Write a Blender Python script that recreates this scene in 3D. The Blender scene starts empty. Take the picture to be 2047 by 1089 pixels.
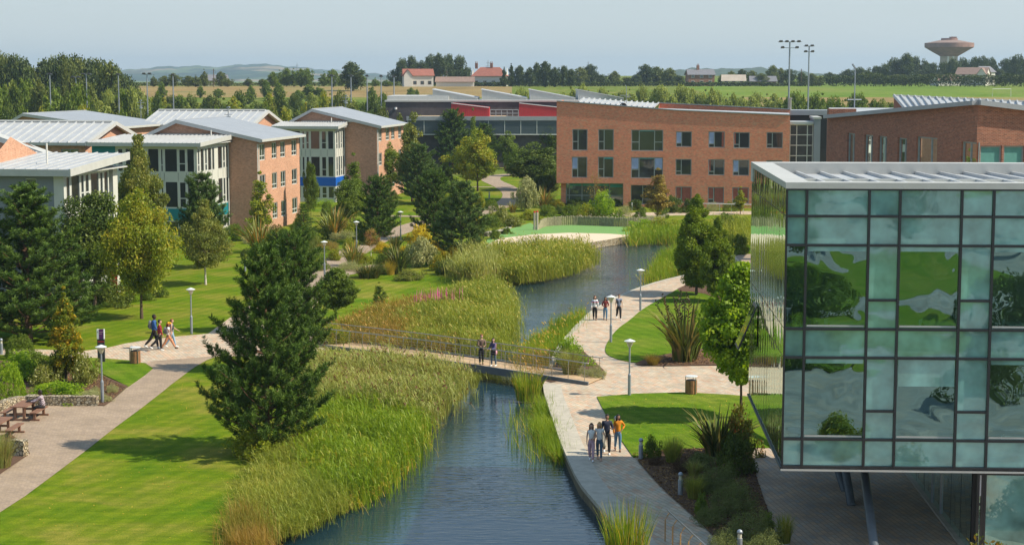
import bpy, math, random
import numpy as np
from mathutils import Vector, Matrix
from mathutils.geometry import tessellate_polygon
C=bpy.context.scene.collection
RD=math.radians
F=3400.; CX=1023.5; CY=544.5; H=17.; T=RD(6.585)
# ---------- camera geometry (pixels of the 2047 px wide photograph) ----------
def ray(px,py):
    x=(px-CX)/F; y=-(py-CY)/F
    return Vector((x, math.cos(T)+y*math.sin(T), -math.sin(T)+y*math.cos(T)))
def G(px,py,z=0.):
    d=ray(px,py); s=(z-H)/d.z
    return Vector((d.x*s,d.y*s,z))
def D(px,py,Y):
    d=ray(px,py); s=Y/d.y
    return Vector((d.x*s,Y,H+d.z*s))
rng=np.random.default_rng(7)
random.seed(7)
# ---------- materials ----------
M={}
def nmat(name):
    m=bpy.data.materials.new(name); m.use_nodes=True
    nt=m.node_tree; nt.nodes.clear()
    out=nt.nodes.new('ShaderNodeOutputMaterial'); M[name]=m
    return m,nt,out
def N(nt,typ,**kw):
    n=nt.nodes.new(typ)
    for k,v in kw.items():
        if k.startswith('i_'):
            n.inputs[k[2:].replace('_',' ')].default_value=v
        else: setattr(n,k,v)
    return n
def L(nt,a,b): nt.links.new(a,b)
def ramp(nt,stops,fac=None,interp='LINEAR'):
    r=nt.nodes.new('ShaderNodeValToRGB'); r.color_ramp.interpolation=interp
    e=r.color_ramp.elements
    while len(e)<len(stops): e.new(0.5)
    for i,(p,c) in enumerate(stops):
        e[i].position=p; e[i].color=(c[0],c[1],c[2],1)
    if fac is not None: L(nt,fac,r.inputs['Fac'])
    return r
def noise(nt,vec,scale,detail=4,rough=.55,dist=0):
    n=N(nt,'ShaderNodeTexNoise'); n.inputs['Scale'].default_value=scale
    n.inputs['Detail'].default_value=detail; n.inputs['Roughness'].default_value=rough
    n.inputs['Distortion'].default_value=dist
    if vec is not None: L(nt,vec,n.inputs['Vector'])
    return n
def coords(nt,scale=(1,1,1),rot=(0,0,0),which='Object'):
    tc=N(nt,'ShaderNodeTexCoord'); mp=N(nt,'ShaderNodeMapping')
    mp.inputs['Scale'].default_value=scale; mp.inputs['Rotation'].default_value=rot
    L(nt,tc.outputs[which],mp.inputs['Vector']); return mp.outputs['Vector']
def mixc(nt,f,a,b,typ='MIX'):
    m=N(nt,'ShaderNodeMix',data_type='RGBA',blend_type=typ)
    for s,v in ((0,f),(6,a),(7,b)):
        if hasattr(v,'is_output') : L(nt,v,m.inputs[s])
        else: m.inputs[s].default_value= v if s==0 else (v[0],v[1],v[2],1)
    return m.outputs[2]
def plain(name,col,rough=.6,metal=0,var=.12,scale=3.,bump=0,spec=.5):
    m,nt,out=nmat(name); b=N(nt,'ShaderNodeBsdfPrincipled')
    v=coords(nt); n=noise(nt,v,scale,5)
    r=ramp(nt,[(.25,[c*(1-var) for c in col]),(.75,[min(1,c*(1+var)) for c in col])],n.outputs['Fac'])
    L(nt,r.outputs[0],b.inputs['Base Color']); b.inputs['Roughness'].default_value=rough
    b.inputs['Metallic'].default_value=metal; b.inputs['Specular IOR Level'].default_value=spec
    if bump:
        bp=N(nt,'ShaderNodeBump'); bp.inputs['Strength'].default_value=bump
        n2=noise(nt,v,scale*6,4); L(nt,n2.outputs['Fac'],bp.inputs['Height']); L(nt,bp.outputs[0],b.inputs['Normal'])
    L(nt,b.outputs[0],out.inputs[0]); return m
def foliage(name,cols,transl=.3,gloss=.025):
    cols=[(min(.8,c[0]*1.72),min(.8,c[1]*1.47),c[2]*.9) for c in cols]
    m,nt,out=nmat(name)
    at=N(nt,'ShaderNodeAttribute',attribute_name='rnd')
    k=len(cols); r=ramp(nt,[(i/(k-1) if k>1 else 0,c) for i,c in enumerate(cols)],at.outputs['Fac'])
    d=N(nt,'ShaderNodeBsdfDiffuse'); L(nt,r.outputs[0],d.inputs['Color'])
    t=N(nt,'ShaderNodeBsdfTranslucent'); 
    tm=mixc(nt,1.,r.outputs[0],(1.25,1.2,.55),'MULTIPLY'); L(nt,tm,t.inputs['Color'])
    mx=N(nt,'ShaderNodeMixShader'); mx.inputs[0].default_value=transl
    L(nt,d.outputs[0],mx.inputs[1]); L(nt,t.outputs[0],mx.inputs[2])
    g=N(nt,'ShaderNodeBsdfGlossy'); g.inputs['Roughness'].default_value=.55; g.inputs['Color'].default_value=(.8,.85,.7,1)
    m2=N(nt,'ShaderNodeMixShader'); m2.inputs[0].default_value=gloss
    L(nt,mx.outputs[0],m2.inputs[1]); L(nt,g.outputs[0],m2.inputs[2]); L(nt,m2.outputs[0],out.inputs[0]); return m
def wallvec(nt):
    tc=N(nt,'ShaderNodeTexCoord'); s=N(nt,'ShaderNodeSeparateXYZ'); L(nt,tc.outputs['Object'],s.inputs[0])
    a=N(nt,'ShaderNodeMath',operation='ADD'); L(nt,s.outputs[0],a.inputs[0]); L(nt,s.outputs[1],a.inputs[1])
    c=N(nt,'ShaderNodeCombineXYZ'); L(nt,a.outputs[0],c.inputs[0]); L(nt,s.outputs[2],c.inputs[1]); return c.outputs[0]
def brick(name,c1,c2,c3,mortar,bs=1.,sx=.225,sy=.075,mort=.011):
    m,nt,out=nmat(name); v=wallvec(nt)
    bt=N(nt,'ShaderNodeTexBrick'); L(nt,v,bt.inputs['Vector']); bt.inputs['Scale'].default_value=1
    bt.inputs['Brick Width'].default_value=sx*bs; bt.inputs['Row Height'].default_value=sy*bs
    bt.inputs['Mortar Size'].default_value=mort*bs; bt.inputs['Mortar Smooth'].default_value=.3
    bt.inputs['Color1'].default_value=(0,0,0,1); bt.inputs['Color2'].default_value=(1,1,1,1); bt.inputs['Bias'].default_value=0
    r=ramp(nt,[(0,c1),(.35,c2),(.7,c2),(1,c3)],bt.outputs['Color'])
    n=noise(nt,v,.35,5); r2=ramp(nt,[(.3,(.86,.86,.86)),(.7,(1.1,1.1,1.1))],n.outputs['Fac'])
    n3=noise(nt,v,3.1,3); r3=ramp(nt,[(.3,(.82,.82,.82)),(.7,(1.15,1.15,1.15))],n3.outputs['Fac'])
    c=mixc(nt,1.,mixc(nt,1.,r.outputs[0],r2.outputs[0],'MULTIPLY'),r3.outputs[0],'MULTIPLY')
    c=mixc(nt,bt.outputs['Fac'],c,mortar)
    b=N(nt,'ShaderNodeBsdfPrincipled'); L(nt,c,b.inputs['Base Color']); b.inputs['Roughness'].default_value=.9
    b.inputs['Specular IOR Level'].default_value=.2
    L(nt,b.outputs[0],out.inputs[0]); return m
def glassdark(name,col,refl=.35,rough=.02,bump=.0,bs=1.,tint=(.9,1,.95)):
    m,nt,out=nmat(name); b=N(nt,'ShaderNodeBsdfPrincipled')
    v=coords(nt); n=noise(nt,v,.9,3)
    r=ramp(nt,[(.3,[c*.6 for c in col]),(.7,[c*1.5 for c in col])],n.outputs['Fac'])
    L(nt,r.outputs[0],b.inputs['Base Color']); b.inputs['Roughness'].default_value=.3
    g=N(nt,'ShaderNodeBsdfGlossy'); g.inputs['Roughness'].default_value=rough; g.inputs['Color'].default_value=(*tint,1)
    lw=N(nt,'ShaderNodeLayerWeight'); lw.inputs['Blend'].default_value=.35
    mr=N(nt,'ShaderNodeMapRange'); L(nt,lw.outputs['Fresnel'],mr.inputs[0]); mr.inputs[3].default_value=refl; mr.inputs[4].default_value=1.
    mx=N(nt,'ShaderNodeMixShader'); L(nt,mr.outputs[0],mx.inputs[0]); L(nt,b.outputs[0],mx.inputs[1]); L(nt,g.outputs[0],mx.inputs[2])
    if bump:
        n2=noise(nt,v,bs,2,.4,.6); bp=N(nt,'ShaderNodeBump'); bp.inputs['Strength'].default_value=1.; bp.inputs['Distance'].default_value=bump
        L(nt,n2.outputs['Fac'],bp.inputs['Height']); L(nt,bp.outputs[0],g.inputs['Normal'])
    L(nt,mx.outputs[0],out.inputs[0]); return m

# grass
def lawnmat(name,cols,stripe=True,rot=0.,sc=1.):
    m,nt,out=nmat(name); v=coords(nt); vr=coords(nt,rot=(0,0,rot))
    n1=noise(nt,v,.22*sc,6,.6,.4); n2=noise(nt,v,14*sc,3,.7)
    st=coords(nt,scale=(.5,2.2,1),rot=(0,0,rot)); n3=noise(nt,st,.9*sc,5,.65,.3)
    r1=ramp(nt,[(.30,cols[0]),(.48,cols[1]),(.64,cols[2])],n1.outputs['Fac'])
    r3=ramp(nt,[(.35,(.8,.85,.8)),(.65,(1.2,1.13,1.15))],n3.outputs['Fac'])
    r2=ramp(nt,[(.3,(.66,.7,.6)),(.7,(1.3,1.25,1.3))],n2.outputs['Fac'])
    c=mixc(nt,1.,mixc(nt,1.,r1.outputs[0],r3.outputs[0],'MULTIPLY'),r2.outputs[0],'MULTIPLY')
    n4=noise(nt,v,1.9*sc,5,.75,.2); r4=ramp(nt,[(.32,(.84,.90,.8)),(.5,(1,1,1)),(.70,(1.2,1.1,1.3))],n4.outputs['Fac']); c=mixc(nt,1.,c,r4.outputs[0],'MULTIPLY')
    if stripe:
        w=N(nt,'ShaderNodeTexWave'); L(nt,vr,w.inputs['Vector']); w.inputs['Scale'].default_value=.32; w.inputs['Distortion'].default_value=2.5
        w.inputs['Detail'].default_value=1; w.inputs['Detail Scale'].default_value=.35
        rw=ramp(nt,[(.35,(.92,.94,.9)),(.65,(1.1,1.06,1.1))],w.outputs['Fac']); c=mixc(nt,1.,c,rw.outputs[0],'MULTIPLY')
    b=N(nt,'ShaderNodeBsdfPrincipled'); L(nt,c,b.inputs['Base Color']); b.inputs['Roughness'].default_value=.9; b.inputs['Specular IOR Level'].default_value=.04
    bp=N(nt,'ShaderNodeBump'); bp.inputs['Strength'].default_value=.5; bp.inputs['Distance'].default_value=.05
    L(nt,n2.outputs['Fac'],bp.inputs['Height']); L(nt,bp.outputs[0],b.inputs['Normal'])
    L(nt,b.outputs[0],out.inputs[0]); return m
LC=[(.07,.145,.005),(.115,.17,.008),(.185,.19,.028)]
lawnmat('lawn',LC,True,RD(20))
lawnmat('lawn_b',[(.07,.15,.006),(.10,.172,.01),(.14,.185,.022)],True,RD(-25))
lawnmat('rough_grass',[(.07,.12,.015),(.12,.17,.025),(.2,.19,.06)],False)
lawnmat('green_field',[(.10,.17,.022),(.13,.20,.03),(.16,.20,.045)],False,0,.1)
lawnmat('tan_field',[(.19,.14,.06),(.26,.19,.085),(.22,.2,.08)],False,0,.12)
def paving(name,cols,mortar,bw,rh,rot,mort=.008,dirt=.25):
    m,nt,out=nmat(name); v=coords(nt,rot=(0,0,rot))
    bt=N(nt,'ShaderNodeTexBrick'); L(nt,v,bt.inputs['Vector']); bt.inputs['Scale'].default_value=1
    bt.inputs['Brick Width'].default_value=bw; bt.inputs['Row Height'].default_value=rh; bt.inputs['Mortar Size'].default_value=mort
    bt.inputs['Color1'].default_value=(0,0,0,1); bt.inputs['Color2'].default_value=(1,1,1,1)
    k=len(cols); r=ramp(nt,[(i/(k-1),c) for i,c in enumerate(cols)],bt.outputs['Color'])
    n=noise(nt,v,.6,6,.6); r2=ramp(nt,[(.3,(1-dirt,)*3),(.7,(1.08,)*3)],n.outputs['Fac'])
    c=mixc(nt,1.,r.outputs[0],r2.outputs[0],'MULTIPLY'); c=mixc(nt,bt.outputs['Fac'],c,mortar)
    b=N(nt,'ShaderNodeBsdfPrincipled'); L(nt,c,b.inputs['Base Color']); b.inputs['Roughness'].default_value=.8; b.inputs['Specular IOR Level'].default_value=.25
    L(nt,b.outputs[0],out.inputs[0]); return m
paving('stone_paving',[(.52,.40,.27),(.42,.38,.31),(.60,.41,.28),(.53,.47,.37),(.52,.33,.22),(.56,.46,.34),(.46,.37,.28)],(.30,.24,.17),.42,.21,RD(68),.012)
paving('brick_paving',[(.34,.26,.185),(.40,.30,.21),(.31,.235,.175),(.42,.32,.235)],(.22,.17,.12),.22,.11,RD(35),.008)
paving('terrace_paving',[(.40,.32,.25),(.50,.36,.25),(.36,.33,.29),(.54,.38,.25),(.42,.36,.29)],(.26,.2,.15),.42,.21,RD(82),.012)
plain('coping_stone',(.42,.38,.31),.8,0,.2,2.,.1)
plain('sand',(.62,.50,.37),.95,0,.08,4,.2)
plain('turf',(.15,.29,.085),.9,0,.12,6,.1,.2)
plain('mulch',(.11,.065,.042),.95,0,.75,22,1.,.15)
plain('quay_wall',(.16,.13,.08),.9,0,.4,3,.4)
plain('pale_metal',(.46,.46,.44),.5,.0,.08,2)
plain('roof_metal',(.46,.47,.48),.45,.2,.10,.9)
plain('roof_grey',(.31,.33,.36),.5,.1,.08,.8)
plain('white_panel',(.55,.55,.50),.5,0,.07,.8)
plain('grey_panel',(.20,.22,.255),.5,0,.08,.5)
plain('teal_panel',(.0,.18,.22),.4,0,.06,1)
plain('blue_panel',(.0,.11,.52),.4,0,.06,1)
plain('frame_pale',(.55,.56,.53),.45)
plain('frame_grey',(.25,.28,.28),.45)
plain('frame_dark',(.02,.022,.026),.35)
plain('lamp_grey',(.30,.33,.38),.4,.4,.1,8)
plain('lamp_shade',(.60,.62,.62),.4)
plain('lamp_bowl',(.55,.52,.42),.25)
plain('steel',(.42,.39,.36),.3,.8,.1,5)
plain('timber_deck',(.46,.32,.19),.8,0,.2,4)
plain('timber',(.32,.16,.07),.7,0,.35,5,.2)
plain('picnic_wood',(.20,.10,.06),.75,0,.25,6,.2)
plain('fence_wood',(.30,.27,.17),.9,0,.4,5,.3)
plain('bark',(.10,.065,.04),.95,0,.4,9,.8)
plain('bark_pine',(.14,.075,.04),.95,0,.4,9,.8)
plain('bark_birch',(.55,.50,.43),.85,0,.35,7,.3)
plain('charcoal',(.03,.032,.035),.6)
plain('dark_brick',(.085,.075,.08),.85,0,.25,1.2)
plain('red_metal',(.50,.035,.04),.45,0,.1,.8)
plain('canopy_blue',(.06,.085,.10),.35)
plain('render_white',(.62,.60,.55),.8)
plain('slate',(.16,.16,.18),.7,0,.15,1)
plain('red_tile',(.28,.10,.07),.8,0,.2,1)
plain('brown_tile',(.24,.16,.13),.8,0,.2,1)
plain('concrete',(.25,.14,.11),.85,0,.3,.25)
plain('concrete_pale',(.42,.36,.30),.85,0,.15,.3)
plain('felt_tan',(.35,.27,.18),.9,0,.2,.6)
plain('column_grey',(.10,.125,.15),.4)
plain('purple_sign',(.10,.02,.12),.4); plain('sign_white',(.7,.7,.72),.4); plain('sign_red',(.55,.02,.02),.4)
brick('brick_orange',(.50,.13,.062),(.68,.195,.095),(.56,.28,.16),(.60,.38,.27),1.3)
brick('brick_left',(.38,.17,.10),(.52,.25,.155),(.56,.30,.20),(.50,.36,.26))
brick('brick_brown',(.19,.07,.048),(.29,.10,.06),(.38,.15,.09),(.34,.24,.18),1.25)
brick('brick_house',(.18,.06,.04),(.26,.09,.06),(.3,.12,.08),(.3,.25,.2))
glassdark('window_glass',(.012,.014,.016),.05,.02,0,1.,(.75,.85,.85))
glassdark('window_glass_pale',(.04,.05,.055),.12,.02,0,1.,(.8,.9,.9))  # slightly paler, more reflective window glass
glassdark('aqua_glass',(.15,.33,.31),.16,.03,.005,.8,(.75,1,.95))
glassdark('clear_glass',(.015,.06,.045),.58,.01,.012,.9,(.68,.98,.84))
glassdark('mirror_glass',(.008,.02,.018),.45,.01,.004,1.6,(.8,.95,.88))
plain('blind_dull',(.09,.27,.24),.6); plain('blind_aqua',(.05,.36,.38),.6); plain('curtain',(.32,.09,.06),.8,0,.3,6); plain('blind_blue',(.30,.38,.62),.5)
# gabion: stones in a cage
def gab():
    m,nt,out=nmat('gabion'); v=coords(nt); vo=N(nt,'ShaderNodeTexVoronoi'); vo.inputs['Scale'].default_value=7; L(nt,v,vo.inputs['Vector'])
    bw=N(nt,'ShaderNodeSeparateColor'); L(nt,vo.outputs['Color'],bw.inputs[0])
    r=ramp(nt,[(0,(.30,.22,.12)),(.4,(.42,.34,.22)),(.8,(.52,.46,.34)),(1,(.24,.2,.15))],bw.outputs[0])
    ve=N(nt,'ShaderNodeTexVoronoi',feature='DISTANCE_TO_EDGE'); ve.inputs['Scale'].default_value=7; L(nt,v,ve.inputs['Vector'])
    r2=ramp(nt,[(0,(.12,.1,.08)),(.12,(1,1,1))],ve.outputs['Distance'])
    c=mixc(nt,1.,r.outputs[0],r2.outputs[0],'MULTIPLY')
    b=N(nt,'ShaderNodeBsdfPrincipled'); L(nt,c,b.inputs['Base Color']); b.inputs['Roughness'].default_value=.9
    bp=N(nt,'ShaderNodeBump'); bp.inputs['Distance'].default_value=.06; L(nt,r2.outputs[0],bp.inputs['Height']); L(nt,bp.outputs[0],b.inputs['Normal'])
    L(nt,b.outputs[0],out.inputs[0])
gab()
def watermat():
    m,nt,out=nmat('water'); b=N(nt,'ShaderNodeBsdfPrincipled')
    b.inputs['Base Color'].default_value=(.014,.040,.055,1); b.inputs['Roughness'].default_value=.04; b.inputs['IOR'].default_value=1.55
    b.inputs['Specular IOR Level'].default_value=1.
    v1=coords(nt,scale=(.55,2.4,1),rot=(0,0,RD(4))); v2=coords(nt,scale=(.9,2.0,1),rot=(0,0,RD(-12)))
    n1=noise(nt,v1,1.7,2,.5,.5); n2=noise(nt,v2,4.5,2,.5,.3)
    a=N(nt,'ShaderNodeMath',operation='MULTIPLY_ADD'); L(nt,n2.outputs['Fac'],a.inputs[0]); a.inputs[1].default_value=.3; L(nt,n1.outputs['Fac'],a.inputs[2])
    bp=N(nt,'ShaderNodeBump'); bp.inputs['Strength'].default_value=1; bp.inputs['Distance'].default_value=.046
    n0=noise(nt,coords(nt,scale=(.5,1.,1)),.09,3); r0=ramp(nt,[(.4,(.4,.4,.4)),(.6,(1,1,1))],n0.outputs['Fac']); ml=N(nt,'ShaderNodeMath',operation='MULTIPLY'); L(nt,a.outputs[0],ml.inputs[0]); L(nt,r0.outputs[0],ml.inputs[1]); L(nt,ml.outputs[0],bp.inputs['Height']); L(nt,bp.outputs[0],b.inputs['Normal']); L(nt,b.outputs[0],out.inputs[0])
watermat()
# foliage palettes (linear albedo)
foliage('pine',[(.014,.036,.008),(.028,.068,.013),(.05,.10,.02),(.075,.13,.03)],.12)
foliage('pine_blue',[(.026,.058,.022),(.05,.098,.036),(.08,.14,.052)],.15)
foliage('spruce',[(.02,.05,.012),(.04,.085,.015),(.06,.11,.02)],.15)
foliage('leaf_mid',[(.03,.06,.01),(.06,.11,.015),(.09,.15,.02),(.12,.17,.03)],.35)
foliage('leaf_dark',[(.02,.045,.012),(.04,.075,.016),(.065,.105,.022),(.09,.125,.03)],.25)
foliage('leaf_lime',[(.06,.11,.01),(.12,.18,.015),(.18,.22,.02),(.26,.22,.03)],.4)
foliage('leaf_bright',[(.06,.13,.01),(.11,.21,.012),(.17,.29,.02),(.25,.34,.03)],.5)
foliage('leaf_birch',[(.05,.075,.025),(.09,.13,.035),(.14,.17,.05),(.19,.2,.07)],.35)
foliage('leaf_flame',[(.045,.09,.008),(.08,.13,.01),(.17,.18,.012),(.42,.26,.012)],.35)
foliage('leaf_horn',[(.035,.075,.005),(.065,.125,.007),(.11,.18,.01),(.16,.21,.015)],.4)
foliage('leaf_grey',[(.08,.11,.07),(.15,.19,.13),(.24,.28,.2),(.32,.35,.26)],.25)
foliage('leaf_yellow',[(.16,.17,.01),(.32,.28,.015),(.45,.34,.02)],.3)
foliage('leaf_straw',[(.35,.28,.06),(.48,.38,.1),(.55,.44,.14)],.3)
foliage('leaf_red',[(.03,.06,.012),(.05,.09,.018),(.10,.09,.02),(.34,.08,.05)],.3)
foliage('leaf_pinkfl',[(.06,.11,.02),(.10,.13,.03),(.22,.13,.06),(.45,.16,.26)],.3)
foliage('leaf_whitefl',[(.06,.1,.02),(.1,.14,.03),(.14,.16,.04),(.7,.62,.5)],.3)
foliage('leaf_purple',[(.10,.10,.04),(.34,.06,.36),(.42,.10,.46)],.3)
foliage('leaf_brown',[(.10,.065,.03),(.16,.12,.05),(.2,.18,.06),(.26,.24,.08)],.35)
foliage('leaf_far',[(.03,.05,.014),(.05,.08,.02),(.085,.115,.03),(.11,.13,.04)],.3)
foliage('leaf_fardark',[(.012,.028,.012),(.025,.048,.018),(.04,.068,.024),(.06,.08,.03)],.2)
foliage('leaf_poplar',[(.07,.115,.035),(.12,.175,.055),(.17,.225,.075),(.2,.25,.09)],.35)
foliage('reed_green',[(.065,.11,.02),(.12,.175,.03),(.18,.23,.055),(.28,.27,.10)],.4)
foliage('reed_grey',[(.09,.13,.05),(.16,.21,.09),(.24,.28,.13),(.12,.07,.06)],.35)
foliage('reed_bright',[(.055,.115,.008),(.10,.185,.014),(.16,.245,.03),(.34,.26,.08)],.45)
foliage('reed_rust',[(.09,.12,.025),(.14,.15,.035),(.20,.14,.05),(.30,.20,.09)],.35)
foliage('phorm',[(.025,.045,.012),(.05,.08,.02),(.08,.10,.03),(.16,.12,.06)],.15,.04)
foliage('phorm_gold',[(.045,.08,.02),(.09,.12,.03),(.18,.19,.06),(.27,.15,.04)],.2,.06)
foliage('leaf_cover',[(.05,.08,.035),(.085,.12,.055),(.13,.165,.09)],.2)
foliage('stalk_dark',[(.03,.02,.02),(.05,.03,.03),(.07,.05,.04)],.05)
# people
def solid(name,col,rough=.8): return plain(name,col,rough,0,.1,14)
for n_,c_ in dict(skin_light=(.55,.33,.24),skin_mid=(.34,.18,.11),skin_dark=(.07,.035,.022),hair_dark=(.015,.01,.008),hair_brown=(.09,.04,.02),
    hair_blonde=(.5,.3,.1),hair_red=(.2,.06,.02),cloth_black=(.012,.012,.014),cloth_white=(.75,.75,.75),cloth_pink=(.5,.32,.38),jeans=(.09,.2,.33),jeans_dark=(.07,.12,.17),
    cloth_navy=(.015,.02,.045),cloth_mustard=(.65,.22,.006),cloth_blue=(.02,.09,.28),cloth_tan=(.55,.24,.12),cloth_brown=(.14,.09,.065),cloth_indigo=(.07,.06,.16),
    cloth_grey=(.18,.2,.28),shoe_white=(.75,.75,.75),shoe_brown=(.12,.05,.03),cream=(.62,.57,.46),bag_grey=(.16,.17,.18),bag_pink=(.6,.3,.34),cap_yellow=(.75,.36,.01),pale_jeans=(.25,.4,.55)).items(): solid(n_,c_)
def plaid(name,c1,c2,s=7.):
    m,nt,out=nmat(name); v=coords(nt); ch=N(nt,'ShaderNodeTexChecker'); ch.inputs['Scale'].default_value=s*1.0
    mp=N(nt,'ShaderNodeMapping'); mp.inputs['Location'].default_value=(.031,.027,.013); L(nt,v,mp.inputs[0]); L(nt,mp.outputs[0],ch.inputs['Vector'])
    ch.inputs['Color1'].default_value=(*c1,1); ch.inputs['Color2'].default_value=(*c2,1)
    b=N(nt,'ShaderNodeBsdfPrincipled'); L(nt,ch.outputs[0],b.inputs['Base Color']); b.inputs['Roughness'].default_value=.85; L(nt,b.outputs[0],out.inputs[0])
plaid('plaid_red',(.42,.02,.02),(.03,.01,.012),14); plaid('plaid_pale',(.55,.5,.52),(.12,.05,.09),20)
plaid('tartan_maroon',(.2,.02,.02),(.1,.012,.012),14)
def banded():
    m,nt,out=nmat('banded_white'); tc=N(nt,'ShaderNodeTexCoord'); s=N(nt,'ShaderNodeSeparateXYZ'); L(nt,tc.outputs['Object'],s.inputs[0])
    w=(.75,.75,.75); r=ramp(nt,[(0,w),(.735,(.8,.08,.15)),(.765,w),(.78,(.12,.3,.7)),(.8,w)],s.outputs[2],'CONSTANT')
    mm=N(nt,'ShaderNodeMath',operation='DIVIDE'); L(nt,s.outputs[2],mm.inputs[0]); mm.inputs[1].default_value=1.72; L(nt,mm.outputs[0],r.inputs[0])
    b=N(nt,'ShaderNodeBsdfPrincipled'); L(nt,r.outputs[0],b.inputs['Base Color']); b.inputs['Roughness'].default_value=.85; L(nt,b.outputs[0],out.inputs[0])
banded()
# ---------- object helpers ----------
def tag(o,label=None,cat=None,group=None,kind=None):
    if label: o['label']=label
    if cat: o['category']=cat
    if group: o['group']=group
    if kind: o['kind']=kind
    return o
def thing(name,label,cat,loc=(0,0,0),rz=0.,group=None,kind=None,sc=1.):
    o=bpy.data.objects.new(name,None); C.objects.link(o); o.location=loc; o.rotation_euler=(0,0,rz)
    o.scale=(sc,sc,sc) if not hasattr(sc,'__len__') else sc
    o.empty_display_size=.1
    return tag(o,label,cat,group,kind)
def link(name,me,mat=None,parent=None):
    o=bpy.data.objects.new(name,me); C.objects.link(o)
    if mat is not None and len(me.materials)==0: me.materials.append(M[mat])
    if parent is not None: o.parent=parent
    return o
def copytree(o,parent=None):
    c=o.copy(); C.objects.link(c)
    if parent is not None: c.parent=parent
    for ch in list(o.children): copytree(ch,c)
    return c
def rawmesh(name,verts,k,rnd=None,mat=None):
    """verts (n*k,3) array of separate k-gons"""
    v=np.ascontiguousarray(verts,dtype=np.float32).reshape(-1,3); nf=len(v)//k
    me=bpy.data.meshes.new(name); me.vertices.add(len(v)); me.vertices.foreach_set('co',v.ravel())
    me.loops.add(len(v)); me.loops.foreach_set('vertex_index',np.arange(len(v),dtype=np.int32))
    me.polygons.add(nf); me.polygons.foreach_set('loop_start',np.arange(0,len(v),k,dtype=np.int32))
    me.update(calc_edges=True)
    if rnd is not None:
        a=me.attributes.new('rnd','FLOAT','FACE'); a.data.foreach_set('value',np.ascontiguousarray(rnd,dtype=np.float32))
    if mat: me.materials.append(M[mat])
    return me
class MB:
    def __init__(s): s.v=[]; s.f=[]
    def add(s,vs,fs):
        b=len(s.v); s.v+= [tuple(p) for p in vs]; s.f+=[tuple(b+i for i in f) for f in fs]; return s
    def box(s,x0,x1,y0,y1,z0,z1,top=None):
        vs=[(x0,y0,z0),(x1,y0,z0),(x1,y1,z0),(x0,y1,z0),(x0,y0,z1),(x1,y0,z1),(x1,y1,z1),(x0,y1,z1)]
        return s.add(vs,[(0,3,2,1),(4,5,6,7),(0,1,5,4),(1,2,6,5),(2,3,7,6),(3,0,4,7)])
    def hexa(s,b,t):
        n=len(b); s.add(list(b)+list(t),[tuple(range(n-1,-1,-1)),tuple(range(n,2*n))]+[(i,(i+1)%n,n+(i+1)%n,n+i) for i in range(n)]); return s
    def prism(s,poly,z0,z1): return s.hexa([(p[0],p[1],z0) for p in poly],[(p[0],p[1],z1) for p in poly])
    def slab(s,pts,th):
        """thick sheet below the given (upward-facing) polygon"""
        return s.hexa([(p[0],p[1],p[2]-th) for p in pts],[tuple(p) for p in pts])
    def tube(s,pts,rad,n=8,cap=True):
        pts=[Vector(p) for p in pts]; 
        if not hasattr(rad,'__len__'): rad=[rad]*len(pts)
        b=len(s.v); 
        for i,p in enumerate(pts):
            t=(pts[min(i+1,len(pts)-1)]-pts[max(i-1,0)]).normalized()
            a=Vector((0,0,1)) if abs(t.z)<.9 else Vector((1,0,0))
            u=t.cross(a).normalized(); w=t.cross(u)
            for k in range(n):
                an=2*math.pi*k/n; q=p+(u*math.cos(an)+w*math.sin(an))*rad[i]; s.v.append(tuple(q))
        for i in range(len(pts)-1):
            for k in range(n):
                s.f.append((b+i*n+k,b+i*n+(k+1)%n,b+(i+1)*n+(k+1)%n,b+(i+1)*n+k))
        if cap:
            s.f.append(tuple(b+k for k in range(n-1,-1,-1))); m=b+(len(pts)-1)*n; s.f.append(tuple(m+k for k in range(n)))
        return s
    def lathe(s,prof,n=16,c=(0,0,0)):
        b=len(s.v)
        for r,z in prof:
            for k in range(n):
                an=2*math.pi*k/n; s.v.append((c[0]+r*math.cos(an),c[1]+r*math.sin(an),c[2]+z))
        for i in range(len(prof)-1):
            for k in range(n): s.f.append((b+i*n+k,b+i*n+(k+1)%n,b+(i+1)*n+(k+1)%n,b+(i+1)*n+k))
        s.f.append(tuple(b+k for k in range(n-1,-1,-1))); m=b+(len(prof)-1)*n; s.f.append(tuple(m+k for k in range(n)))
        return s
    def mesh(s,name,mat=None,smooth=False):
        me=bpy.data.meshes.new(name); me.from_pydata(s.v,[],s.f); me.update()
        if mat: me.materials.append(M[mat])
        if smooth: me.polygons.foreach_set('use_smooth',[True]*len(me.polygons))
        return me
    def build(s,name,mat,parent=None,smooth=False):
        return link(name,s.mesh(name,mat,smooth),None,parent)

def clearglass():
    m=M['clear_glass']; nt=m.node_tree; nt.nodes.clear(); out=nt.nodes.new('ShaderNodeOutputMaterial')
    tr=N(nt,'ShaderNodeBsdfTransparent'); tr.inputs[0].default_value=(.42,.62,.54,1)
    g=N(nt,'ShaderNodeBsdfGlossy'); g.inputs['Roughness'].default_value=.006; g.inputs['Color'].default_value=(.55,.86,.84,1)
    v=coords(nt); n=noise(nt,v,.55,1,.4,.8); bp=N(nt,'ShaderNodeBump'); bp.inputs['Distance'].default_value=.014; L(nt,n.outputs['Fac'],bp.inputs['Height']); L(nt,bp.outputs[0],g.inputs['Normal'])
    mx=N(nt,'ShaderNodeMixShader'); mx.inputs[0].default_value=.36; L(nt,tr.outputs[0],mx.inputs[1]); L(nt,g.outputs[0],mx.inputs[2]); L(nt,mx.outputs[0],out.inputs[0])
clearglass()

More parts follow.
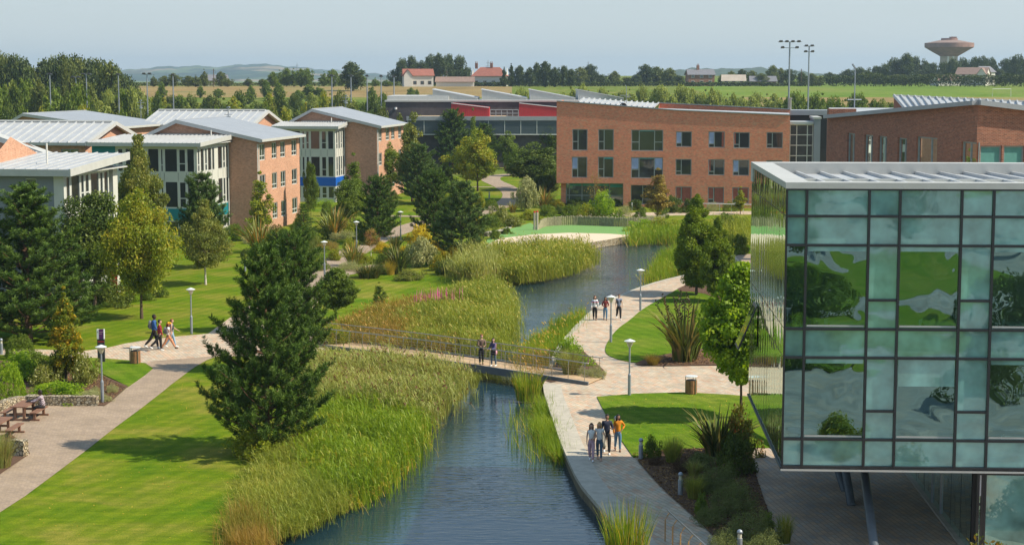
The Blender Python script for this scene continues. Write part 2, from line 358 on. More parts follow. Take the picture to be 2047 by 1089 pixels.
paving('grey_paving',[(.30,.31,.31),(.24,.26,.28),(.36,.33,.30),(.27,.29,.32)],(.15,.15,.15),.8,.4,RD(30),.02,.4)  # paving of the invented forecourt that the facade mirrors
# ---------- setting: ground, water, paths ----------
def smooth(pts,it=2,closed=True):
    for _ in range(it):
        q=[]; n=len(pts); 
        for i in range(n if closed else n-1):
            a,b=pts[i],pts[(i+1)%n]
            q+= [a*.75+b*.25, a*.25+b*.75]
        if not closed: q=[pts[0]]+q+[pts[-1]]
        pts=q
    return pts
def struct(o): o['kind']='structure'; return o
def sheet(name,px,mat,z=.01,sm=0,kind='structure',thick=0.):
    pts=[G(*p) for p in px]
    if sm: pts=smooth(pts,sm)
    pts=[Vector((p.x,p.y,z)) for p in pts]
    tri=tessellate_polygon([pts]); mb=MB()
    fs=[]
    for t in tri:
        a,b,c=[pts[i] for i in t]
        if (b-a).cross(c-a).z<0: t=(t[0],t[2],t[1])
        fs.append(tuple(t))
    mb.add(pts,fs)
    if thick:
        n=len(pts); lo=[(p.x,p.y,z-thick) for p in pts]; mb.add(list(pts)+lo,[(i,(i+1)%n,n+(i+1)%n,n+i) for i in range(n)])
    o=mb.build(name,mat); o['kind']=kind; return o
def ribbon(name,px,width,mat,z=.01,sm=2,kind='structure'):
    pts=[G(*p) for p in px]; pts=smooth(pts,sm,False); mb=MB(); vs=[]
    if not hasattr(width,'__len__'): width=[width]*len(px)
    for i,p in enumerate(pts):
        t=(pts[min(i+1,len(pts)-1)]-pts[max(i-1,0)]).normalized(); nrm=Vector((-t.y,t.x,0))
        w=np.interp(i/(len(pts)-1),np.linspace(0,1,len(width)),width)/2
        vs+=[(p.x-nrm.x*w,p.y-nrm.y*w,z),(p.x+nrm.x*w,p.y+nrm.y*w,z)]
    mb.add(vs,[(2*i,2*i+2,2*i+3,2*i+1) for i in range(len(pts)-1)])
    o=mb.build(name,mat); o['kind']=kind; return o
QUAY=[(1300,1140),(1262,1089),(1222,1036),(1190,1000),(1158,962),(1136,915),(1121,880),(1104,830),(1090,790),(1087,768),(1098,730),(1112,697),(1140,662),(1180,622),(1224,597),(1270,577),(1320,561),(1372,549)]
POND=QUAY+[(1402,540),(1410,500),(1400,468),(1330,459),(1303,462),(1262,473),(1215,480),(1171,488),(1150,497),(1060,505),(985,520),(960,545),(985,590),(975,640),(960,690),(900,720),(860,780),(800,850),(700,930),(600,990),(520,1040),(500,1140)]
pond=[G(*p) for p in POND]; pond=[Vector((p.x,p.y,0)) for p in pond]
outer=[Vector(p) for p in ((-400,-250,0),(400,-250,0),(400,290,0),(-400,290,0))]
tri=tessellate_polygon([outer,pond]); allp=outer+pond
gm=MB(); fs=[]
for t in tri:
    a,b,c=[allp[i] for i in t]
    fs.append(tuple(t) if (b-a).cross(c-a).z>0 else (t[0],t[2],t[1]))
gm.add(allp,fs)
# far terrain joined on
def sst(a,b,x):
    t=min(1,max(0,(x-a)/(b-a))); return t*t*(3-2*t)
def zt(x,y):
    z=12.5*sst(370,700,y)
    az=x/max(y,1)
    right=sst(-.02,.06,az)
    z+=right*4.5*sst(850,1400,y)
    z-=(1-right)*12.5*sst(850,1500,y)
    z-=right*17*sst(2200,4000,y)
    return z
xs=[]; ys=list(range(290,1100,18))+[1150,1250,1400,1600,1900,2300,2800,3400,4200,5200,6500,8000,9300]
nx=81
base=len(gm.v); farf=[]
vs=[]
for y in ys:
    w=max(400,y*.5) if y<1100 else y*.6
    if y>=8000: w=5200
    for i in range(nx):
        x=-w+2*w*i/(nx-1); vs.append((x,y,zt(x,y)))
fmat=[]
for j in range(len(ys)-1):
    for i in range(nx-1):
        farf.append((j*nx+i,j*nx+i+1,(j+1)*nx+i+1,(j+1)*nx+i))
        x,y,_=vs[j*nx+i]; x2=vs[(j+1)*nx+i+1]; xm=(x+x2[0])/2; ym=(y+x2[1])/2; px=CX+F*xm/ym
        m_=0
        if px<1000 and 590<ym<760: m_=2
        elif px>1380 and 600<ym<735: m_=1
        elif px>1480 and 545<ym<=600: m_=2
        elif px>1380 and ym<1200 and ym>735: m_=1
        elif ym>1500: m_=1
        fmat.append(m_)
n0=len(gm.f); gm.add(vs,farf)
gme=gm.mesh('ground','lawn'); gme.materials.append(M['green_field']); gme.materials.append(M['tan_field']); gme.materials.append(M['rough_grass'])
mi=[0]*n0+[3 if m_==0 else m_ for m_ in fmat]; gme.polygons.foreach_set('material_index',mi)
struct(link('ground',gme))
# pond water, banks
wx=[p.x for p in pond]; wy=[p.y for p in pond]
wz=-.58
w_=MB(); w_.add([(min(wx)-2,min(wy)-1,wz),(max(wx)+2,min(wy)-1,wz),(max(wx)+2,max(wy)+2,wz),(min(wx)-2,max(wy)+2,wz)],[(0,1,2,3)]); struct(w_.build('water','water'))
bk=MB(); n=len(pond); bk.add([(p.x,p.y,.0) for p in pond]+[(p.x,p.y,-1.3) for p in pond],[(i,(i+1)%n,n+(i+1)%n,n+i) for i in range(n)]); struct(bk.build('pond_bank','quay_wall'))
bed=MB(); bed.add([(min(wx)-2,min(wy)-1,-1.3),(max(wx)+2,min(wy)-1,-1.3),(max(wx)+2,max(wy)+2,-1.3),(min(wx)-2,max(wy)+2,-1.3)],[(0,1,2,3)]); struct(bed.build('pond_bed','mulch'))
# right-hand promenade: one big stone paved sheet, lawns and beds on it
sheet('promenade',QUAY+[(1400,545),(1440,522),(1466,508),(1560,508),(2300,560),(2700,900),(2600,1300),(1500,1300)],'stone_paving',.012)
q3=[G(*p) for p in QUAY[:9]]; q4=[G(*p) for p in QUAY[8:]]
def offs(px,w0,z,name,mat):
    pts=smooth([G(*p) for p in px],1,False); vs=[]
    for i,p in enumerate(pts):
        t=(pts[min(i+1,len(pts)-1)]-pts[max(i-1,0)]).normalized(); nr=Vector((t.y,-t.x,0))
        if nr.x<0 and abs(nr.x)>.2: nr=-nr
        a=p-nr*.05; b=p+nr*w0; vs+=[(a.x,a.y,z),(b.x,b.y,z),(a.x,a.y,z-.18)]
    mb=MB(); n=len(pts); fs=[]
    for i in range(n-1):
        fs+= [(3*i,3*i+1,3*i+4,3*i+3),(3*i,3*i+3,3*i+5,3*i+2)]
    mb.add(vs,fs); return struct(mb.build(name,mat))
offs(QUAY[:10],.95,.024,'quay_coping','coping_stone'); offs(QUAY[10:],.3,.024,'pond_edge','coping_stone')
sheet('terrace',[(1504,896),(1560,896),(2400,896),(2400,1400),(1620,1400),(1553,1076),(1544,1047),(1524,990),(1505,932)],'terrace_paving',.022)
sheet('rear_path',[(1466,508),(1560,508),(1560,545),(1500,545)],'brick_paving',.02)
sheet('lawn_island',[(1360,575),(1333,591),(1283,619),(1259,641),(1235,657),(1216,681),(1208,700),(1215,712),(1252,724),(1323,731),(1430,729),(1520,731),(1560,640),(1520,560),(1430,560)],'lawn_b',.05,2,thick=.06)
sheet('planting_bed',[(1290,733),(1262,728),(1330,708),(1400,700),(1450,690),(1480,640),(1440,600),(1400,585),(1345,583),(1380,566),(1530,560),(1560,731),(1430,731)],'mulch',.062,1)
sheet('lawn_corner',[(1193,794),(1209,826),(1242,881),(1266,915),(1330,908),(1440,900),(1504,896),(1549,896),(1600,880),(1590,800),(1502,794),(1460,790),(1364,785),(1268,788)],'lawn_b',.05,0,thick=.06)
sheet('planting_bed',[(1262,908),(1319,974),(1384,1032),(1441,1088),(1500,1150),(1600,1150),(1553,1076),(1544,1047),(1524,990),(1505,932),(1504,896),(1440,896),(1330,900)],'mulch',.062,1)
sheet('planting_bed',[(1085,770),(1100,735),(1130,710),(1165,700),(1180,715),(1216,748),(1200,757),(1150,752)],'mulch',.03,1)
# left-hand paths
sheet('plaza_path',[(-60,697),(0,697),(72,698),(162,702),(215,695),(248,687),(303,678),(358,672),(416,667),(432,655),(471,627),(520,600),(600,548),(640,535),(700,552),(640,600),(600,640),(640,683),(660,700),(560,712),(438,712),(300,727),(259,721),(193,716),(160,715),(74,710),(0,709),(-60,709)],'stone_paving',.012)
sheet('picnic_terrace',[(305,722),(438,711),(413,720),(386,736),(342,769),(329,780),(284,815),(227,857),(170,902),(102,953),(51,991),(0,1024),(-90,1090),(-140,940),(-120,800),(93,809),(193,811),(209,811),(223,802),(256,773),(289,750),(306,736),(292,727)],'brick_paving',.02)
sheet('lawn',[(193,716),(259,721),(292,728),(306,737),(289,751),(256,774),(240,765),(205,748),(160,735),(160,716)],'lawn_b',.045,thick=.05)
sheet('planting_bed',[(-120,805),(-120,722),(80,722),(150,733),(197,748),(256,773),(223,803),(209,812),(193,811),(60,806)],'mulch',.052)
sheet('planting_bed',[(-60,940),(-60,880),(20,868),(52,890),(60,908),(0,949)],'mulch',.052)
ribbon('garden_path',[(640,600),(615,560),(655,535),(700,507),(745,480),(815,455),(855,443),(905,440),(960,425),(1000,412),(1025,400),(1028,385),(1005,371),(978,360),(985,352),(1040,347),(1115,345)],[2.2,2.6,2.8,3.2,3.2,3.2,3.2,3.2,3.2,3.2,3.2,3.2,3.2],'brick_paving',.018)
ribbon('garden_path',[(618,560),(655,552),(705,543),(760,530)],[2,2.4,2.2,1.6],'brick_paving',.023)
ribbon('garden_path',[(780,432),(860,433)],2,'brick_paving',.027,0)
ribbon('garden_path',[(900,374),(985,374)],1.6,'brick_paving',.027,0)
ribbon('garden_path',[(1160,432),(1300,428),(1530,425)],[5,5,5],'stone_paving',.008,0)
# play beach
TURF=[(960,490),(985,472),(1000,464),(1040,452),(1060,446),(1073,452),(1074,458),(1094,451),(1138,450),(1248,454),(1303,461),(1262,471),(1171,486),(1150,496),(1060,504),(985,518)]
sheet('play_turf',TURF,'turf',.03)
sheet('sand_beach',[(960,505),(975,489),(1000,477),(1069,469),(1138,466),(1220,468),(1264,471),(1171,487),(1150,496),(1060,504),(985,518)],'sand',.045,thick=.03)
# invented forecourt, added only to give the glass facade something to mirror
def wsheet(name,pts,mat,z,sm=2):
    p=[Vector((a,b,z)) for a,b in pts]; p=smooth(p,sm); tri=tessellate_polygon([p]); fs=[]
    for t in tri:
        a,b,c=[p[i] for i in t]; fs.append(tuple(t) if (b-a).cross(c-a).z>0 else (t[0],t[2],t[1]))
    mb=MB(); mb.add(p,fs); return struct(mb.build(name,mat))
wsheet('forecourt',[(2,-140),(90,-140),(90,62),(10,62),(10,54),(2,50)],'grey_paving',.008,0)
wsheet('lawn',[(9,19),(15,20),(18,18),(16,16.5),(11,16.5)],'lawn_b',.04)
wsheet('lawn',[(52,50),(60,52),(62,42),(54,40)],'lawn_b',.04)
wsheet('lawn',[(10,13),(24,14.5),(26,3),(20,-3),(9,0)],'lawn_b',.04)
wsheet('lawn',[(30,12),(44,12),(46,0),(32,-2)],'lawn_b',.04)
wsheet('lawn',[(8,-8),(30,-6),(34,-40),(10,-44)],'lawn_b',.04)
wsheet('lawn',[(44,-10),(80,-8),(84,-60),(48,-64)],'lawn_b',.04)
wsheet('planting_bed',[(17,57),(26,57.5),(27,54),(18,53)],'mulch',.04)
# distant hills
def hills(name,prof,Y0,Y1,mat):
    xs=[p[0] for p in prof]; hs=[p[1] for p in prof]; mb=MB(); vs=[]; nxx=160; nyy=14
    for j in range(nyy):
        Y=Y0+(Y1-Y0)*j/(nyy-1); f=math.sin(min(1,j/(nyy-2))*math.pi/2)**1.3
        for i in range(nxx):
            px=xs[0]+(xs[-1]-xs[0])*i/(nxx-1); top=np.interp(px,xs,hs)+1.*math.sin(px*.09)+.6*math.sin(px*.23+1)
            zz=max(0,H-(top-152)*Y1/F)
            vs.append(((px-CX)/F*Y,Y,max(-1,zz*f*(1+.03*math.sin(i*.5+j*1.3)) if j<nyy-1 else -1)))
    mb.add(vs,[(j*nxx+i,j*nxx+i+1,(j+1)*nxx+i+1,(j+1)*nxx+i) for j in range(nyy-1) for i in range(nxx-1)])
    return struct(mb.build(name,mat,None,True))
m,nt,out=nmat('hill_fields'); v=coords(nt,scale=(1,.45,1)); vo=N(nt,'ShaderNodeTexVoronoi'); vo.inputs['Scale'].default_value=.0035; L(nt,v,vo.inputs['Vector'])
sc_=N(nt,'ShaderNodeSeparateColor'); L(nt,vo.outputs['Color'],sc_.inputs[0])
r=ramp(nt,[(0,(.03,.06,.02)),(.35,(.09,.13,.04)),(.6,(.12,.15,.05)),(.75,(.26,.2,.11)),(1,(.02,.04,.015))],sc_.outputs[0],'CONSTANT')
n_=noise(nt,v,.006,5); r2=ramp(nt,[(.45,(1,1,1)),(.55,(.25,.35,.25))],n_.outputs['Fac']); c_=mixc(nt,1.,r.outputs[0],r2.outputs[0],'MULTIPLY')
b_=N(nt,'ShaderNodeBsdfDiffuse'); L(nt,c_,b_.inputs[0]); L(nt,b_.outputs[0],out.inputs[0])
hills('hills',[(-300,150),(200,146),(245,142),(300,137),(370,133),(430,135),(520,129),(560,132),(600,136),(680,142),(760,149),(830,153)],5200,7800,'hill_fields')
plain('far_wood',(.03,.055,.02),1,0,.5,.03)
hills('wooded_ridge',[(1290,150),(1340,141),(1400,137),(1450,139),(1500,136),(1560,139),(1640,148),(1700,152)],2600,3200,'far_wood')
# ---------- buildings ----------
class Fr:
    def __init__(s,px,py,z,az,d=None):
        s.O=G(px,py,z) if d is None else D(px,py,d); s.top=s.O.z; s.az=RD(az)
        s.u=Vector((math.cos(s.az),-math.sin(s.az),0)); s.v=Vector((math.sin(s.az),math.cos(s.az),0)); s.O=Vector((s.O.x,s.O.y,0))
    def onY(s,px,py,y=0.):
        d=ray(px,py); o=Vector((0,0,H))-s.O; t=(y-o.dot(s.v))/d.dot(s.v); p=o+d*t; return p.dot(s.u),p.z
    def onX(s,px,py,x=0.):
        d=ray(px,py); o=Vector((0,0,H))-s.O; t=(x-o.dot(s.u))/d.dot(s.u); p=o+d*t; return p.dot(s.v),p.z
    def loc(s,px,py,z):
        p=G(px,py,z)-s.O; return p.dot(s.u),p.dot(s.v)
    def thing(s,name,label,cat,group=None): return thing(name,label,cat,s.O,-s.az,group)
def PY(y,sgn=-1):   # wall plane y=const, outward normal sgn*Y
    return lambda a,z,d=0.: (a,y-sgn*d,z)
def PX(x,sgn=1):
    return lambda a,z,d=0.: (x-sgn*d,a,z)
def wallmesh(mb,P,a0,a1,z0,z1,holes,top=None,rev=.14):
    """wall with rectangular openings and reveals; top = optional outline (a,z) above z1"""
    flip=False
    hs=[(max(a0,h[0]),min(a1,h[1]),max(z0,h[2]),min(z1,h[3])) for h in holes]
    A=sorted(set([a0,a1]+[h[0] for h in hs]+[h[1] for h in hs])); Z=sorted(set([z0,z1]+[h[2] for h in hs]+[h[3] for h in hs]))
    A=[a for i,a in enumerate(A) if i==0 or a-A[i-1]>1e-4]; Z=[z for i,z in enumerate(Z) if i==0 or z-Z[i-1]>1e-4]
    for i in range(len(A)-1):
        for j in range(len(Z)-1):
            ca=(A[i]+A[i+1])/2; cz=(Z[j]+Z[j+1])/2
            if any(h[0]<ca<h[1] and h[2]<cz<h[3] for h in hs): continue
            mb.add([P(A[i],Z[j]),P(A[i+1],Z[j]),P(A[i+1],Z[j+1]),P(A[i],Z[j+1])],[(0,1,2,3)])
    for (b0,b1,c0,c1) in hs:
        for (p,q) in (((b0,c0),(b1,c0)),((b1,c0),(b1,c1)),((b1,c1),(b0,c1)),((b0,c1),(b0,c0))):
            mb.add([P(*p),P(*q),P(q[0],q[1],rev),P(p[0],p[1],rev)],[(0,1,2,3)])
    if top: 
        poly=[(a0,z1)]+[(a1,z1)]+list(reversed(top)); mb.add([P(*p) for p in poly],[tuple(range(len(poly)))])
def pbox(mb,P,a0,a1,z0,z1,d0,d1):
    vs=[P(a0,z0,d0),P(a1,z0,d0),P(a1,z1,d0),P(a0,z1,d0),P(a0,z0,d1),P(a1,z0,d1),P(a1,z1,d1),P(a0,z1,d1)]
    mb.add(vs,[(0,1,2,3),(4,7,6,5),(0,4,5,1),(1,5,6,2),(2,6,7,3),(3,7,4,0)])
def window(par,P,a0,a1,z0,z1,bars=(),fw=.07,dep=.13,glass='window_glass',frame='frame_pale',extra=None,name='window'):
    if a1<a0: a0,a1=a1,a0
    mb=MB(); e=.004
    pbox(mb,P,a0+e,a0+fw,z0+e,z1-e,dep-.06,dep+.02); pbox(mb,P,a1-fw,a1-e,z0+e,z1-e,dep-.06,dep+.02)
    pbox(mb,P,a0+fw,a1-fw,z0+e,z0+fw,dep-.06,dep+.02); pbox(mb,P,a0+fw,a1-fw,z1-fw,z1-e,dep-.06,dep+.02)
    for b in bars:
        k,f=b[0],b[1]; s0=b[2] if len(b)>2 else 0; s1=b[3] if len(b)>3 else 1
        if k=='v':
            a=a0+(a1-a0)*f; pbox(mb,P,a-fw/2,a+fw/2,z0+(z1-z0)*s0+fw*.9,z0+(z1-z0)*s1-fw*.9,dep-.055,dep+.015)
        else:
            z=z0+(z1-z0)*f; pbox(mb,P,a0+(a1-a0)*s0+fw*.4,a0+(a1-a0)*s1-fw*.4,z-fw/2,z+fw/2,dep-.05,dep+.01)
    f=mb.build(name,frame,par)
    g=MB(); g.add([P(a0,z0,dep),P(a1,z0,dep),P(a1,z1,dep),P(a0,z1,dep)],[(0,1,2,3)]); g.build('pane',glass,f)
    if extra:
        for (s0,s1,t0,t1,mat) in extra:
            x=MB(); pbox(x,P,a0+(a1-a0)*s0,a0+(a1-a0)*s1,z0+(z1-z0)*t0,z0+(z1-z0)*t1,dep-.03,dep-.01); x.build('blind' if 'curtain' not in mat else 'curtain',mat,f)
    return f
def panel(par,P,a0,a1,z0,z1,mat,name='panel',d0=-.03,d1=.03):
    x=MB(); pbox(x,P,a0,a1,z0,z1,d0,d1); return x.build(name,mat,par)
def gable(par,xl,xa,xr,zl,za,zr,y0,y1,oh=.7,mat='roof_grey',th=.28,vo=.5,front=True):
    """two-slope roof, ridge along y"""
    sr=(za-zr)/(xr-xa); sl=(za-zl)/(xa-xl)
    r=MB(); r.slab([(xa,y0-vo,za+.05),(xr+oh,y0-vo,zr-oh*sr+.05),(xr+oh,y1,zr-oh*sr+.05),(xa,y1,za+.05)],.1)
    r.slab([(xl-oh,y0-vo,zl-oh*sl+.05),(xa,y0-vo,za+.05),(xa,y1,za+.05),(xl-oh,y1,zl-oh*sl+.05)],.1)
    r.tube([(xa,y0-vo-.01,za+.07),(xa,y1,za+.07)],.07,6)
    o=r.build('roof',mat,par)
    f=MB()
    f.hexa([(xa,y0-vo-.03,za-.3),(xr+oh,y0-vo-.03,zr-oh*sr-.3),(xr+oh,y0-vo+.06,zr-oh*sr-.3),(xa,y0-vo+.06,za-.3)],[(xa,y0-vo-.03,za+.1),(xr+oh,y0-vo-.03,zr-oh*sr+.1),(xr+oh,y0-vo+.06,zr-oh*sr+.1),(xa,y0-vo+.06,za+.1)])
    f.hexa([(xl-oh,y0-vo-.03,zl-oh*sl-.3),(xa,y0-vo-.03,za-.3),(xa,y0-vo+.06,za-.3),(xl-oh,y0-vo+.06,zl-oh*sl-.3)],[(xl-oh,y0-vo-.03,zl-oh*sl+.1),(xa,y0-vo-.03,za+.1),(xa,y0-vo+.06,za+.1),(xl-oh,y0-vo+.06,zl-oh*sl+.1)])
    f.box(xr+oh-.02,xr+oh+.1,y0-vo-.03,y1,zr-oh*sr-.22,zr-oh*sr+.06)
    f.box(xl-oh-.1,xl-oh+.02,y0-vo-.03,y1,zl-oh*sl-.22,zl-oh*sl+.06)
    f.build('fascia','pale_metal',o); return o
def ribbed(par,p0,p1,p2,p3,n,mat='roof_metal',name='roof',rh=.09,rw=.07):
    """sheet p0(front left) p1(front right) p2(back right) p3(back left) with n standing seams front to back"""
    r=MB(); p0,p1,p2,p3=[Vector(p) for p in (p0,p1,p2,p3)]
    r.slab([p0,p1,p2,p3],.08)
    for i in range(n+1):
        t=i/n; a=p0.lerp(p1,t); b=p3.lerp(p2,t); d=(p1-p0).normalized()*rw/2; up=Vector((0,0,rh))
        r.hexa([a-d,a+d,b+d,b-d],[a-d+up,a+d+up,b+d+up,b-d+up])
    return r.build(name,mat,par)
def edgebox(mb,a,b,w,h,off=(0,0,0)):
    a=Vector(a)+Vector(off); b=Vector(b)+Vector(off); t=(b-a).normalized(); s=Vector((-t.y,t.x,0)).normalized()*w/2; up=Vector((0,0,h))
    mb.hexa([a-s,b-s,b+s,a+s],[a-s+up,b-s+up,b+s+up,a+s+up])
W2=[('v',.5),('h',.28)]
def brick_block(nm,label,corner,z,az,pxl,pxa,pya,pyl,pdepth,wins,zrows,brickm,group,bay,spand,wing):
    fr=Fr(corner[0],corner[1],z,az); t=fr.thing('campus_building',label,'building',group)
    xa,za=fr.onY(pxa,pya); xl,zl=fr.onY(pxl,pyl); depth=fr.onX(pdepth[0],pdepth[1])[0]
    zr=z-.1
    # wall front (gable), lit side, back, left
    mb=MB(); wallmesh(mb,PY(0),xl,0,0,min(zl,zr)-.05,[],[(xl,zl-.05),(xa,za-.05),(0,zr-.05)])
    rows=[fr.onX(zrows[0],y)[1] for y in zrows[1]]   # top,bottom px of top row at reference column
    zt_,zb=rows[0],rows[1]; st=3.35
    hol=[]
    for w in wins:
        a0=fr.onX(w[0],zrows[1][0])[0]; a1=fr.onX(w[1],zrows[1][0])[0]
        for k in range(3): hol.append((min(a0,a1),max(a0,a1),zb-st*k,zt_-st*k))
    wallmesh(mb,PX(0),0,depth,0,zr-.05,hol)
    mb.add([(0,depth,0),(xl,depth,0),(xl,depth,zl-.1),(xa,depth,za-.1),(0,depth,zr-.1)],[(0,1,2,3,4)]); mb.add([(xl,0,0),(xl,depth,0),(xl,depth,zl-.1),(xl,0,zl-.1)],[(3,2,1,0)])
    mb.build('wall',brickm,t)
    for h in hol: window(t,PX(0),*h,bars=W2,fw=.09,glass='window_glass')
    gable(t,xl,xa,0,zl,za,zr,0,depth)
    dp=MB(); dp.tube([(.12,-.12,0),(.12,-.12,zr-.6),(.55,-.12,zr-.35)],.06,6); dp.tube([(.12,.35,0),(.12,.35,zr-.6)],.05,6); dp.build('downpipe','frame_pale',t)
    # bay
    bx,by=fr.loc(bay['c'][0],bay['c'][1],bay['z']); bz=bay['z']; Pf=PY(by); Ps=PX(bx)
    bl=fr.onY(bay['left'],bay['c'][1],by)[0]
    fz=[fr.onY(bay['ref'],y,by)[1] for y in bay['rows']]   # t1 b1 t2 b2 t3 b3 (top window rows)
    rowz=[(fz[1],fz[0]),(fz[3],fz[2]),(max(.3,fz[5]),fz[4])]
    w=MB(); fh=[]; sh=[]
    for (p0,p1,kind) in bay['front']:
        a0=fr.onY(p0,bay['rows'][0],by)[0]; a1=fr.onY(p1,bay['rows'][0],by)[0]
        for r_ in rowz: fh.append((a0,a1,r_[0],r_[1],kind))
    for (p0,p1,kind) in bay['side']:
        a0=fr.onX(p0,bay['rows'][0],bx)[0]; a1=fr.onX(p1,bay['rows'][0],bx)[0]
        for r_ in rowz: sh.append((min(a0,a1),max(a0,a1),r_[0],r_[1],kind))
    wallmesh(w,Pf,bl,bx,0,bz,[h[:4] for h in fh],rev=.05); wallmesh(w,Ps,by,-.01,0,bz,[h[:4] for h in sh],rev=.05)
    w.add([(bl,by,0),(bl,-.01,0),(bl,-.01,bz),(bl,by,bz)],[(3,2,1,0)])
    bw=w.build('bay_wall','white_panel',t)
    KB={'n':[('h',.3)],'f':[],'t':[('h',.36)]}
    for P_,hs in ((Pf,fh),(Ps,sh)):
        for h in hs: window(t,P_,*h[:4],bars=KB[h[4]],fw=.09 if h[4]!='f' else .05,dep=.045)
    # joints
    j=MB()
    for h in fh:
        for zz in ((rowz[0][0],rowz[1][1]),): pbox(j,Pf,h[0]-.09,h[0]-.05,zz[1]+.06,zz[0]-.06,-.02,.03)
    for h in sh: pbox(j,Ps,h[0]-.05,h[0]-.02,rowz[1][1]+.06,rowz[0][0]-.06,-.02,.03)
    j.build('cladding_joint','frame_grey',bw)
    # coloured band above ground floor windows
    zc=(rowz[1][0]-.1,rowz[2][1]+.08)
    panel(t,Pf,bl,bx,zc[1],zc[0],spand,'coloured_band',-.05,.02); panel(t,Ps,by-.05,-.02,zc[1],zc[0],spand,'coloured_band',-.05,.02)
    if bay.get('teal'):
        a0=fr.onY(bay['teal'][0],290,by)[0]; a1=fr.onY(bay['teal'][1],290,by)[0]; panel(t,Pf,a0,a1,rowz[0][0]-1,bz-.25,spand,'coloured_panel',-.04,.02)
    o=.55; zb2=bz+.3
    rr=ribbed(t,(bl-.2,by-o,bz+.12),(bx+o,by-o,bz+.12),(bx+o,-.02,bz+.62),(bl-.2,-.02,bz+.62),26,'roof_metal')
    f=MB(); f.box(bl-.2,bx+o,by-o-.1,by-o,bz-.22,bz+.16); f.hexa([(bx+o,by-o-.1,bz-.22),(bx+o+.1,by-o-.1,bz-.22),(bx+o+.1,-.02,bz+.2),(bx+o,-.02,bz+.2)],[(bx+o,by-o-.1,bz+.2),(bx+o+.1,by-o-.1,bz+.2),(bx+o+.1,-.02,bz+.7),(bx+o,-.02,bz+.7)])
    f.box(bl,bx+o-.02,by-o+.02,-.05,bz-.1,bz+.0); f.box(xl+1.5,-2.5,-.35,-.04,bz+.6,bz+.75)
    f.build('fascia','pale_metal',rr)
    pp=MB(); pp.tube([(bx+.13,-.25,0),(bx+.13,-.25,bz)],.06,6); pp.build('downpipe','frame_pale',t)
    vn=MB(); vn.lathe([(.07,0),(.07,.7)],8,(bx-1.4,-1.2,bz+.5)); vn.build('roof_vent','render_white',t)
    if wing:
        wr,wl=wing['xr'],wing['xl']; ye=by+wing.get('dy',6); x1,ze=fr.onY(wr[0],wr[1],ye)
        xlft=fr.onY(wl,wr[1],ye)[0]; yr=ye+wing['d']; x2,zrg=fr.onY(wing['ridge'][0],wing['ridge'][1],yr)
        x1=x1-.3; yb2=yr+wing['d']*1.0
        m2=MB(); wh=[]
        for (p0,p1,q0,q1) in wing['wins']:
            a0,zt2=fr.onY(p0,q0,ye+.5); a1,_=fr.onY(p1,q0,ye+.5); zb3=zt2-1.7; wh.append((a0,a1,zb3,zt2))
        wallmesh(m2,PY(ye+.5),xlft,x1-.3,0,ze-.1,wh)
        m2.add([(x1-.3,ye+.5,0),(x1-.3,yb2-.5,0),(x1-.3,yb2-.5,ze-.1),(x1-.3,yr,zrg-.15),(x1-.3,ye+.5,ze-.1)],[(0,1,2,3,4)])
        m2.build('wing_wall',brickm,t)
        for h in wh: window(t,PY(ye+.5),*h,bars=[('v',.5)],fw=.1,frame='frame_grey',glass='window_glass_pale')
        nrib=max(8,int(abs(x1-xlft)/1.05))
        r3=ribbed(t,(xlft,ye,ze),(x1,ye,ze),(x1,yr,zrg),(xlft,yr,zrg),nrib,'roof_metal','wing_roof',.13,.13)
        b3=MB(); b3.slab([(xlft,yr,zrg),(x1,yr,zrg),(x1,yb2,ze),(xlft,yb2,ze)],.1); b3.tube([(xlft,yr,zrg+.1),(x1,yr,zrg+.1)],.16,6)
        b3.box(xlft,x1,ye-.12,ye-.0,ze-.3,ze+.02)
        for (ya,za_,yb_,zb_) in ((ye-.1,ze,yr,zrg),(yr,zrg,yb2,ze)):
            b3.hexa([(x1,ya,za_-.3),(x1+.45,ya,za_-.3),(x1+.45,yb_,zb_-.3),(x1,yb_,zb_-.3)],[(x1,ya,za_+.14),(x1+.45,ya,za_+.14),(x1+.45,yb_,zb_+.14),(x1,yb_,zb_+.14)])
        b3.build('fascia','pale_metal',r3)
    return fr,t
GRP='brick campus buildings with white glazed bays'
brick_block('B','brick campus building with teal bands on its white glazed bay and long ribbed wing','x' and (513,275),10.4,9.6,296,355,241,269,(598,262),[(518.6,529.6),(542.8,553),(560,570),(582.5,593)],(543,(285.5,318)),'brick_left',GRP,
 dict(c=(393,289),z=10.,left=183,ref=330,rows=(297.5,344,363,415,442,466),front=[(234,246,'n'),(250,275,'f'),(278,291,'n'),(295,317,'f'),(320,326,'n'),(328.5,354,'f'),(356.5,371,'t'),(373,388,'f')],
  side=[(394.5,398.5,'n'),(400.5,407,'f'),(409,413.5,'n'),(415,422,'f'),(423.5,428,'f'),(435,443.7,'f'),(445,449.5,'n'),(451,458.5,'f'),(460,464.5,'n')],teal=(184,230)),'teal_panel',
 dict(xr=(177,286),xl=-120,ridge=(202,245),d=7.5,dy=7.5,wins=[(48,80,298,310),(122,157,298,318),(-30,5,298,310)]))
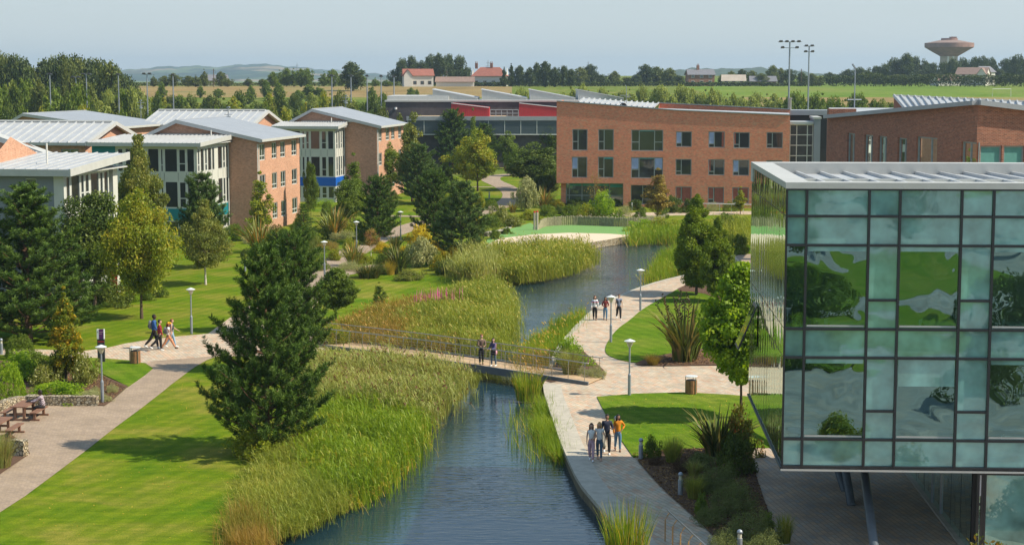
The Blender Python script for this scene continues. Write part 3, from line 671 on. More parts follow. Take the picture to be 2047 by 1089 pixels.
brick_block('C','brick campus building with bright blue band on its white glazed bay, farthest of the row','x' and (753,249),10.4,9.6,583,625,219,241.5,(806,240),[(756.5,763),(771,778),(782,788.6),(796,802)],(771,(256,281)),'brick_left',GRP,
 dict(c=(669.5,255),z=10.1,left=548,ref=640,rows=(262,298.5,313,353,373,396),front=[(560,575,'f'),(580,600,'f'),(603,609,'n'),(611,618,'t'),(620.5,639,'f'),(642,652.5,'t'),(655,666.5,'f')],
  side=[(671.5,674.5,'n'),(676,679,'f'),(680.5,683.3,'n'),(684.5,688,'f'),(689.5,692.5,'f'),(696,701,'f'),(702.5,707,'n'),(709,714,'f')]),'blue_panel',
 dict(xr=(505,251),xl=281,ridge=(515,222),d=7.,dy=5.,wins=[(296,312,262,274)]))
# nearest building on the left edge
def buildingA():
    fr=Fr(126,345,10.,9.6); t=fr.thing('campus_building','grey and white panelled campus building at the left edge, partly behind the big pine','building',GRP)
    rows=[fr.onX(182,y)[1] for y in (346,409.5)]; st=3.35
    cols=[(131,139,'n'),(141.5,158.5,'f'),(160.5,167.5,'m'),(169.5,177.5,'m'),(180.5,197,'f'),(199,205.5,'n'),(207.5,215.5,'f')]
    sh=[]
    for c in cols:
        a0=fr.onX(c[0],346)[0]; a1=fr.onX(c[1],346)[0]
        for k in range(3): sh.append((a0,a1,max(.2,rows[1]-st*k),rows[0]-st*k,c[2]))
    dep=fr.onX(217,340)[0]; dep2=fr.onX(233,340)[0]
    w=MB(); wallmesh(w,PX(0),0,dep,0,9.9,[s[:4] for s in sh],rev=.05); w.add([(0,dep,0),(-.8,dep,0),(-.8,dep,9.9),(0,dep,9.9)],[(0,1,2,3)]); w.build('bay_wall','white_panel',t)
    KB={'n':[('h',.28)],'f':[],'m':[('h',.42)]}
    for h in sh: window(t,PX(0),*h[:4],bars=KB[h[4]],fw=.09 if h[4]!='f' else .05,dep=.045)
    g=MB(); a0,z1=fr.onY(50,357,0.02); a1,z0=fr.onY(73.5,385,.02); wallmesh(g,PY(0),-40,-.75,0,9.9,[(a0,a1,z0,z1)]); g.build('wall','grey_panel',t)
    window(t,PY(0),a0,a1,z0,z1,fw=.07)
    for zz in range(1,24):
        pass
    jm=MB()
    for k in range(1,25): pbox(jm,PY(0),-40,-.76,k*.4,k*.4+.02,-.012,.0)
    jm.build('cladding_joint','grey_panel',t)
    p=MB(); p.box(-.74,.04,-.04,.3,0,9.95); p.build('corner_pillar','white_panel',t); p=MB(); p.box(-.5,.06,dep2-.9,dep2,0,10.05); p.build('corner_pillar','white_panel',t)
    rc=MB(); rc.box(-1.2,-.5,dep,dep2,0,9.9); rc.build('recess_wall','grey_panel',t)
    rr=ribbed(t,(-40,-.6,10.2),(.75,-.6,10.2),(.75,dep2+.6,10.95),(-40,dep2+.6,10.95),48,'roof_metal')
    f=MB(); f.box(-40,.75,-.72,-.6,9.75,10.25); f.hexa([(.75,-.72,9.75),(.9,-.72,9.75),(.9,dep2+.6,10.45),(.75,dep2+.6,10.45)],[(.75,-.72,10.3),(.9,-.72,10.3),(.9,dep2+.6,11.05),(.75,dep2+.6,11.05)])
    f.box(-40,.7,-.55,dep2+.5,9.86,9.96); f.build('fascia','pale_metal',rr)
    # brick wing gable behind
    y0=dep2*.45; xr_,zr_=fr.onY(103,317,y0+6); x0_,z0_=fr.onY(0,288,y0+2)
    b=MB(); xw=xr_-1.0
    b.add([(xw,y0-1,0),(xw,y0+7,0),(xw,y0+7,zr_),(xw,y0+1,z0_+.6),(xw,y0-1,z0_-.4)],[(0,1,2,3,4)]); b.add([(-45,y0+6.8,9),(xr_,y0+6.8,9),(xr_,y0+6.8,zr_-.1),(x0_,y0+6.8,z0_-.1),(-45,y0+6.8,z0_+1)],[(0,1,2,3,4)])
    b.build('gable_wall','brick_left',t)
    v=MB(); v.hexa([(x0_-6,y0+6,z0_+1.3),(xr_+.6,y0+6,zr_-.35),(xr_+.6,y0+7.4,zr_-.35),(x0_-6,y0+7.4,z0_+1.3)],[(x0_-6,y0+6,z0_+1.75),(xr_+.6,y0+6,zr_+.05),(xr_+.6,y0+7.4,zr_+.05),(x0_-6,y0+7.4,z0_+1.75)])
    v.build('gable_roof','pale_metal',t)
    vn=MB(); vn.lathe([(.07,0),(.07,1.6)],8,(fr.onY(94,317,3)[0],3,10.4)); vn.build('roof_vent','render_white',t)
buildingA()
# building behind with a low grey gable
def buildingG():
    fr=Fr(222,253,10.4,9.6); t=fr.thing('campus_building','low brick building showing only its plain grey gabled roof behind the ribbed wing','building',GRP)
    xa,za=fr.onY(48,228); xl,zl=fr.onY(24,242); mb=MB(); wallmesh(mb,PY(0),xl,0,0,9.5,[],[(xl,zl-.05),(xa,za-.05),(0,10.3)])
    wallmesh(mb,PX(0),0,20,0,10.3,[]); mb.build('wall','brick_left',t); gable(t,xl,xa,0,zl,za,10.35,0,20)
    w=MB()
buildingG()
# ---------- central brick hall of residence ----------
def central():
    fr=Fr(1113,203,13.7,5.5); t=fr.thing('brick_building','long three storey orange brick building with grey framed windows behind the pond','building')
    X=lambda px,py: fr.onY(px,py)[0]
    Z=lambda px,py: fr.onY(px,py)[1]
    x1=X(1579,260); 
    tops=[(0,13.7),(X(1352,221.5),Z(1352,221.5)),(x1,Z(1579,231))]
    ws=[]
    for (p0,p1,q0,q1,k) in [(1144,1174.5,258.5,301,'a'),(1196,1227,258.5,301,'a'),(1262,1326,259.5,302,'w'),(1351.5,1383,263,294,'s'),(1416.5,1449,263,295.5,'s'),(1466.5,1499,264.5,296.5,'s'),(1532.5,1565,264.5,296.5,'s'),
        (1143,1174,313.5,355.5,'a'),(1195.5,1226.5,313.5,355.5,'a'),(1261.5,1325.5,314.5,356.5,'w'),(1350.5,1382.5,318,350,'s'),(1416,1448.5,318.5,350.5,'s'),(1465,1498,319.5,351.5,'s'),(1532,1564,320.5,352,'s'),
        (1350.5,1382.5,373,405,'c'),(1415,1447.5,374,406,'c'),(1464,1497,374.5,406.5,'c'),(1531,1563,375,407,'c')]:
        ws.append((X(p0,q0),X(p1,q0),Z(p0,q1),Z(p0,q0),k))
    zu=Z(1113,366); gx1=X(1246,366)
    doors=[(X(1261,370),X(1333,370),Z(1290,409),Z(1290,370))]
    mb=MB(); Pm=PY(0)
    wallmesh(mb,Pm,0,gx1,zu,11.2,[w[:4] for w in ws if w[1]<gx1]); 
    wallmesh(mb,Pm,gx1,x1,0,11.2,[w[:4] for w in ws if w[0]>gx1]+doors,None)
    mb.add([(0,0,11.2),(gx1,0,11.2),(x1,0,11.2)]+[(a,0,z) for a,z in reversed(tops)],[(0,1,2,3,4,5)])
    mb.add([(0,0,zu),(gx1,0,zu),(gx1,3,zu),(0,3,zu)],[(3,2,1,0)])
    mb.add([(0,0,zu),(0,14,zu),(0,14,13.7),(0,0,13.7)],[(3,2,1,0)]); mb.add([(x1,0,0),(x1,14,0),(x1,14,11),(x1,0,11)],[(0,1,2,3)]); mb.add([(gx1,0,0),(gx1,3,0),(gx1,3,zu),(gx1,0,zu)],[(0,1,2,3)])
    mb.box(.5,X(1130,370),1.2,13,0,zu-.01)
    mb.build('wall','brick_orange',t)
    for i,w in enumerate(ws):
        k=w[4]; ex=[]
        if k=='a': bars=[('v',.38),('h',.42,0,.38)]
        elif k=='w': bars=[('v',.25),('v',.73),('h',.42,0,.25),('h',.42,.73,1)]
        else: bars=[('v',.36),('h',.24,0,.36)]
        if i==7: ex=[(.03,.36,.45,.97,'blind_blue')]
        if i==9: ex=[(.02,.23,.45,.97,'blind_blue'),(.75,.98,.45,.97,'blind_blue'),(.27,.71,.93,.97,'blind_aqua')]
        if i==8: ex=[(.4,.95,.9,.97,'blind_aqua')]
        if i==2: ex=[(.27,.71,.93,.97,'blind_aqua')]
        if i in (3,4,12): ex=[(.05,.33,.27,.95,'blind_blue')]
        if i==4: ex.append((.82,.95,.05,.95,'curtain'))
        if i in (5,11): ex=[(.05,.14,.27,.95,'curtain')]
        if k=='c': ex=[(.42,.95,.05,.94,'curtain'),(.05,.33,.28,.94,'curtain')]
        window(t,Pm,*w[:4],bars=bars,fw=.11,frame='frame_grey',extra=ex)
    for d in doors: window(t,Pm,*d,bars=[('v',.33),('v',.66)],fw=.1,frame='frame_grey',dep=.6)
    gx0=X(1130,370)
    window(t,PY(1.2),gx0,gx1,.2,zu-.02,bars=[('v',.06),('v',.28),('v',.5),('v',.76),('h',.42)],fw=.12,frame='frame_grey',glass='window_glass_pale',extra=[(.07,.27,.86,.97,'blind_aqua'),(.29,.49,.86,.97,'blind_aqua'),(.51,.75,.86,.97,'blind_aqua'),(.77,.98,.8,.97,'blind_aqua')])
    cp=MB()
    for (a,b) in zip(tops[:-1],tops[1:]): edgebox(cp,(a[0],.1,a[1]),(b[0],.1,b[1]),.5,.13)
    cp.build('coping','frame_grey',t)
    # metal roof rising behind the parapet
    def bk(px,py,y): a,z=fr.onY(px,py,y); return Vector((a,y,z))
    rp=[bk(1157,205,1.5),bk(1306,217,1.5),bk(1317,207,9),bk(1168,197,9)]
    ribbed(t,*rp,14,'roof_metal','roof',.18,.14)
    r2=MB(); r2.slab([bk(1310,219.5,.4),bk(1578,229.5,.4),bk(1578,226,8),bk(1318,216.5,3)],.2); r2.build('rear_roof','roof_metal',t)
    b2=MB(); a=bk(1318,207,9); b=bk(1579,219.5,9); b2.hexa([(a.x,9,a.z-3),(b.x,9,b.z-3),(b.x,9.4,b.z-3),(a.x,9.4,a.z-3)],[(a.x,9,a.z),(b.x,9,b.z),(b.x,9.4,b.z),(a.x,9.4,a.z)]); q=bk(1306,217.5,1.5)
    b2.add([(a.x,1.5,q.z-1),(a.x,9,a.z-3),(a.x,9,a.z),(a.x,1.5,q.z+.1)],[(0,1,2,3)]); b2.build('rear_wall','brick_orange',t)
    c2=MB(); edgebox(c2,a,b,.5,.12,(0,.2,0)); c2.build('coping','frame_grey',t)
    an=MB(); q=bk(1252,206,6); an.tube([q,q+Vector((0,0,2.1))],.05,5); an.tube([q+Vector((-.9,0,1)),q+Vector((.5,0,1))],.04,5)
    an.tube([q+Vector((0,0,2.1)),q+Vector((-.2,0,2.4))],.03,5); an.lathe([(.02,0),(.42,.1),(.45,.14)],12,tuple(q+Vector((.2,-.1,.7)))); o=an.build('rooftop_aerial','frame_grey',t)
    di=MB(); q=bk(1246,213,1.9)
    for r_ in range(1): di.tube([q+Vector((0,-.1,0)),q+Vector((0,.05,.06))],[.5,.35],14)
    di.build('satellite_dish','charcoal',t)
    # glazed link on the right
    lk=fr.thing('glazed_link','glazed stair link with slim metal roof between the two brick buildings','building')
    def P2(px,py,y): return fr.onY(px,py,y)
    a0=x1+.05; a1=P2(1626,260,1.)[0]; zt_=P2(1600,249,1.)[1]
    lw=MB(); lw.box(a0,a1,1.3,6,0,zt_-.1); lw.build('core_wall','charcoal',lk)
    window(lk,PY(1.),a0,a1,0,zt_,bars=[('v',.3),('v',.75)]+[('h',k/8) for k in range(1,8)],fw=.12,frame='frame_pale',glass='window_glass_pale',dep=.1)
    r=MB(); r.box(a0,a1,.7,6,zt_,zt_+.35); r.build('roof','roof_metal',lk)
    a2=P2(1640,240,1.)[0]; pz=P2(1630,238,.6)[1]; p=MB(); p.box(a1+.02,a2,.5,7,0,pz); p.build('pier','grey_panel',lk); 
    pc=MB(); pc.box(a1-.1,a2+.1,.4,7.1,pz,pz+.25); pc.build('coping','pale_metal',lk)
    a3=P2(1660,240,9)[0]; z4=P2(1600,226,9)[1]; d=MB(); d.box(x1-2,a3+4,9.6,14,0,z4-.3); d.build('dark_wall','charcoal',lk)
    e=MB(); e.box(x1-2,a3+4,9.2,14.2,z4-.3,z4+.35); e.build('rear_coping','roof_grey',lk)
    ch=MB(); q=P2(1580,206,9); ch.lathe([(.22,0),(.22,1.8),(.3,1.8),(.3,2.0)],10,(q[0],10,z4)); ch.build('flue','steel',lk)
    # timber rail on the terrace
    hr=fr.thing('handrail','long low grey handrail running along the path before the brick building','railing'); 
    a=G(1368,421); b=G(1500,424); 
    h=MB(); a=a-fr.O; b=b-fr.O; pa=Vector((a.dot(fr.u),a.dot(fr.v),0)); pb=Vector((b.dot(fr.u),b.dot(fr.v),0)); pb=pa+(pb-pa)*1.25
    h.tube([pa+Vector((0,0,.95)),pb+Vector((0,0,.95))],.06,6); h.build('rail','frame_pale',hr)
    for k in range(8):
        s=MB(); p=pa.lerp(pb,k/7); s.tube([p,p+Vector((0,0,.93))],.04,6); s.build('post','frame_pale',hr)
    return fr
FC=central()
# ---------- right brick building ----------
def rightb():
    fr=Fr(1955,210,0,-9.35,d=120.); top=fr.top; t=fr.thing('brick_building','dark brown brick building with tall narrow windows rising behind the glass block','building')
    P=PX(0,-1)
    xe,ze=fr.onX(1655,237); hol=[]
    for (p0,p1,q) in [(1694,1709,267),(1728,1745,270.5),(1756,1773,273),(1795,1813,276.5),(1832,1874,276),(1922,1953,285)]:
        a0=fr.onX(p0,q)[0]; a1,z1=fr.onX(p1,q); hol.append((a1,a0,z1-3.3,z1))
    mb=MB(); zc=min(z[3] for z in hol)+1.; zc=11.6; zc=max(h[3] for h in hol)+.05
    wallmesh(mb,P,0,xe,0,zc,hol,[(0,top),(xe,ze)])
    Pf=PY(0); x2=16.; z2=fr.onY(2047,219)[1]-2; h2=[]
    for (p0,p1,q) in [(1960,2003,291.5),(2007,2048,291.5),(2052,2095,291.5)]:
        a0=fr.onY(p0,q)[0]; a1,z1=fr.onY(p1,q); h2.append((a0,a1,z1-2.4,z1))
    wallmesh(mb,Pf,0,x2,0,12.4,h2,[(0,top),(x2,13.1)]); mb.add([(x2,0,0),(x2,xe,0),(x2,xe,13),(x2,0,13)],[(0,1,2,3)])
    mb.build('wall','brick_brown',t)
    for i,h in enumerate(hol): window(t,P,*h,bars=[('v',.35 if i<5 else .5)]+([('h',.25,0,.35)] if i<4 else []),fw=.12,frame='frame_grey',glass='window_glass_pale',dep=.2)
    for h in h2: window(t,Pf,*h,fw=.12,frame='frame_grey',glass='clear_glass',extra=[(.04,.96,.35,.95,'blind_dull')],dep=.2)
    c=MB(); edgebox(c,(0,0,top),(0,xe,ze),.9,.3); edgebox(c,(0,0,top),(x2,0,13.1),.9,.35); c.build('coping','roof_grey',t)
    def bk(px,py,Y):
        p=D(px,py,Y)-fr.O; return Vector((p.dot(fr.u),p.dot(fr.v),D(px,py,Y).z))
    a=bk(1787,192,150); b=bk(2140,209,134); c_=bk(2140,230,122); d=bk(1808,219,140)
    d=bk(1812,221,137); b=bk(2140,209,142); c_=bk(2140,224,128); ribbed(t,d,c_,b,a,24,'roof_metal','roof',.16,.12)
    g=MB(); g.add([a,d,(d.x,d.y,a.z-2.2),(a.x,a.y,a.z-2.2)],[(0,1,2,3)]); g.build('roof_gable','brick_brown',t)
    g2=MB(); g2.tube([a,b],.14,6); g2.tube([a,d],.12,6); g2.build('roof_trim','pale_metal',t)
    # lower rear block
    e=fr.thing('rear_block','low brick rear block with white metal roof seen over the dark brick wall','building')
    a=bk(1657,218,156); b=bk(1712,219,156); h=MB(); h.hexa([(a.x,a.y,0),(b.x,b.y,0),(b.x+.2,b.y+1,0),(a.x+.2,a.y+1,0)],[(a.x,a.y,a.z),(b.x,b.y,a.z),(b.x+.2,b.y+1,a.z),(a.x+.2,a.y+1,a.z)]); h.build('wall','brick_brown',e)
    c_=bk(1712,225,158); d=bk(1787,222,150); 
    r=MB(); r.slab([bk(1657,217,160),bk(1712,224,158),bk(1790,222,150),bk(1790,216,166),bk(1657,215.5,170)],.3); r.build('roof','roof_metal',e)
    an=MB(); q=bk(1708,216,165); an.tube([q,q+Vector((0,0,3.8))],.06,5); an.tube([q+Vector((-.7,0,.8)),q+Vector((.7,0,.8))],.04,5); an.tube([q+Vector((0,0,3.8)),q+Vector((-.3,0,4.2))],.1,5); an.build('camera_mast','lamp_grey',e)
rightb()
# ---------- sports hall ----------
def hall():
    fr=Fr(771,203,12.,0,d=330.); t=fr.thing('sports_hall','dark grey brick sports hall with white sawtooth roof lights and red roof boxes','building')
    def q(px,py,Y): p=D(px,py,Y)-fr.O; return Vector((p.x,p.y,D(px,py,Y).z))
    zt_=q(771,204,330).z; w=MB(); w.box(0,42,0,22,0,zt_); w.build('wall','dark_brick',t)
    r=MB(); r.box(-.2,42,-.2,22,zt_,zt_+.3); r.box(0,12,4,22,zt_+.3,zt_+1.1); r.build('roof_edge','pale_metal',t)
    for x0 in (865,963,1059,1156):
        a=q(x0,181,336); b=q(x0+91,204,336); Y0=6.; Y1=20.; s=MB()
        s.hexa([(a.x,Y0,zt_+.3),(b.x,Y0,zt_+.3),(b.x,Y1,zt_+.3),(a.x,Y1,zt_+.3)],[(a.x,Y0,a.z),(b.x,Y0,zt_+.6),(b.x,Y1,zt_+.6),(a.x,Y1,a.z)])
        for k in range(1,26): s.box(a.x+k*.33,a.x+k*.33+.05,Y0-.03,Y0,zt_+.3,a.z-(a.z-zt_-.6)*(k*.33)/(b.x-a.x))
        s2=MB(); s2.slab([(a.x-.15,Y0-.15,a.z+.25),(b.x,Y0-.15,zt_+.75),(b.x,Y1,zt_+.75),(a.x-.15,Y1,a.z+.25)],.18)
        o=s.build('sawtooth_rooflight','pale_metal',t); s2.build('rooflight_cover','roof_metal',o)
    # front canopy block
    zc=q(900,234,318).z; f=MB(); a=q(815,234,318); f.box(a.x,40,-12,-.05,zc-1,zc); f.build('canopy_roof','felt_tan',t)
    g=MB(); g.box(a.x-.1,40,-12.4,-12.01,zc-3.2,zc-.7); g.build('canopy_glazing','canopy_blue',t); g=MB(); g.box(a.x-.2,40,-12.6,-12.0,zc-.65,zc+.1); g.build('canopy_trim','roof_grey',t)
    g=MB(); 
    for k in range(9): g.box(a.x+k*3,a.x+k*3+.12,-12.45,-12.41,zc-3.2,zc-.7)
    g.box(a.x,40,-12.46,-12.4,zc-3.35,zc-3.15); g.build('canopy_mullion','frame_pale',t)
    g=MB(); g.box(a.x,40,-11.5,-.06,0,zc-3.3); g.build('lower_wall','dark_brick',t)
    for (x0,x1) in ((902,978),(1038,1122)):
        a=q(x0,207,319); b=q(x1,216,319); s=MB(); s.hexa([(a.x,-11,zc),(b.x,-11,zc),(b.x,-1,zc),(a.x,-1,zc)],[(a.x,-11,a.z),(b.x,-11,b.z),(b.x,-1,b.z),(a.x,-1,a.z)])
        for k in range(1,18): s.box(a.x+k*(b.x-a.x)/18,a.x+k*(b.x-a.x)/18+.06,-11.04,-11,zc,b.z)
        o=s.build('red_roof_box','red_metal',t); s=MB(); edgebox(s,(a.x,-11,a.z),(b.x,-11,b.z),.25,.14); s.build('box_trim','sign_white',o)
    g=MB()
    x0=q(980,225,319).x; x1=q(1036,225,319).x
    for k in range(6): g.tube([(x0+(x1-x0)*k/5,-11,zc),(x0+(x1-x0)*k/5,-11,zc+1.3)],.05,4)
    for z_ in (.65,1.3): g.tube([(x0,-11,zc+z_),(x1,-11,zc+z_)],.05,4)
    g.build('roof_railing','roof_grey',t)
    g=MB(); a=q(791,219,329.8); g.lathe([(.25,0),(.25,.4)],8,(a.x,-.2,a.z)); g.build('wall_lamp','sign_white',t)
hall()
# ---------- glass building ----------
def glassb():
    fr=Fr(1573,378,0,3.1,d=59.); top=fr.top; t=fr.thing('glass_building','modern green glass block raised on slanting columns with a white metal roof rim','building')
    Pf=PY(0); 
    zs=[fr.onY(1605,y)[1] for y in (378,432,490,657,714,877,932)]; zc1=fr.onY(1605,599)[1]; zc2=fr.onY(1605,820)[1]
    xsn=[0]+[fr.onY(x,430)[0] for x in (1612.5,1737.5,1799,1922.5,1986.5,2110)]
    wN=xsn[3]-xsn[2]; wW=xsn[2]-xsn[1]
    x=xsn[-1]
    while len(xsn)<13: x+= wN if len(xsn)%2==1 else wW; xsn.append(x)
    m=.085; frm=MB(); zb=zs[-1]
    XE=xsn[-1]
    for i,x in enumerate(xsn): pbox(frm,Pf,x-m/2+(m/2 if i==0 else 0),x+m/2,zb,zs[0],-.05,.12)
    for z in zs: pbox(frm,Pf,0,XE,z-m/2,z+m/2,-.045,.115)
    for i in range(2,len(xsn)-1,2):
        for z in (zc1,zc2): pbox(frm,Pf,xsn[i]+m/2,xsn[i+1]-m/2,z-m/2,z+m/2,-.04,.11)
    frm.build('facade_frame','frame_dark',t)
    tilt=rng.normal(0,.0035,(400,2)); c=0
    for i in range(len(xsn)-1):
        for j in range(6):
            za,zb_=zs[j+1],zs[j]; wide=(i%2==1)
            cells=[(za,zb_)]
            if j in (2,4) and not wide and i>0: zz=zc1 if j==2 else zc2; cells=[(za,zz),(zz,zb_)]
            for (a,b) in cells:
                clear=(j in (2,4) and (wide)); half=(j in(2,4) and i==0)
                g=MB(); x0,x1=xsn[i]+m/2+.005,xsn[i+1]-m/2-.005; a_,b_=a+m/2+.005,b-m/2-.005
                tx,ty=tilt[c]; c+=1; cx,cz=(x1-x0)/2,(b_-a_)/2
                g.add([(x0,.05-tx*cx-ty*cz,a_),(x1,.05+tx*cx-ty*cz,a_),(x1,.05+tx*cx+ty*cz,b_),(x0,.05-tx*cx+ty*cz,b_)],[(0,1,2,3)])
                g.build('clear_pane' if (clear or half) else 'frosted_pane','clear_glass' if (clear or half) else 'aqua_glass',t)
                if clear:
                    bl=MB(); bl.box(x0,x1,.075,.09,b_-.28 if not(j==4 and i==3) else b_-1.0,b_); 
                    # roller blind head seen through glass is part of the pane edge
                    s=MB(); s.box(x0+.03,x1-.03,.02,.035,b_-.16 if not(j==4 and i==3) else b_-.95,b_-.01); s.build('blind','aqua_glass',t)
                    s=MB(); s.box(x0+.03,x1-.03,.022,.034,a_+.03,a_+.09); s.build('sill_rail','pale_metal',t)
    # left side: long mirror glazing strips
    dep=14.1; Ps=PX(0,-1); Zb=zs[-1]
    n=14; sm=MB()
    for k in range(n):
        y0=.06+k*(dep-.06)/n; y1=y0+(dep-.06)/n-.03
        for (a,b) in ((zs[1],zs[0]),(zs[3],zs[1]),(zs[4],zs[3]),(zs[6],zs[4])):
            g=MB(); t1,t2=rng.normal(0,.004,2); 
            m5=[]; nn=4
            for ii in range(nn+1):
                f=ii/nn; bow=math.sin(f*math.pi)*.003
                for zz in (a+.02,b-.02): m5.append((0-bow+t1*(f-.5),y0+(y1-y0)*f,zz))
            g.add(m5,[(2*ii,2*ii+1,2*ii+3,2*ii+2) for ii in range(nn)]); g.build('mirror_pane','mirror_glass',t,True)
    for z in (zs[1],zs[3],zs[4]): pbox(sm,Ps,.06,dep,z-.02,z+.02,.0,.05)
    pbox(sm,Ps,.02,dep,Zb-.1,Zb-.03,-.06,.05); pbox(sm,Ps,0.01,.07,Zb,zs[0],-.02,.05)
    sm.add([(.08,.1,Zb),(.08,dep,Zb),(.08,dep,zs[0]),(.08,.1,zs[0])],[(0,1,2,3)])
    sm.build('side_frame','frame_dark',t)
    # structure behind glass, soffit
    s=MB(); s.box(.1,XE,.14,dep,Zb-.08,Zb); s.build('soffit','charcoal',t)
    s=MB(); s.box(-.04,XE,-.06,.10,Zb-.15,Zb-.085); s.build('soffit_trim','pale_metal',t)
    zf1=zs[4]-.35
    s=MB(); s.box(.12,XE,6.,6.1,Zb,zs[0]); s.build('inner_wall','white_panel',t)
    for zq in (Zb+.02,zs[4]+.25): s=MB(); s.box(.12,XE,.16,5.99,zq,zq+.12); s.build('floor','felt_tan',t)
    for zq in (zs[3]-.1,zs[1]-.1): s=MB(); s.box(.12,XE,.16,5.99,zq,zq+.1); s.build('ceiling','white_panel',t)
    k_=0
    for (fx,fz) in ((xsn[1]+1.2,zs[4]+.37),(xsn[3]+1.3,zs[4]+.37),(xsn[5]+1.,zs[4]+.37),(xsn[1]+1.4,Zb+.14),(xsn[5]+1.1,Zb+.14)):
        names=['behind the upper left clear pane','behind the upper middle clear pane','behind the upper right clear pane','behind the lower left clear pane','behind the lower right clear pane'][k_]; k_+=1
        p=fr.O+fr.u*fx+fr.v*1.1; q_=thing('desk','white desk inside the glass block '+names,'desk',(p.x,p.y,fz),-fr.az,'desks inside the glass block')
        d_=MB(); d_.box(-.2,1.2,-.35,.35,.70,.74); d_.build('top','sign_white',q_)
        for ax in (-.15,1.15):
            for ay in (-.3,.3): d_=MB(); d_.box(ax-.025,ax+.025,ay-.025,ay+.025,0,.70); d_.build('leg','sign_white',q_)
        p=fr.O+fr.u*(fx-.55)+fr.v*.9; q_=thing('chair','pale chair inside the glass block '+names,'chair',(p.x,p.y,fz),-fr.az+1.2,'chairs inside the glass block')
        d_=MB(); d_.box(-.22,.22,-.22,.22,.44,.48); d_.build('seat','curtain',q_); d_=MB(); d_.box(-.2,.2,-.24,-.2,.55,.9); d_.build('backrest','sign_white',q_)
        for ax in (-.18,.18):
            for ay in (-.18,.18): d_=MB(); d_.tube([(ax*1.2,ay*1.2,0),(ax,ay,.44)],.015,5); d_.build('leg','sign_white',q_)
    s=MB(); s.box(.1,XE,dep-.1,dep-.001,Zb,top); s.build('rear_wall','charcoal',t)
    # roof: rim, sunken standing-seam deck
    rz=fr.onY(1575,364.5)[1]
    def rimz(y): return rz
    rim=MB(); a0=-.04; W=.8
    zf=rz+.0
    rim.box(a0,XE,-.06,.55,top+.02,zf)
    rim.box(a0,W,.56,dep-.8,top+.02,zf+.002)
    rim.box(a0,XE,dep-.79,dep+.02,zf-.8,zf+.004)
    rim.build('roof_rim','pale_metal',t)
    ribbed(t,(W+.01,.56,zf-.28),(XE,.56,zf-.28),(XE,dep-.8,zf-.46),(W+.01,dep-.8,zf-.46),int((XE-W)/.95),'roof_metal','roof_deck',.12,.10)
    # flue/opening vent on the side
    y,z=fr.onX(1512,650,0)
    v=MB(); hz=.9; w=.75
    for (ya,yb) in ((y-w,y+w),):
        v.hexa([(-.03,ya,z+hz),(-.03,yb,z+hz),(-.07,yb,z+hz),(-.07,ya,z+hz)],[(-.75,ya,z-hz),(-.75,yb,z-hz),(-.82,yb,z-hz),(-.82,ya,z-hz)])
    o=v.build('opening_vent','frame_dark',t)
    v=MB(); v.add([(-.79,y-w+.1,z-hz+.1),(-.79,y+w-.1,z-hz+.1),(-.12,y+w-.1,z+hz-.1),(-.12,y-w+.1,z+hz-.1)],[(0,1,2,3)])
    v.add([(-.03,y-w+.1,z-hz),(-.03,y+w-.1,z-hz),(-.03,y+w-.1,z+hz-.1),(-.03,y-w+.1,z+hz-.1)],[(0,1,2,3)]); v.build('pane','mirror_glass',o)
    # ground floor block at right
    p=G(1925,1089)-fr.O; gx=p.dot(fr.u); p2=G(1859,999)-fr.O; gx=(gx+p2.dot(fr.u))/2; zt_=Zb-.16
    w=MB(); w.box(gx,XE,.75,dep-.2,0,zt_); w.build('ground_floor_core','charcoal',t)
    k=MB(); k.box(gx-.22,gx-.005,.3,dep-.2,.03,.12); k.build('plinth','coping_stone',t)
    for i in range(9):
        y0=.8+i*1.75; g=MB(); g.add([(gx-.03,y0,.12),(gx-.03,y0+1.68,.12),(gx-.03,y0+1.68,zt_),(gx-.03,y0,zt_)],[(0,1,2,3)]); g.build('side_pane','mirror_glass' ,t)
        if i in (3,4): s=MB(); pbox(s,PX(gx,-1),y0-.08,y0+.0,.1,zt_,-.09,.0); s.build('door_frame','lamp_grey',t)
    s=MB(); x_a=xsn[4]+ (xsn[5]-xsn[4])*.35
    gl=[gx+.02,xsn[5]]; xs2=gl+[xsn[6],xsn[7],xsn[8]]
    for i in range(len(xs2)-1):
        window(t,PY(.18),xs2[i],xs2[i+1],.1,zt_-.01,bars=[('h',.62)] if i==0 else [],fw=.09,glass='aqua_glass' if i else 'clear_glass',frame='frame_dark',dep=.02,extra=[(.1,.9,.72,.98,'sign_white')] if i==0 else [])
    # slanting columns
    for (bx_,by_,tx_,ty_,yo,r_) in ((1752,1125,1727,937,5.,.17),(1690,983,1675,937,2.,.17),(1702,1011,1690,937,2.5,.17)):
        a=G(bx_,by_); b=D(tx_,ty_,a.y+yo); d=b-a; s_=(zt_+.06-a.z)/d.z; b=a+d*s_; a-=fr.O; b-=fr.O
        s=MB(); s.tube([(a.dot(fr.u),a.dot(fr.v),0),(b.dot(fr.u),b.dot(fr.v),b.z)],r_,16); s.build('slanting_column','column_grey',t,True)
    # chairs and table just inside
    return fr,zs,xsn
FG,GZ,GX=glassb()
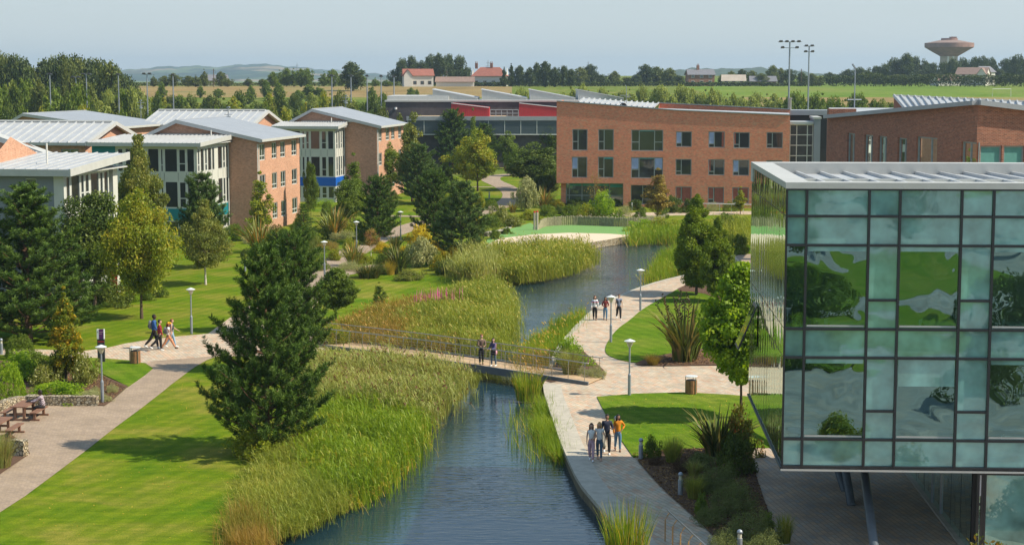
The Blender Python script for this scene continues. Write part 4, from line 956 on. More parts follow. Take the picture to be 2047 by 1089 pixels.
# ---------- vegetation generators ----------
def unit(n,r=rng):
    v=r.normal(size=(n,3)); return v/np.linalg.norm(v,axis=1,keepdims=True)
def leaves(pos,nrm,size,asp=.55,tan=None):
    """diamond leaves -> (n,4,3)"""
    n=len(pos)
    if tan is None: tan=np.cross(nrm,unit(n))
    else: tan=tan-0*nrm
    tan=tan/(np.linalg.norm(tan,axis=1,keepdims=True)+1e-9)
    b=np.cross(nrm,tan); b/= (np.linalg.norm(b,axis=1,keepdims=True)+1e-9)
    s=np.asarray(size).reshape(-1,1) if np.ndim(size) else np.full((n,1),size)
    return np.stack([pos-tan*s,pos+b*s*asp,pos+tan*s,pos-b*s*asp],1)
ENV={
 'round':lambda t: np.sqrt(np.clip(1-(2*t-1)**2,0,1))**.9,
 'oval':lambda t: np.clip(np.sin(np.pi*np.clip(t,0,1)**.75),0,1)**.8,
 'cone':lambda t: np.clip((1-t)**.8*np.minimum(1,(t+.04)*5),0,1),
 'flame':lambda t: np.clip(np.sin(np.pi*np.clip(t,0,1)**.62),0,1)**1.0,
 'column':lambda t: np.clip((1-t**3)*np.minimum(1,(t+.1)*4),0,1)**.7,
 'dome':lambda t: np.sqrt(np.clip(1-t**2,0,1)),
 'box':lambda t: np.where(t<.85,1,np.clip((1-t)/.15,0,1)**.5),
}
def crown_pts(env,z0,z1,Rr,ncl,nlf,clr,r,core=.5,lob=.22,flat=.8):
    e=ENV[env]; ts=np.linspace(0,1,200); w=e(ts)**2+.02; t=r.choice(ts,ncl,p=w/w.sum()); th=r.uniform(0,2*np.pi,ncl)
    ph=r.uniform(0,6.28,4); irr=1+lob*(np.sin(2*th+ph[0]+3*t)+.8*np.sin(3*th+ph[1]-5*t)+.6*np.sin(5*th+ph[2]+9*t))/1.6
    cr=clr*Rr*r.uniform(.65,1.25,ncl)
    rad=np.maximum(0,e(t)*Rr*irr-cr*.6)*r.uniform(0,1,ncl)**core
    c=np.stack([rad*np.cos(th),rad*np.sin(th),z0+(z1-z0)*t],1); cr=np.minimum(cr,np.maximum(.35*cr,e(t)*Rr*.8+.1*cr))
    k=r.integers(0,ncl,nlf); d=unit(nlf,r); d[:,2]=d[:,2]*flat+.12; q=r.uniform(0,1,nlf)**.4
    pos=c[k]+d*(cr[k]*(.25+.85*q))[:,None]
    pos[:,2]=np.maximum(pos[:,2],z0*.6)
    cv=r.uniform(0,1,ncl)[k]
    hs=np.clip((d[:,2]+.3),0,1)*0
    return c,cr,pos,d,cv
def trunkmb(Hh,r0,c,cr,r,z0,nl=10,top=.85,lean=.02):
    mb=MB(); P=[Vector((math.sin(i*1.7)*lean*Hh*i/6,math.cos(i*2.1)*lean*Hh*i/6,Hh*top*i/6)) for i in range(7)]
    mb.tube(P,[r0*(1.35 if i==0 else 1-.85*i/6) for i in range(7)],7)
    idx=r.choice(len(c),min(nl,len(c)),replace=False)
    for i in idx:
        e=Vector(c[i]); h=max(z0*.8,e.z*r.uniform(.45,.75)); h=min(h,Hh*top*.95); f=h/(Hh*top)*6; j=int(min(5,f)); s=P[j].lerp(P[j+1],f-j)
        rr=r0*(1-.85*f/6)*.5; m=s.lerp(e,.5)+Vector((0,0,-.06*(e-s).length)); mb.tube([s,m,e],[rr,rr*.6,rr*.2],5)
    return mb
def treemesh(name,env,Hh,Rr,z0,ncl,nlf,leaf,clr,seed,r0=None,core=.5,lob=.22,asp=.55,nl=10,flat=.8,hang=0.):
    r=np.random.default_rng(seed); c,cr,pos,d,cv=crown_pts(env,z0,Hh,Rr,ncl,nlf,clr,r,core,lob,flat)
    n=d*.8+unit(nlf,r)*.9; n[:,2]+=.25; n/=np.linalg.norm(n,axis=1,keepdims=True)
    tan=None
    if hang: tan=unit(nlf,r)*.5; tan[:,2]-=hang
    q=leaves(pos,n,leaf*r.uniform(.6,1.3,nlf),asp,tan)
    rnd=np.clip(.55*cv+.45*r.uniform(0,1,nlf),0,1)
    me=rawmesh(name+'_crown',q,4,rnd)
    tm=trunkmb(Hh,r0 or Hh*.014,c,cr,r,z0,nl).mesh(name+'_trunk')
    return me,tm
def pinemesh(name,Hh,Rr,seed,nwh=13,nb=6,tl=.34,nn=44,z0=.08,up=.55,shape=.75,gap=.15,nw=.013,low=0):
    """open pine: whorls of limbs whose shoots turn up, each shoot a bottle-brush of needles"""
    r=np.random.default_rng(seed); mb=MB(); mb.tube([(0,0,0),(.03*Rr,0,Hh*.5),(0,.02*Rr,Hh*.97)],[Hh*.02,Hh*.012,Hh*.003],8)
    SP=[];SD=[];SL=[]
    for i in range(nwh):
        t=z0+(1-z0)*((i+.3)/nwh); z=t*Hh; Lb=Rr*((1-t)**shape)*(1.0 if (t>.22 or low) else .65+1.6*t)
        for k in range(nb):
            if r.uniform()<gap*.5: continue
            L_=Lb*r.choice([.55,.8,.95,1.05,1.2],p=[.12,.2,.3,.25,.13])+.12; th=2*np.pi*(k+r.uniform(-.3,.3))/nb+i*1.1; el=r.uniform(.05,.35)*up*2+.5*t
            hd=np.array([np.cos(th),np.sin(th),0]); s=np.array([0,0,z]); pts=[]
            for f in (0,.35,.7,1.): pts.append(s+hd*L_*f*np.cos(el*.6)+np.array([0,0,1])*L_*(np.sin(el)*f*.55+.22*f*f*up*1.6))
            pts=[Vector(p) for p in pts]; mb.tube(pts,[Hh*.0055*(1-t*.6)]+[Hh*.004*(1-t*.6),Hh*.0025,Hh*.0012],5,False)
            ns=max(3,int(L_/tl*2.9))
            for j in range(ns):
                f=.22+.78*(j+r.uniform(0,1))/ns if j<ns-1 else 1.; g=f*3; a=min(2,int(g)); base=np.array(pts[a].lerp(pts[a+1],g-a))
                side=np.cross(hd,[0,0,1.])*r.uniform(-1,1)*(L_*.34*(1.15-f)+.12); base=base+side+np.array([0,0,r.uniform(-.05,.12)*L_*.4])
                dr=hd*r.uniform(.2,.9)+side*.6/(np.linalg.norm(side)+.3)+np.array([0,0,r.uniform(.35,1.2)*up*1.5]); dr/=np.linalg.norm(dr)
                SP.append(base);SD.append(dr);SL.append(tl*r.uniform(.7,1.25))
    for z in (.99,.96): 
        SP.append(np.array([0,0,Hh*z-.1]));SD.append(np.array([0,0,1.]));SL.append(tl*1.6)
    SP=np.array(SP);SD=np.array(SD);SL=np.array(SL); ns=len(SP); k=np.repeat(np.arange(ns),nn)
    f=r.uniform(0,1,len(k)); a=unit(len(k),r); dd=SD[k]; a=a-dd*(a*dd).sum(1)[:,None]; a/=np.linalg.norm(a,axis=1,keepdims=True)
    nd=dd*r.uniform(.35,.9,len(k))[:,None]+a; nd/=np.linalg.norm(nd,axis=1,keepdims=True)
    nl=tl*.26*r.uniform(.7,1.2,len(k)); pos=SP[k]+dd*(SL[k]*(f-.35))[:,None]+nd*nl[:,None]*.9
    nr=np.cross(nd,unit(len(k),r)); nr/=np.linalg.norm(nr,axis=1,keepdims=True)
    s=nl[:,None]; b=np.cross(nr,nd); w=nw*r.uniform(.8,1.3,len(k))[:,None]*Hh/9
    q=np.stack([pos-nd*s,pos+b*w-nd*s*.1,pos+nd*s,pos-b*w-nd*s*.1],1)
    rnd=np.clip(.5*r.uniform(0,1,ns)[k]+.3*f+.2*r.uniform(0,1,len(k)),0,1)
    return rawmesh(name+'_crown',q,4,rnd),mb.mesh(name+'_trunk')
def blades(base,height,width,lean,az,curl=1.,lev=4,r=rng):
    """arching strips; base (n,3), arrays"""
    n=len(base); h=np.asarray(height); d=np.stack([np.cos(az),np.sin(az),np.zeros(n)],1); s=np.stack([-np.sin(az),np.cos(az),np.zeros(n)],1)
    tw=r.uniform(-.8,.8,n); s=s*np.cos(tw)[:,None]+d*np.sin(tw)[:,None]
    P=[]
    for i in range(lev):
        f=i/(lev-1); out=(h*lean*f**(1+.8*curl)); up=h*(f-.38*curl*np.minimum(1.2,lean)*f**2.6)
        c=base+d*out[:,None]+np.array([0,0,1.])*up[:,None]; w=width*(1-f**1.6*.93)*(.75+.5*min(f*2,1))
        w=np.broadcast_to(w,(n,)); P.append((c-s*w[:,None]/2,c+s*w[:,None]/2))
    q=[]
    for i in range(lev-1): q.append(np.stack([P[i][0],P[i][1],P[i+1][1],P[i+1][0]],1))
    return np.stack(q,1)  # n,lev-1,4,3
def inpoly(px,py,poly):
    x=np.asarray(px);y=np.asarray(py);res=np.zeros(len(x),bool);n=len(poly)
    for i in range(n):
        x1,y1=poly[i];x2,y2=poly[(i+1)%n]
        c=((y1>y)!=(y2>y))&(x<(x2-x1)*(y-y1)/(y2-y1+1e-12)+x1); res^=c
    return res
def scat(pxpoly,n,z=0.):
    w=[G(*p) for p in pxpoly]; poly=[(p.x,p.y) for p in w]; xs=[p[0] for p in poly]; ys=[p[1] for p in poly]; out=np.zeros((0,2))
    while len(out)<n:
        q=np.stack([rng.uniform(min(xs),max(xs),n*2),rng.uniform(min(ys),max(ys),n*2)],1); out=np.vstack([out,q[inpoly(q[:,0],q[:,1],poly)]])
    p=out[:n]; return np.column_stack([p,np.full(n,z)]),poly
def vnoise(p,s,seed=0):
    r=np.random.default_rng(seed); v=0
    for k in range(5):
        a=r.uniform(0,6.28); f=s*(1.3**k)*r.uniform(.7,1.3); v=v+np.sin(p[:,0]*f*np.cos(a)+p[:,1]*f*np.sin(a)+r.uniform(0,6.28))
    return np.clip(.5+v/5*.9,0,1)
def reedbed(name,label,cat,px,n,h,width,mat,z=-.4,leafy=0.,plume=0.,lean=.22,hvar=.3,mats2=None,wind=(.9,-2.8),curl=1.,kind='stuff',lv=4):
    p,poly=scat(px,n,z); p[:,:2]+=rng.normal(0,.3*min(1.6,h),(n,2))*(rng.uniform(0,1,(n,1))<.6); nz=vnoise(p,.5,len(label)); hh=h*(1-hvar+2*hvar*nz*.75)*rng.uniform(.6,1.15,n)
    az=np.where(rng.uniform(0,1,n)<.6,rng.normal(wind[1],wind[0],n),rng.uniform(0,6.28,n))
    le=np.abs(rng.normal(lean,lean*.7,n)); dead=(rng.uniform(0,1,n)<.13)*(kind=='stuff'); le=np.where(dead,le+rng.uniform(.3,1.1,n),le); hh=np.where(dead,hh*.75,hh); q=blades(p,hh,width*rng.uniform(.6,1.3,n),le,az,curl,lv).reshape(-1,4,3)
    rn=np.clip(.34*vnoise(p,1.1,3+len(label))+.26*vnoise(p,.35,9+len(label))+.40*rng.uniform(0,1,n),0,1); rn=np.where(dead,.99,rn); R_=[np.repeat(rn,lv-1)*.95]; Q=[q]
    if leafy:
        m=int(n*leafy); k=rng.integers(0,n,m); f=rng.uniform(.45,1.0,m); d=np.stack([np.cos(az[k]),np.sin(az[k]),0*f],1)
        c=p[k]+d*(hh[k]*le[k]*f**1.8)[:,None]; c[:,2]+=hh[k]*(f-.38*curl*np.minimum(1.2,le[k])*f**2.6)
        a2=rng.normal(wind[1],1.3,m); q2=blades(c,rng.uniform(.25,.5,m)*min(1,h/1.6),.028*np.ones(m)*width/.02,rng.uniform(.5,1.3,m),a2,1.2,3).reshape(-1,4,3)
        Q.append(q2); R_.append(np.repeat(np.clip(rn[k]*.5+.5*rng.uniform(0,1,m),0,.92),2))
    if plume:
        m=int(n*plume); k=rng.choice(n,m,replace=False); d=np.stack([np.cos(az[k]),np.sin(az[k]),np.zeros(m)],1)
        c=p[k]+d*(hh[k]*le[k])[:,None]; c[:,2]+=hh[k]*(1-.38*curl*np.minimum(1.2,le[k])); dr=d*.6+np.array([0,0,.6]); nn=unit(m)
        Q.append(leaves(c,nn-dr*(nn*dr).sum(1)[:,None],.13,.3,dr)); R_.append(np.full(m,1.))
    me=rawmesh(name,np.concatenate(Q),4,np.concatenate(R_),mat); o=link(name,me); return tag(o,label,cat,kind=kind)
def clumpmesh(name,n,h,width,lean0,lean1,rad,curl=1.,seed=1,lv=5,stalks=0):
    r=np.random.default_rng(seed); a=r.uniform(0,6.28,n); rr=rad*np.sqrt(r.uniform(0,1,n)); b=np.stack([rr*np.cos(a),rr*np.sin(a),np.zeros(n)],1)
    az=a+r.normal(0,.35,n); le=r.uniform(lean0,lean1,n)*(0.5+.5*rr/rad)+r.uniform(0,.1,n); hh=h*r.uniform(.6,1.05,n)
    q=blades(b,hh,width*r.uniform(.7,1.2,n),le,az,curl,lv,r).reshape(-1,4,3); rn=np.repeat(r.uniform(0,1,n),lv-1)
    return rawmesh(name,q,4,rn)
def inst(nm,label,cat,parts,px,py,mat,h=None,topy=None,w=None,base=(1,1),group=None,z=0.,rot=None,Y=None):
    """parts: list of (child name, mesh, material or None); base=(height,radius) of the mesh"""
    if Y is None: g=G(px,py,z)
    else: g=Vector(((px-CX)/F*Y,Y,zt(0 if Y<290 else (px-CX)/F*Y,Y)))
    if topy is not None: h=D(px,topy,g.y).z-g.z
    sh=h/base[0]; sw=(w*g.y/F/2)/base[1] if w else sh
    o=thing(nm,label,cat,tuple(g),rng.uniform(0,6.28) if rot is None else rot,group,None,(sw,sw,sh))
    for cn,me,mt in parts:
        c=bpy.data.objects.new(cn,me); C.objects.link(c); c.parent=o
        if len(me.materials)==0: me.materials.append(M[mt])
        c.material_slots[0].link='OBJECT'; c.material_slots[0].material=M[mt]
    return o
def flat(nm,label,cat,me,px,py,mat,h=None,topy=None,w=None,base=(1,1),group=None,z=0.,rot=None):
    g=G(px,py,z); 
    if topy is not None: h=D(px,topy,g.y).z-g.z
    sh=h/base[0]; sw=(w*g.y/F/2)/base[1] if w else sh
    o=bpy.data.objects.new(nm,me); C.objects.link(o); o.location=g; o.rotation_euler=(0,0,rng.uniform(0,6.28) if rot is None else rot); o.scale=(sw,sw,sh)
    if len(me.materials)==0: me.materials.append(M[mat])
    o.material_slots[0].link='OBJECT'; o.material_slots[0].material=M[mat]
    return tag(o,label,cat,group)
# ---------- prototypes ----------
PR={}
PR['pine1']=(pinemesh('pine_a',9.3,3.6,11,18,8,.46,60,z0=.035,up=.62,shape=.68,gap=.3,nw=.016,low=1),9.3,3.2)
PR['pine2']=(pinemesh('pine_b',8,2.9,12,15,8,.44,50,z0=.08,up=.6,shape=.42,nw=.019),8,2.6)
PR['pine3']=(pinemesh('pine_c',8,2.8,13,14,8,.5,40,z0=.10,up=.5,shape=.42,nw=.026),8,2.5)
PR['spruce']=(pinemesh('spruce_a',4,1.5,14,15,9,.3,24,z0=.04,up=.12,shape=1.,nw=.02),4,1.45)
PR['lime']=(treemesh('tree_a','oval',7.5,3.2,1.7,150,34000,.095,.26,21,.11,asp=.5),7.5,3.2)
PR['round']=(treemesh('tree_b','round',8,3,1.8,120,24000,.12,.27,22,.12),8,3)
PR['birch']=(treemesh('tree_c','flame',9,2.4,1.6,150,24000,.085,.22,23,.09,lob=.3,hang=.6),9,2.4)
PR['birch2']=(treemesh('tree_d','cone',12,3,1.6,190,22000,.14,.2,24,.13,lob=.3,hang=.5),12,3)
PR['open']=(treemesh('tree_e','oval',9,3,1.7,75,11000,.15,.25,25,.12,lob=.4),9,3)
PR['thin']=(treemesh('tree_f','cone',8,1.6,1,70,6500,.11,.3,26,.07,lob=.4,core=.7),8,1.6)
PR['horn']=(treemesh('tree_g','flame',7.5,1.9,.5,260,46000,.075,.2,27,.09,lob=.18,core=.35),7.5,1.9)
PR['flame']=(treemesh('tree_h','flame',5,.95,.25,150,20000,.06,.26,28,.06,lob=.2,core=.35),5,.95)
PR['maple']=(treemesh('tree_i','oval',8,2.3,1.9,260,34000,.105,.26,29,.08,lob=.15,asp=.75),8,2.3)
PR['bare2']=(treemesh('tree_p','round',4,1.6,1.2,60,3800,.08,.22,36,.06,lob=.4),4,1.6)
PR['bare']=(treemesh('tree_j','oval',8,2.2,1.5,60,900,.1,.25,30,.07,nl=46),8,2.2)
PR['far1']=(treemesh('tree_k','round',10,5,.6,110,5200,.36,.27,31,.2,lob=.3),10,5)
PR['far2']=(treemesh('tree_l','oval',10,4,.3,90,4600,.34,.27,32,.2,lob=.35),10,4)
PR['far3']=(treemesh('tree_m','flame',10,2.8,.2,90,4200,.3,.27,33,.15,lob=.35),10,2.8)
PR['far4']=(treemesh('tree_n','cone',10,3.2,.3,80,3600,.32,.26,34,.2,lob=.3),10,3.2)
PR['far5']=(treemesh('tree_o','round',10,5.5,.2,140,5600,.36,.24,35,.2,lob=.4),10,5.5)
def shrubmesh(name,n,leaf,seed,env='dome',ncl=60,clr=.22,lob=.25,asp=.5,core=.35):
    r=np.random.default_rng(seed); c,cr,pos,d,cv=crown_pts(env,0.02,1.,1.,ncl,n,clr,r,core,lob)
    pos[:,2]=np.abs(pos[:,2]); nr=d*.8+unit(n,r)*.9; nr/=np.linalg.norm(nr,axis=1,keepdims=True)
    return rawmesh(name,leaves(pos,nr,leaf*r.uniform(.6,1.3,n),asp),4,np.clip(.5*cv+.5*r.uniform(0,1,n),0,1))
SH={'a':shrubmesh('shrub_a',5200,.045,41),'b':shrubmesh('shrub_b',4200,.055,42,ncl=40,clr=.3,lob=.35),'tight':shrubmesh('shrub_c',11000,.028,43,'dome',420,.09,.02,core=.06),
 'tall':shrubmesh('shrub_d',6000,.05,44,'oval',70,.25,.3),'fine':shrubmesh('shrub_e',12000,.022,45,ncl=90,clr=.2,lob=.2)}
SH['box']=shrubmesh('shrub_f',8000,.03,46,'box',200,.12,.08)
CL={'phorm':clumpmesh('flax_a',120,1.,.055,.1,1.15,.22,.8,51),'grass':clumpmesh('grass_a',900,1.,.011,.1,.85,.3,1.,52,4),'low':clumpmesh('grass_b',420,1.,.03,.2,1.2,.4,1.1,53,4),'iris':clumpmesh('grass_c',380,1.,.02,.05,.45,.4,.8,54,4)}
# ---------- trees (near and middle) ----------
def tree(proto,label,px,py,topy,w,crown,trunk='bark',nm='tree',cat='tree',group=None,Y=None,z=0.,h=None,rot=None):
    (cm,tm),bh,br=PR[proto]
    o=inst(nm,label,cat,[('crown',cm,crown),('trunk',tm,trunk)],px,py,None,h,topy,w,(bh,br),group,z,rot,Y); return o
tree('pine1','large dark pine beside the footbridge with shoots turned up, its shadow on the lawn',533,903,492,244,'pine','bark_pine','pine_tree',rot=.4)
tree('pine2','bright green pine directly behind the large dark pine by the footbridge',592,742,470,138,'pine','bark_pine','pine_tree')
tree('pine2','third pine crown showing behind the top of the large dark pine',566,664,470,112,'pine','bark_pine','pine_tree')
tree('pine1','broad dark pine at the left edge above the round clipped shrubs',58,682,374,290,'pine','bark_pine','pine_tree',rot=2.)
tree('round','dark leafed tree behind the left pine, before the grey panelled building',190,618,395,150,'leaf_dark',nm='broadleaf_tree')
tree('thin','slender small tree rising behind the top of the left edge pine',15,600,370,60,'leaf_mid',nm='broadleaf_tree')
tree('birch','tall birch standing before the teal paneled glazed bay',281,545,258,118,'leaf_birch','bark_birch','birch_tree')
tree('lime','yellow green spreading tree on the left lawn behind the four walkers',283,637,384,165,'leaf_lime',nm='broadleaf_tree')
tree('birch','young birch with white trunk on the left lawn near the brick building',411,569,392,108,'leaf_birch','bark_birch','birch_tree')
tree('pine3','grey green pine behind the young white trunked birch',407,535,352,100,'pine_blue','bark_pine','pine_tree')
tree('thin','slim upright tree against the dark brick corner of the near block',521,482,340,62,'leaf_lime',nm='broadleaf_tree')
tree('spruce','small tiered spruce before the sunlit brick wall',607,489,407,56,'spruce','bark_pine','spruce_tree')
tree('thin','narrow upright tree before the blue banded bay, taller of two slim trees there',708,445,303,55,'leaf_mid',nm='broadleaf_tree')
tree('round','bushy small tree at the foot of the blue banded bay',700,462,362,70,'leaf_mid',nm='broadleaf_tree')
tree('open','open crowned oak before the sunlit wall of the farthest brick block',771,394,284,82,'leaf_mid',nm='oak_tree')
tree('birch2','tall pointed birch at the right end of the farthest brick block',824,403,208,84,'leaf_birch','bark','birch_tree')
tree('pine2','blue green pine standing in front of the tall pointed birch',838,408,292,84,'pine_blue','bark_pine','pine_tree')
tree('pine2','dense pine beside the garden path, behind the pink flowering shrub',757,487,356,84,'pine','bark_pine','pine_tree')
tree('pine2','dark pine left of the pair above the reed bay',868,478,344,86,'pine','bark_pine','pine_tree')
tree('pine3','blue green pine right of the pair above the reed bay',922,527,368,104,'pine_blue','bark_pine','pine_tree')
tree('open','left of two yellow green trees beside the winding path',933,374,281,78,'leaf_lime',nm='broadleaf_tree')
tree('open','right and taller of two yellow green trees beside the winding path',955,382,258,88,'leaf_lime',nm='broadleaf_tree')
tree('pine3','dark green pine before the left red roof box',905,336,222,70,'pine','bark_pine','pine_tree')
tree('thin','narrow pointed conifer in front of the left red roof box',946,342,214,26,'leaf_mid',nm='conifer_tree')
tree('birch','white trunked birch before the dark sports hall, left of the pines',865,320,221,58,'leaf_birch','bark_birch','birch_tree')
tree('bare','almost bare white stemmed birch before the sports hall',991,322,230,56,'leaf_birch','bark_birch','birch_tree')
tree('pine3','dark pine before the sports hall, left of the right red roof box',1038,322,224,70,'pine','bark_pine','pine_tree')
tree('round','thin leafed tree between dark pine and orange brick building',1096,334,248,60,'leaf_mid',nm='broadleaf_tree')
tree('open','oak like tree with wide low branches left of the orange brick building',1065,380,284,112,'leaf_dark',nm='broadleaf_tree')
tree('round','dark round evergreen bush tree beside the corner of the orange brick building',1088,400,352,66,'leaf_dark',nm='broadleaf_tree')
tree('bare','bare young larch in front of the orange brick building',1190,424,336,40,'leaf_brown','bark','bare_tree')
tree('thin','airy olive brown upright tree in front of the orange brick building',1315,440,334,62,'leaf_brown',nm='broadleaf_tree')
tree('thin','yellow tipped thin tree close to the mirrored side of the glass block',1480,428,372,34,'leaf_lime',nm='broadleaf_tree')
tree('horn','tall dense flame shaped hornbeam beside the promenade',1392,590,383,104,'leaf_horn',nm='hornbeam_tree')
tree('horn','shorter hornbeam partly behind the tall flame shaped one',1434,604,428,76,'leaf_horn',nm='hornbeam_tree')
tree('maple','bright green young maple leaning against the glass block',1481,836,524,176,'leaf_bright',nm='maple_tree')
tree('flame','golden topped narrow hornbeam above the flower bed on the left',132,764,574,66,'leaf_flame',nm='hornbeam_tree')
tree('round','rounded green tree right of the near brick block',622,452,330,30,'leaf_mid',nm='broadleaf_tree')
tree('maple','loose leafed sapling on the bank at the left end of the bridge',672,642,535,84,'leaf_mid',nm='sapling')
tree('thin','thin dark sapling on the lawn between bridge and flower border',758,622,562,36,'leaf_mid',nm='sapling')
# leaf shrubs, clipped balls etc : (mesh, label, px, basey, topy, width, material)
def sh(k,label,px,py,topy,w,mat,nm='shrub',cat='shrub',group=None): return flat(nm,label,cat,SH[k],px,py,mat,None,topy,w,(1,1),group)
def cl(k,label,px,py,topy,w,mat,nm='flax_plant',cat='plant',group=None,z=0.): 
    return flat(nm,label,cat,CL[k],px,py,mat,None,topy,w,((.80,.60) if k=='phorm' else (.86,.62)),group,z)
sh('tight','large clipped green ball at the left edge above the picnic tables',14,802,724,78,'leaf_bright')
sh('tight','smaller clipped dark ball beside the path at the left edge',40,715,666,62,'leaf_mid')
sh('b','light green hedge mound between the two clipped balls',40,758,708,100,'leaf_bright')
sh('a','green shrub between the light hedge and the golden hornbeam',95,762,722,76,'leaf_mid')
sh('b','white flowering bush right of the golden hornbeam',172,768,712,62,'leaf_whitefl')
sh('b','white flowering bush left of the golden hornbeam',92,770,732,66,'leaf_whitefl')
sh('a','spreading bright juniper behind the gabion wall',112,796,766,150,'leaf_bright')
sh('fine','low blue grey juniper behind the right end of the gabion wall',176,797,781,84,'leaf_grey')
sh('fine','small silver green tuft on the bark mulch near the lamp',190,790,772,30,'leaf_grey')
sh('fine','small silver green tuft on the bark mulch by the lawn tip',224,785,767,30,'leaf_grey')
sh('fine','grey green tuft at the foot of the left lamp post',212,803,790,30,'leaf_grey')
cl('grass','drooping blue green grass mound at the left edge below the picnic tables',2,935,862,74,'reed_grey','grass_clump')
sh('b','yellow leafed bushes at the foot of the large dark pine',515,915,862,130,'leaf_lime')
for i,(px,py,ty,w_,mt) in enumerate([(175,612,585,34,'leaf_bright'),(203,609,583,34,'leaf_lime'),(232,606,581,36,'leaf_lime'),(262,604,580,36,'leaf_bright'),(292,600,577,32,'leaf_mid'),(318,594,572,34,'leaf_mid'),(148,616,592,30,'leaf_dark')]):
    sh('b','shrub in the light green hedge row behind the left lawn',px,py,ty,w_,mt,group='hedge row behind the left lawn')
sh('box','dark clipped hedge left of the sunlit brick wall',508,470,448,36,'leaf_mid','hedge','hedge')
sh('box','low bright clipped hedge before the dark brick corner',478,480,462,40,'leaf_horn','hedge','hedge')
sh('tight','russet clipped dome against the sunlit brick wall',553,472,448,34,'leaf_red')
sh('tight','dark flat clipped bush behind the spiky flax on the lawn',497,514,495,34,'leaf_dark')
cl('phorm','spiky green and cream flax on the lawn before the dark brick corner',520,505,442,80,'phorm_gold')
cl('phorm','large variegated flax right of the small spruce',668,478,416,80,'phorm_gold')
sh('tight','round clipped dome behind the small spruce, at its right foot',640,478,450,44,'leaf_horn')
sh('tight','round dark box ball at the foot of the blue banded bay',653,432,402,24,'leaf_mid')
sh('box','bright hedge at the foot of the blue banded bay',640,412,398,60,'leaf_bright','hedge','hedge')
sh('fine','dark low mound hedge left of the foreground lamp on the garden lawn',620,516,488,70,'leaf_dark')
sh('fine','grey green ground cover mound right of the large variegated flax',690,480,462,80,'leaf_grey')
sh('fine','pale brown edged ground cover behind the garden lawn',655,500,482,60,'leaf_brown')
sh('a','feathery green bush between the spruce and the clipped dome',625,492,462,40,'leaf_mid')
cl('phorm','golden flax beside the garden path, left of the pink flowering shrub',706,532,488,56,'phorm_gold')
tree('bare2','small pink flowering tree in the garden border',742,512,455,40,'leaf_pinkfl','bark_birch','flowering_tree')
cl('phorm','green flax with orange tips in the middle of the garden border',797,548,490,60,'phorm')
cl('low','dark strap leaved plant at the front left of the garden border',738,555,524,60,'phorm')
cl('grass','golden straw grass tuft at the front of the garden border',781,549,518,32,'leaf_straw','grass_clump')
sh('a','small dark green pine bush left of the golden straw grass',760,547,510,30,'leaf_mid')
sh('fine','silver grass patch beside the garden path',700,540,522,56,'leaf_grey')
sh('tall','grey leaved round shrub at the right of the garden border',842,534,477,66,'leaf_grey')
sh('b','yellow green shrub behind the grey leaved round shrub',840,500,456,66,'leaf_yellow')
sh('b','yellow shrub below the pine pair, left part',872,515,486,52,'leaf_yellow')
sh('b','yellow shrub below the pine pair, right part',902,530,497,44,'leaf_yellow')
sh('a','low green filler bush behind the orange tipped flax',775,520,495,44,'leaf_mid')
sh('a','low dark bush under the right pine of the pair',895,548,520,60,'leaf_dark')
cl('phorm','small flax under the dense pine beside the garden path',790,500,470,36,'phorm')
# bank between winding path and play beach
for i,(k,px,py,ty,w_,mt) in enumerate([('b',945,455,425,40,'leaf_yellow'),('b',925,428,395,44,'leaf_lime'),('tall',960,420,385,26,'leaf_lime'),('tight',983,420,398,28,'leaf_horn'),('a',985,455,432,44,'leaf_mid'),('b',1000,445,415,44,'leaf_whitefl'),('b',1025,452,432,50,'leaf_whitefl'),('a',960,470,445,44,'leaf_mid'),('b',1060,440,422,40,'leaf_lime'),('a',1012,468,455,26,'leaf_mid')]):
    sh(k,['yellow green shrub low on the bank beside the right pine','lime shrub on the bank behind the right pine','upright lime shrub beside the winding path','small clipped ball beside the winding path','green shrub in the middle of the bank','white flowered mound high on the bank','white flowered mound low on the bank near the timber posts','dark green shrub at the left foot of the bank','lime ground cover left of the timber posts','small green shrub beside the stone seat'][i],px,py,ty,w_,mt)
sh('tall','tall silver leaved shrub left of the orange brick building',1052,422,358,54,'leaf_grey')
cl('phorm','flax clump between the silver leaved shrub and the brick building',1088,415,378,50,'phorm_gold')
cl('phorm','small red tipped flax right of the winding path',1025,425,405,26,'phorm_gold')
sh('b','orange yellow bush before the orange brick building',1112,415,400,30,'leaf_flame')
row=[('a',1095,432,410,46,'leaf_mid'),('a',1138,432,410,40,'leaf_mid'),('a',1118,428,412,24,'leaf_dark'),('fine',1160,425,408,40,'leaf_mid'),('b',1205,436,388,66,'leaf_bright'),('b',1175,437,410,44,'leaf_lime'),('fine',1248,432,410,40,'leaf_grey'),('a',1270,420,400,40,'leaf_dark'),('a',1345,425,392,44,'leaf_dark'),('a',1375,425,398,30,'leaf_dark'),('fine',1425,422,405,34,'leaf_grey'),('fine',1460,422,403,44,'leaf_mid'),('a',1150,412,398,50,'leaf_dark'),('a',1230,412,398,40,'leaf_mid'),('a',1325,436,420,30,'leaf_mid'),('a',1280,435,420,34,'leaf_mid')]
rl=['dark green round shrub behind the palisade, leftmost','dark green round shrub behind the palisade, third from the timber posts','small dark shrub squeezed between two rounder ones behind the palisade','mid green fine shrub before the ground floor glazing','big bright bamboo like shrub behind the palisade','lime shrub at the left foot of the bright bamboo like shrub','silver grey mound right of the bright bamboo like shrub','dark shrub beside the glazed entrance of the brick building','dark shrub under the windows right of the olive brown tree','darker small shrub left of the handrail','silver shrub behind the low handrail','green shrub behind the low handrail near the glass block','dark hedge under the ground floor glazing','low green hedge piece left of the glazed entrance','green shrub at the foot of the olive brown tree','green shrub at the right end behind the palisade']
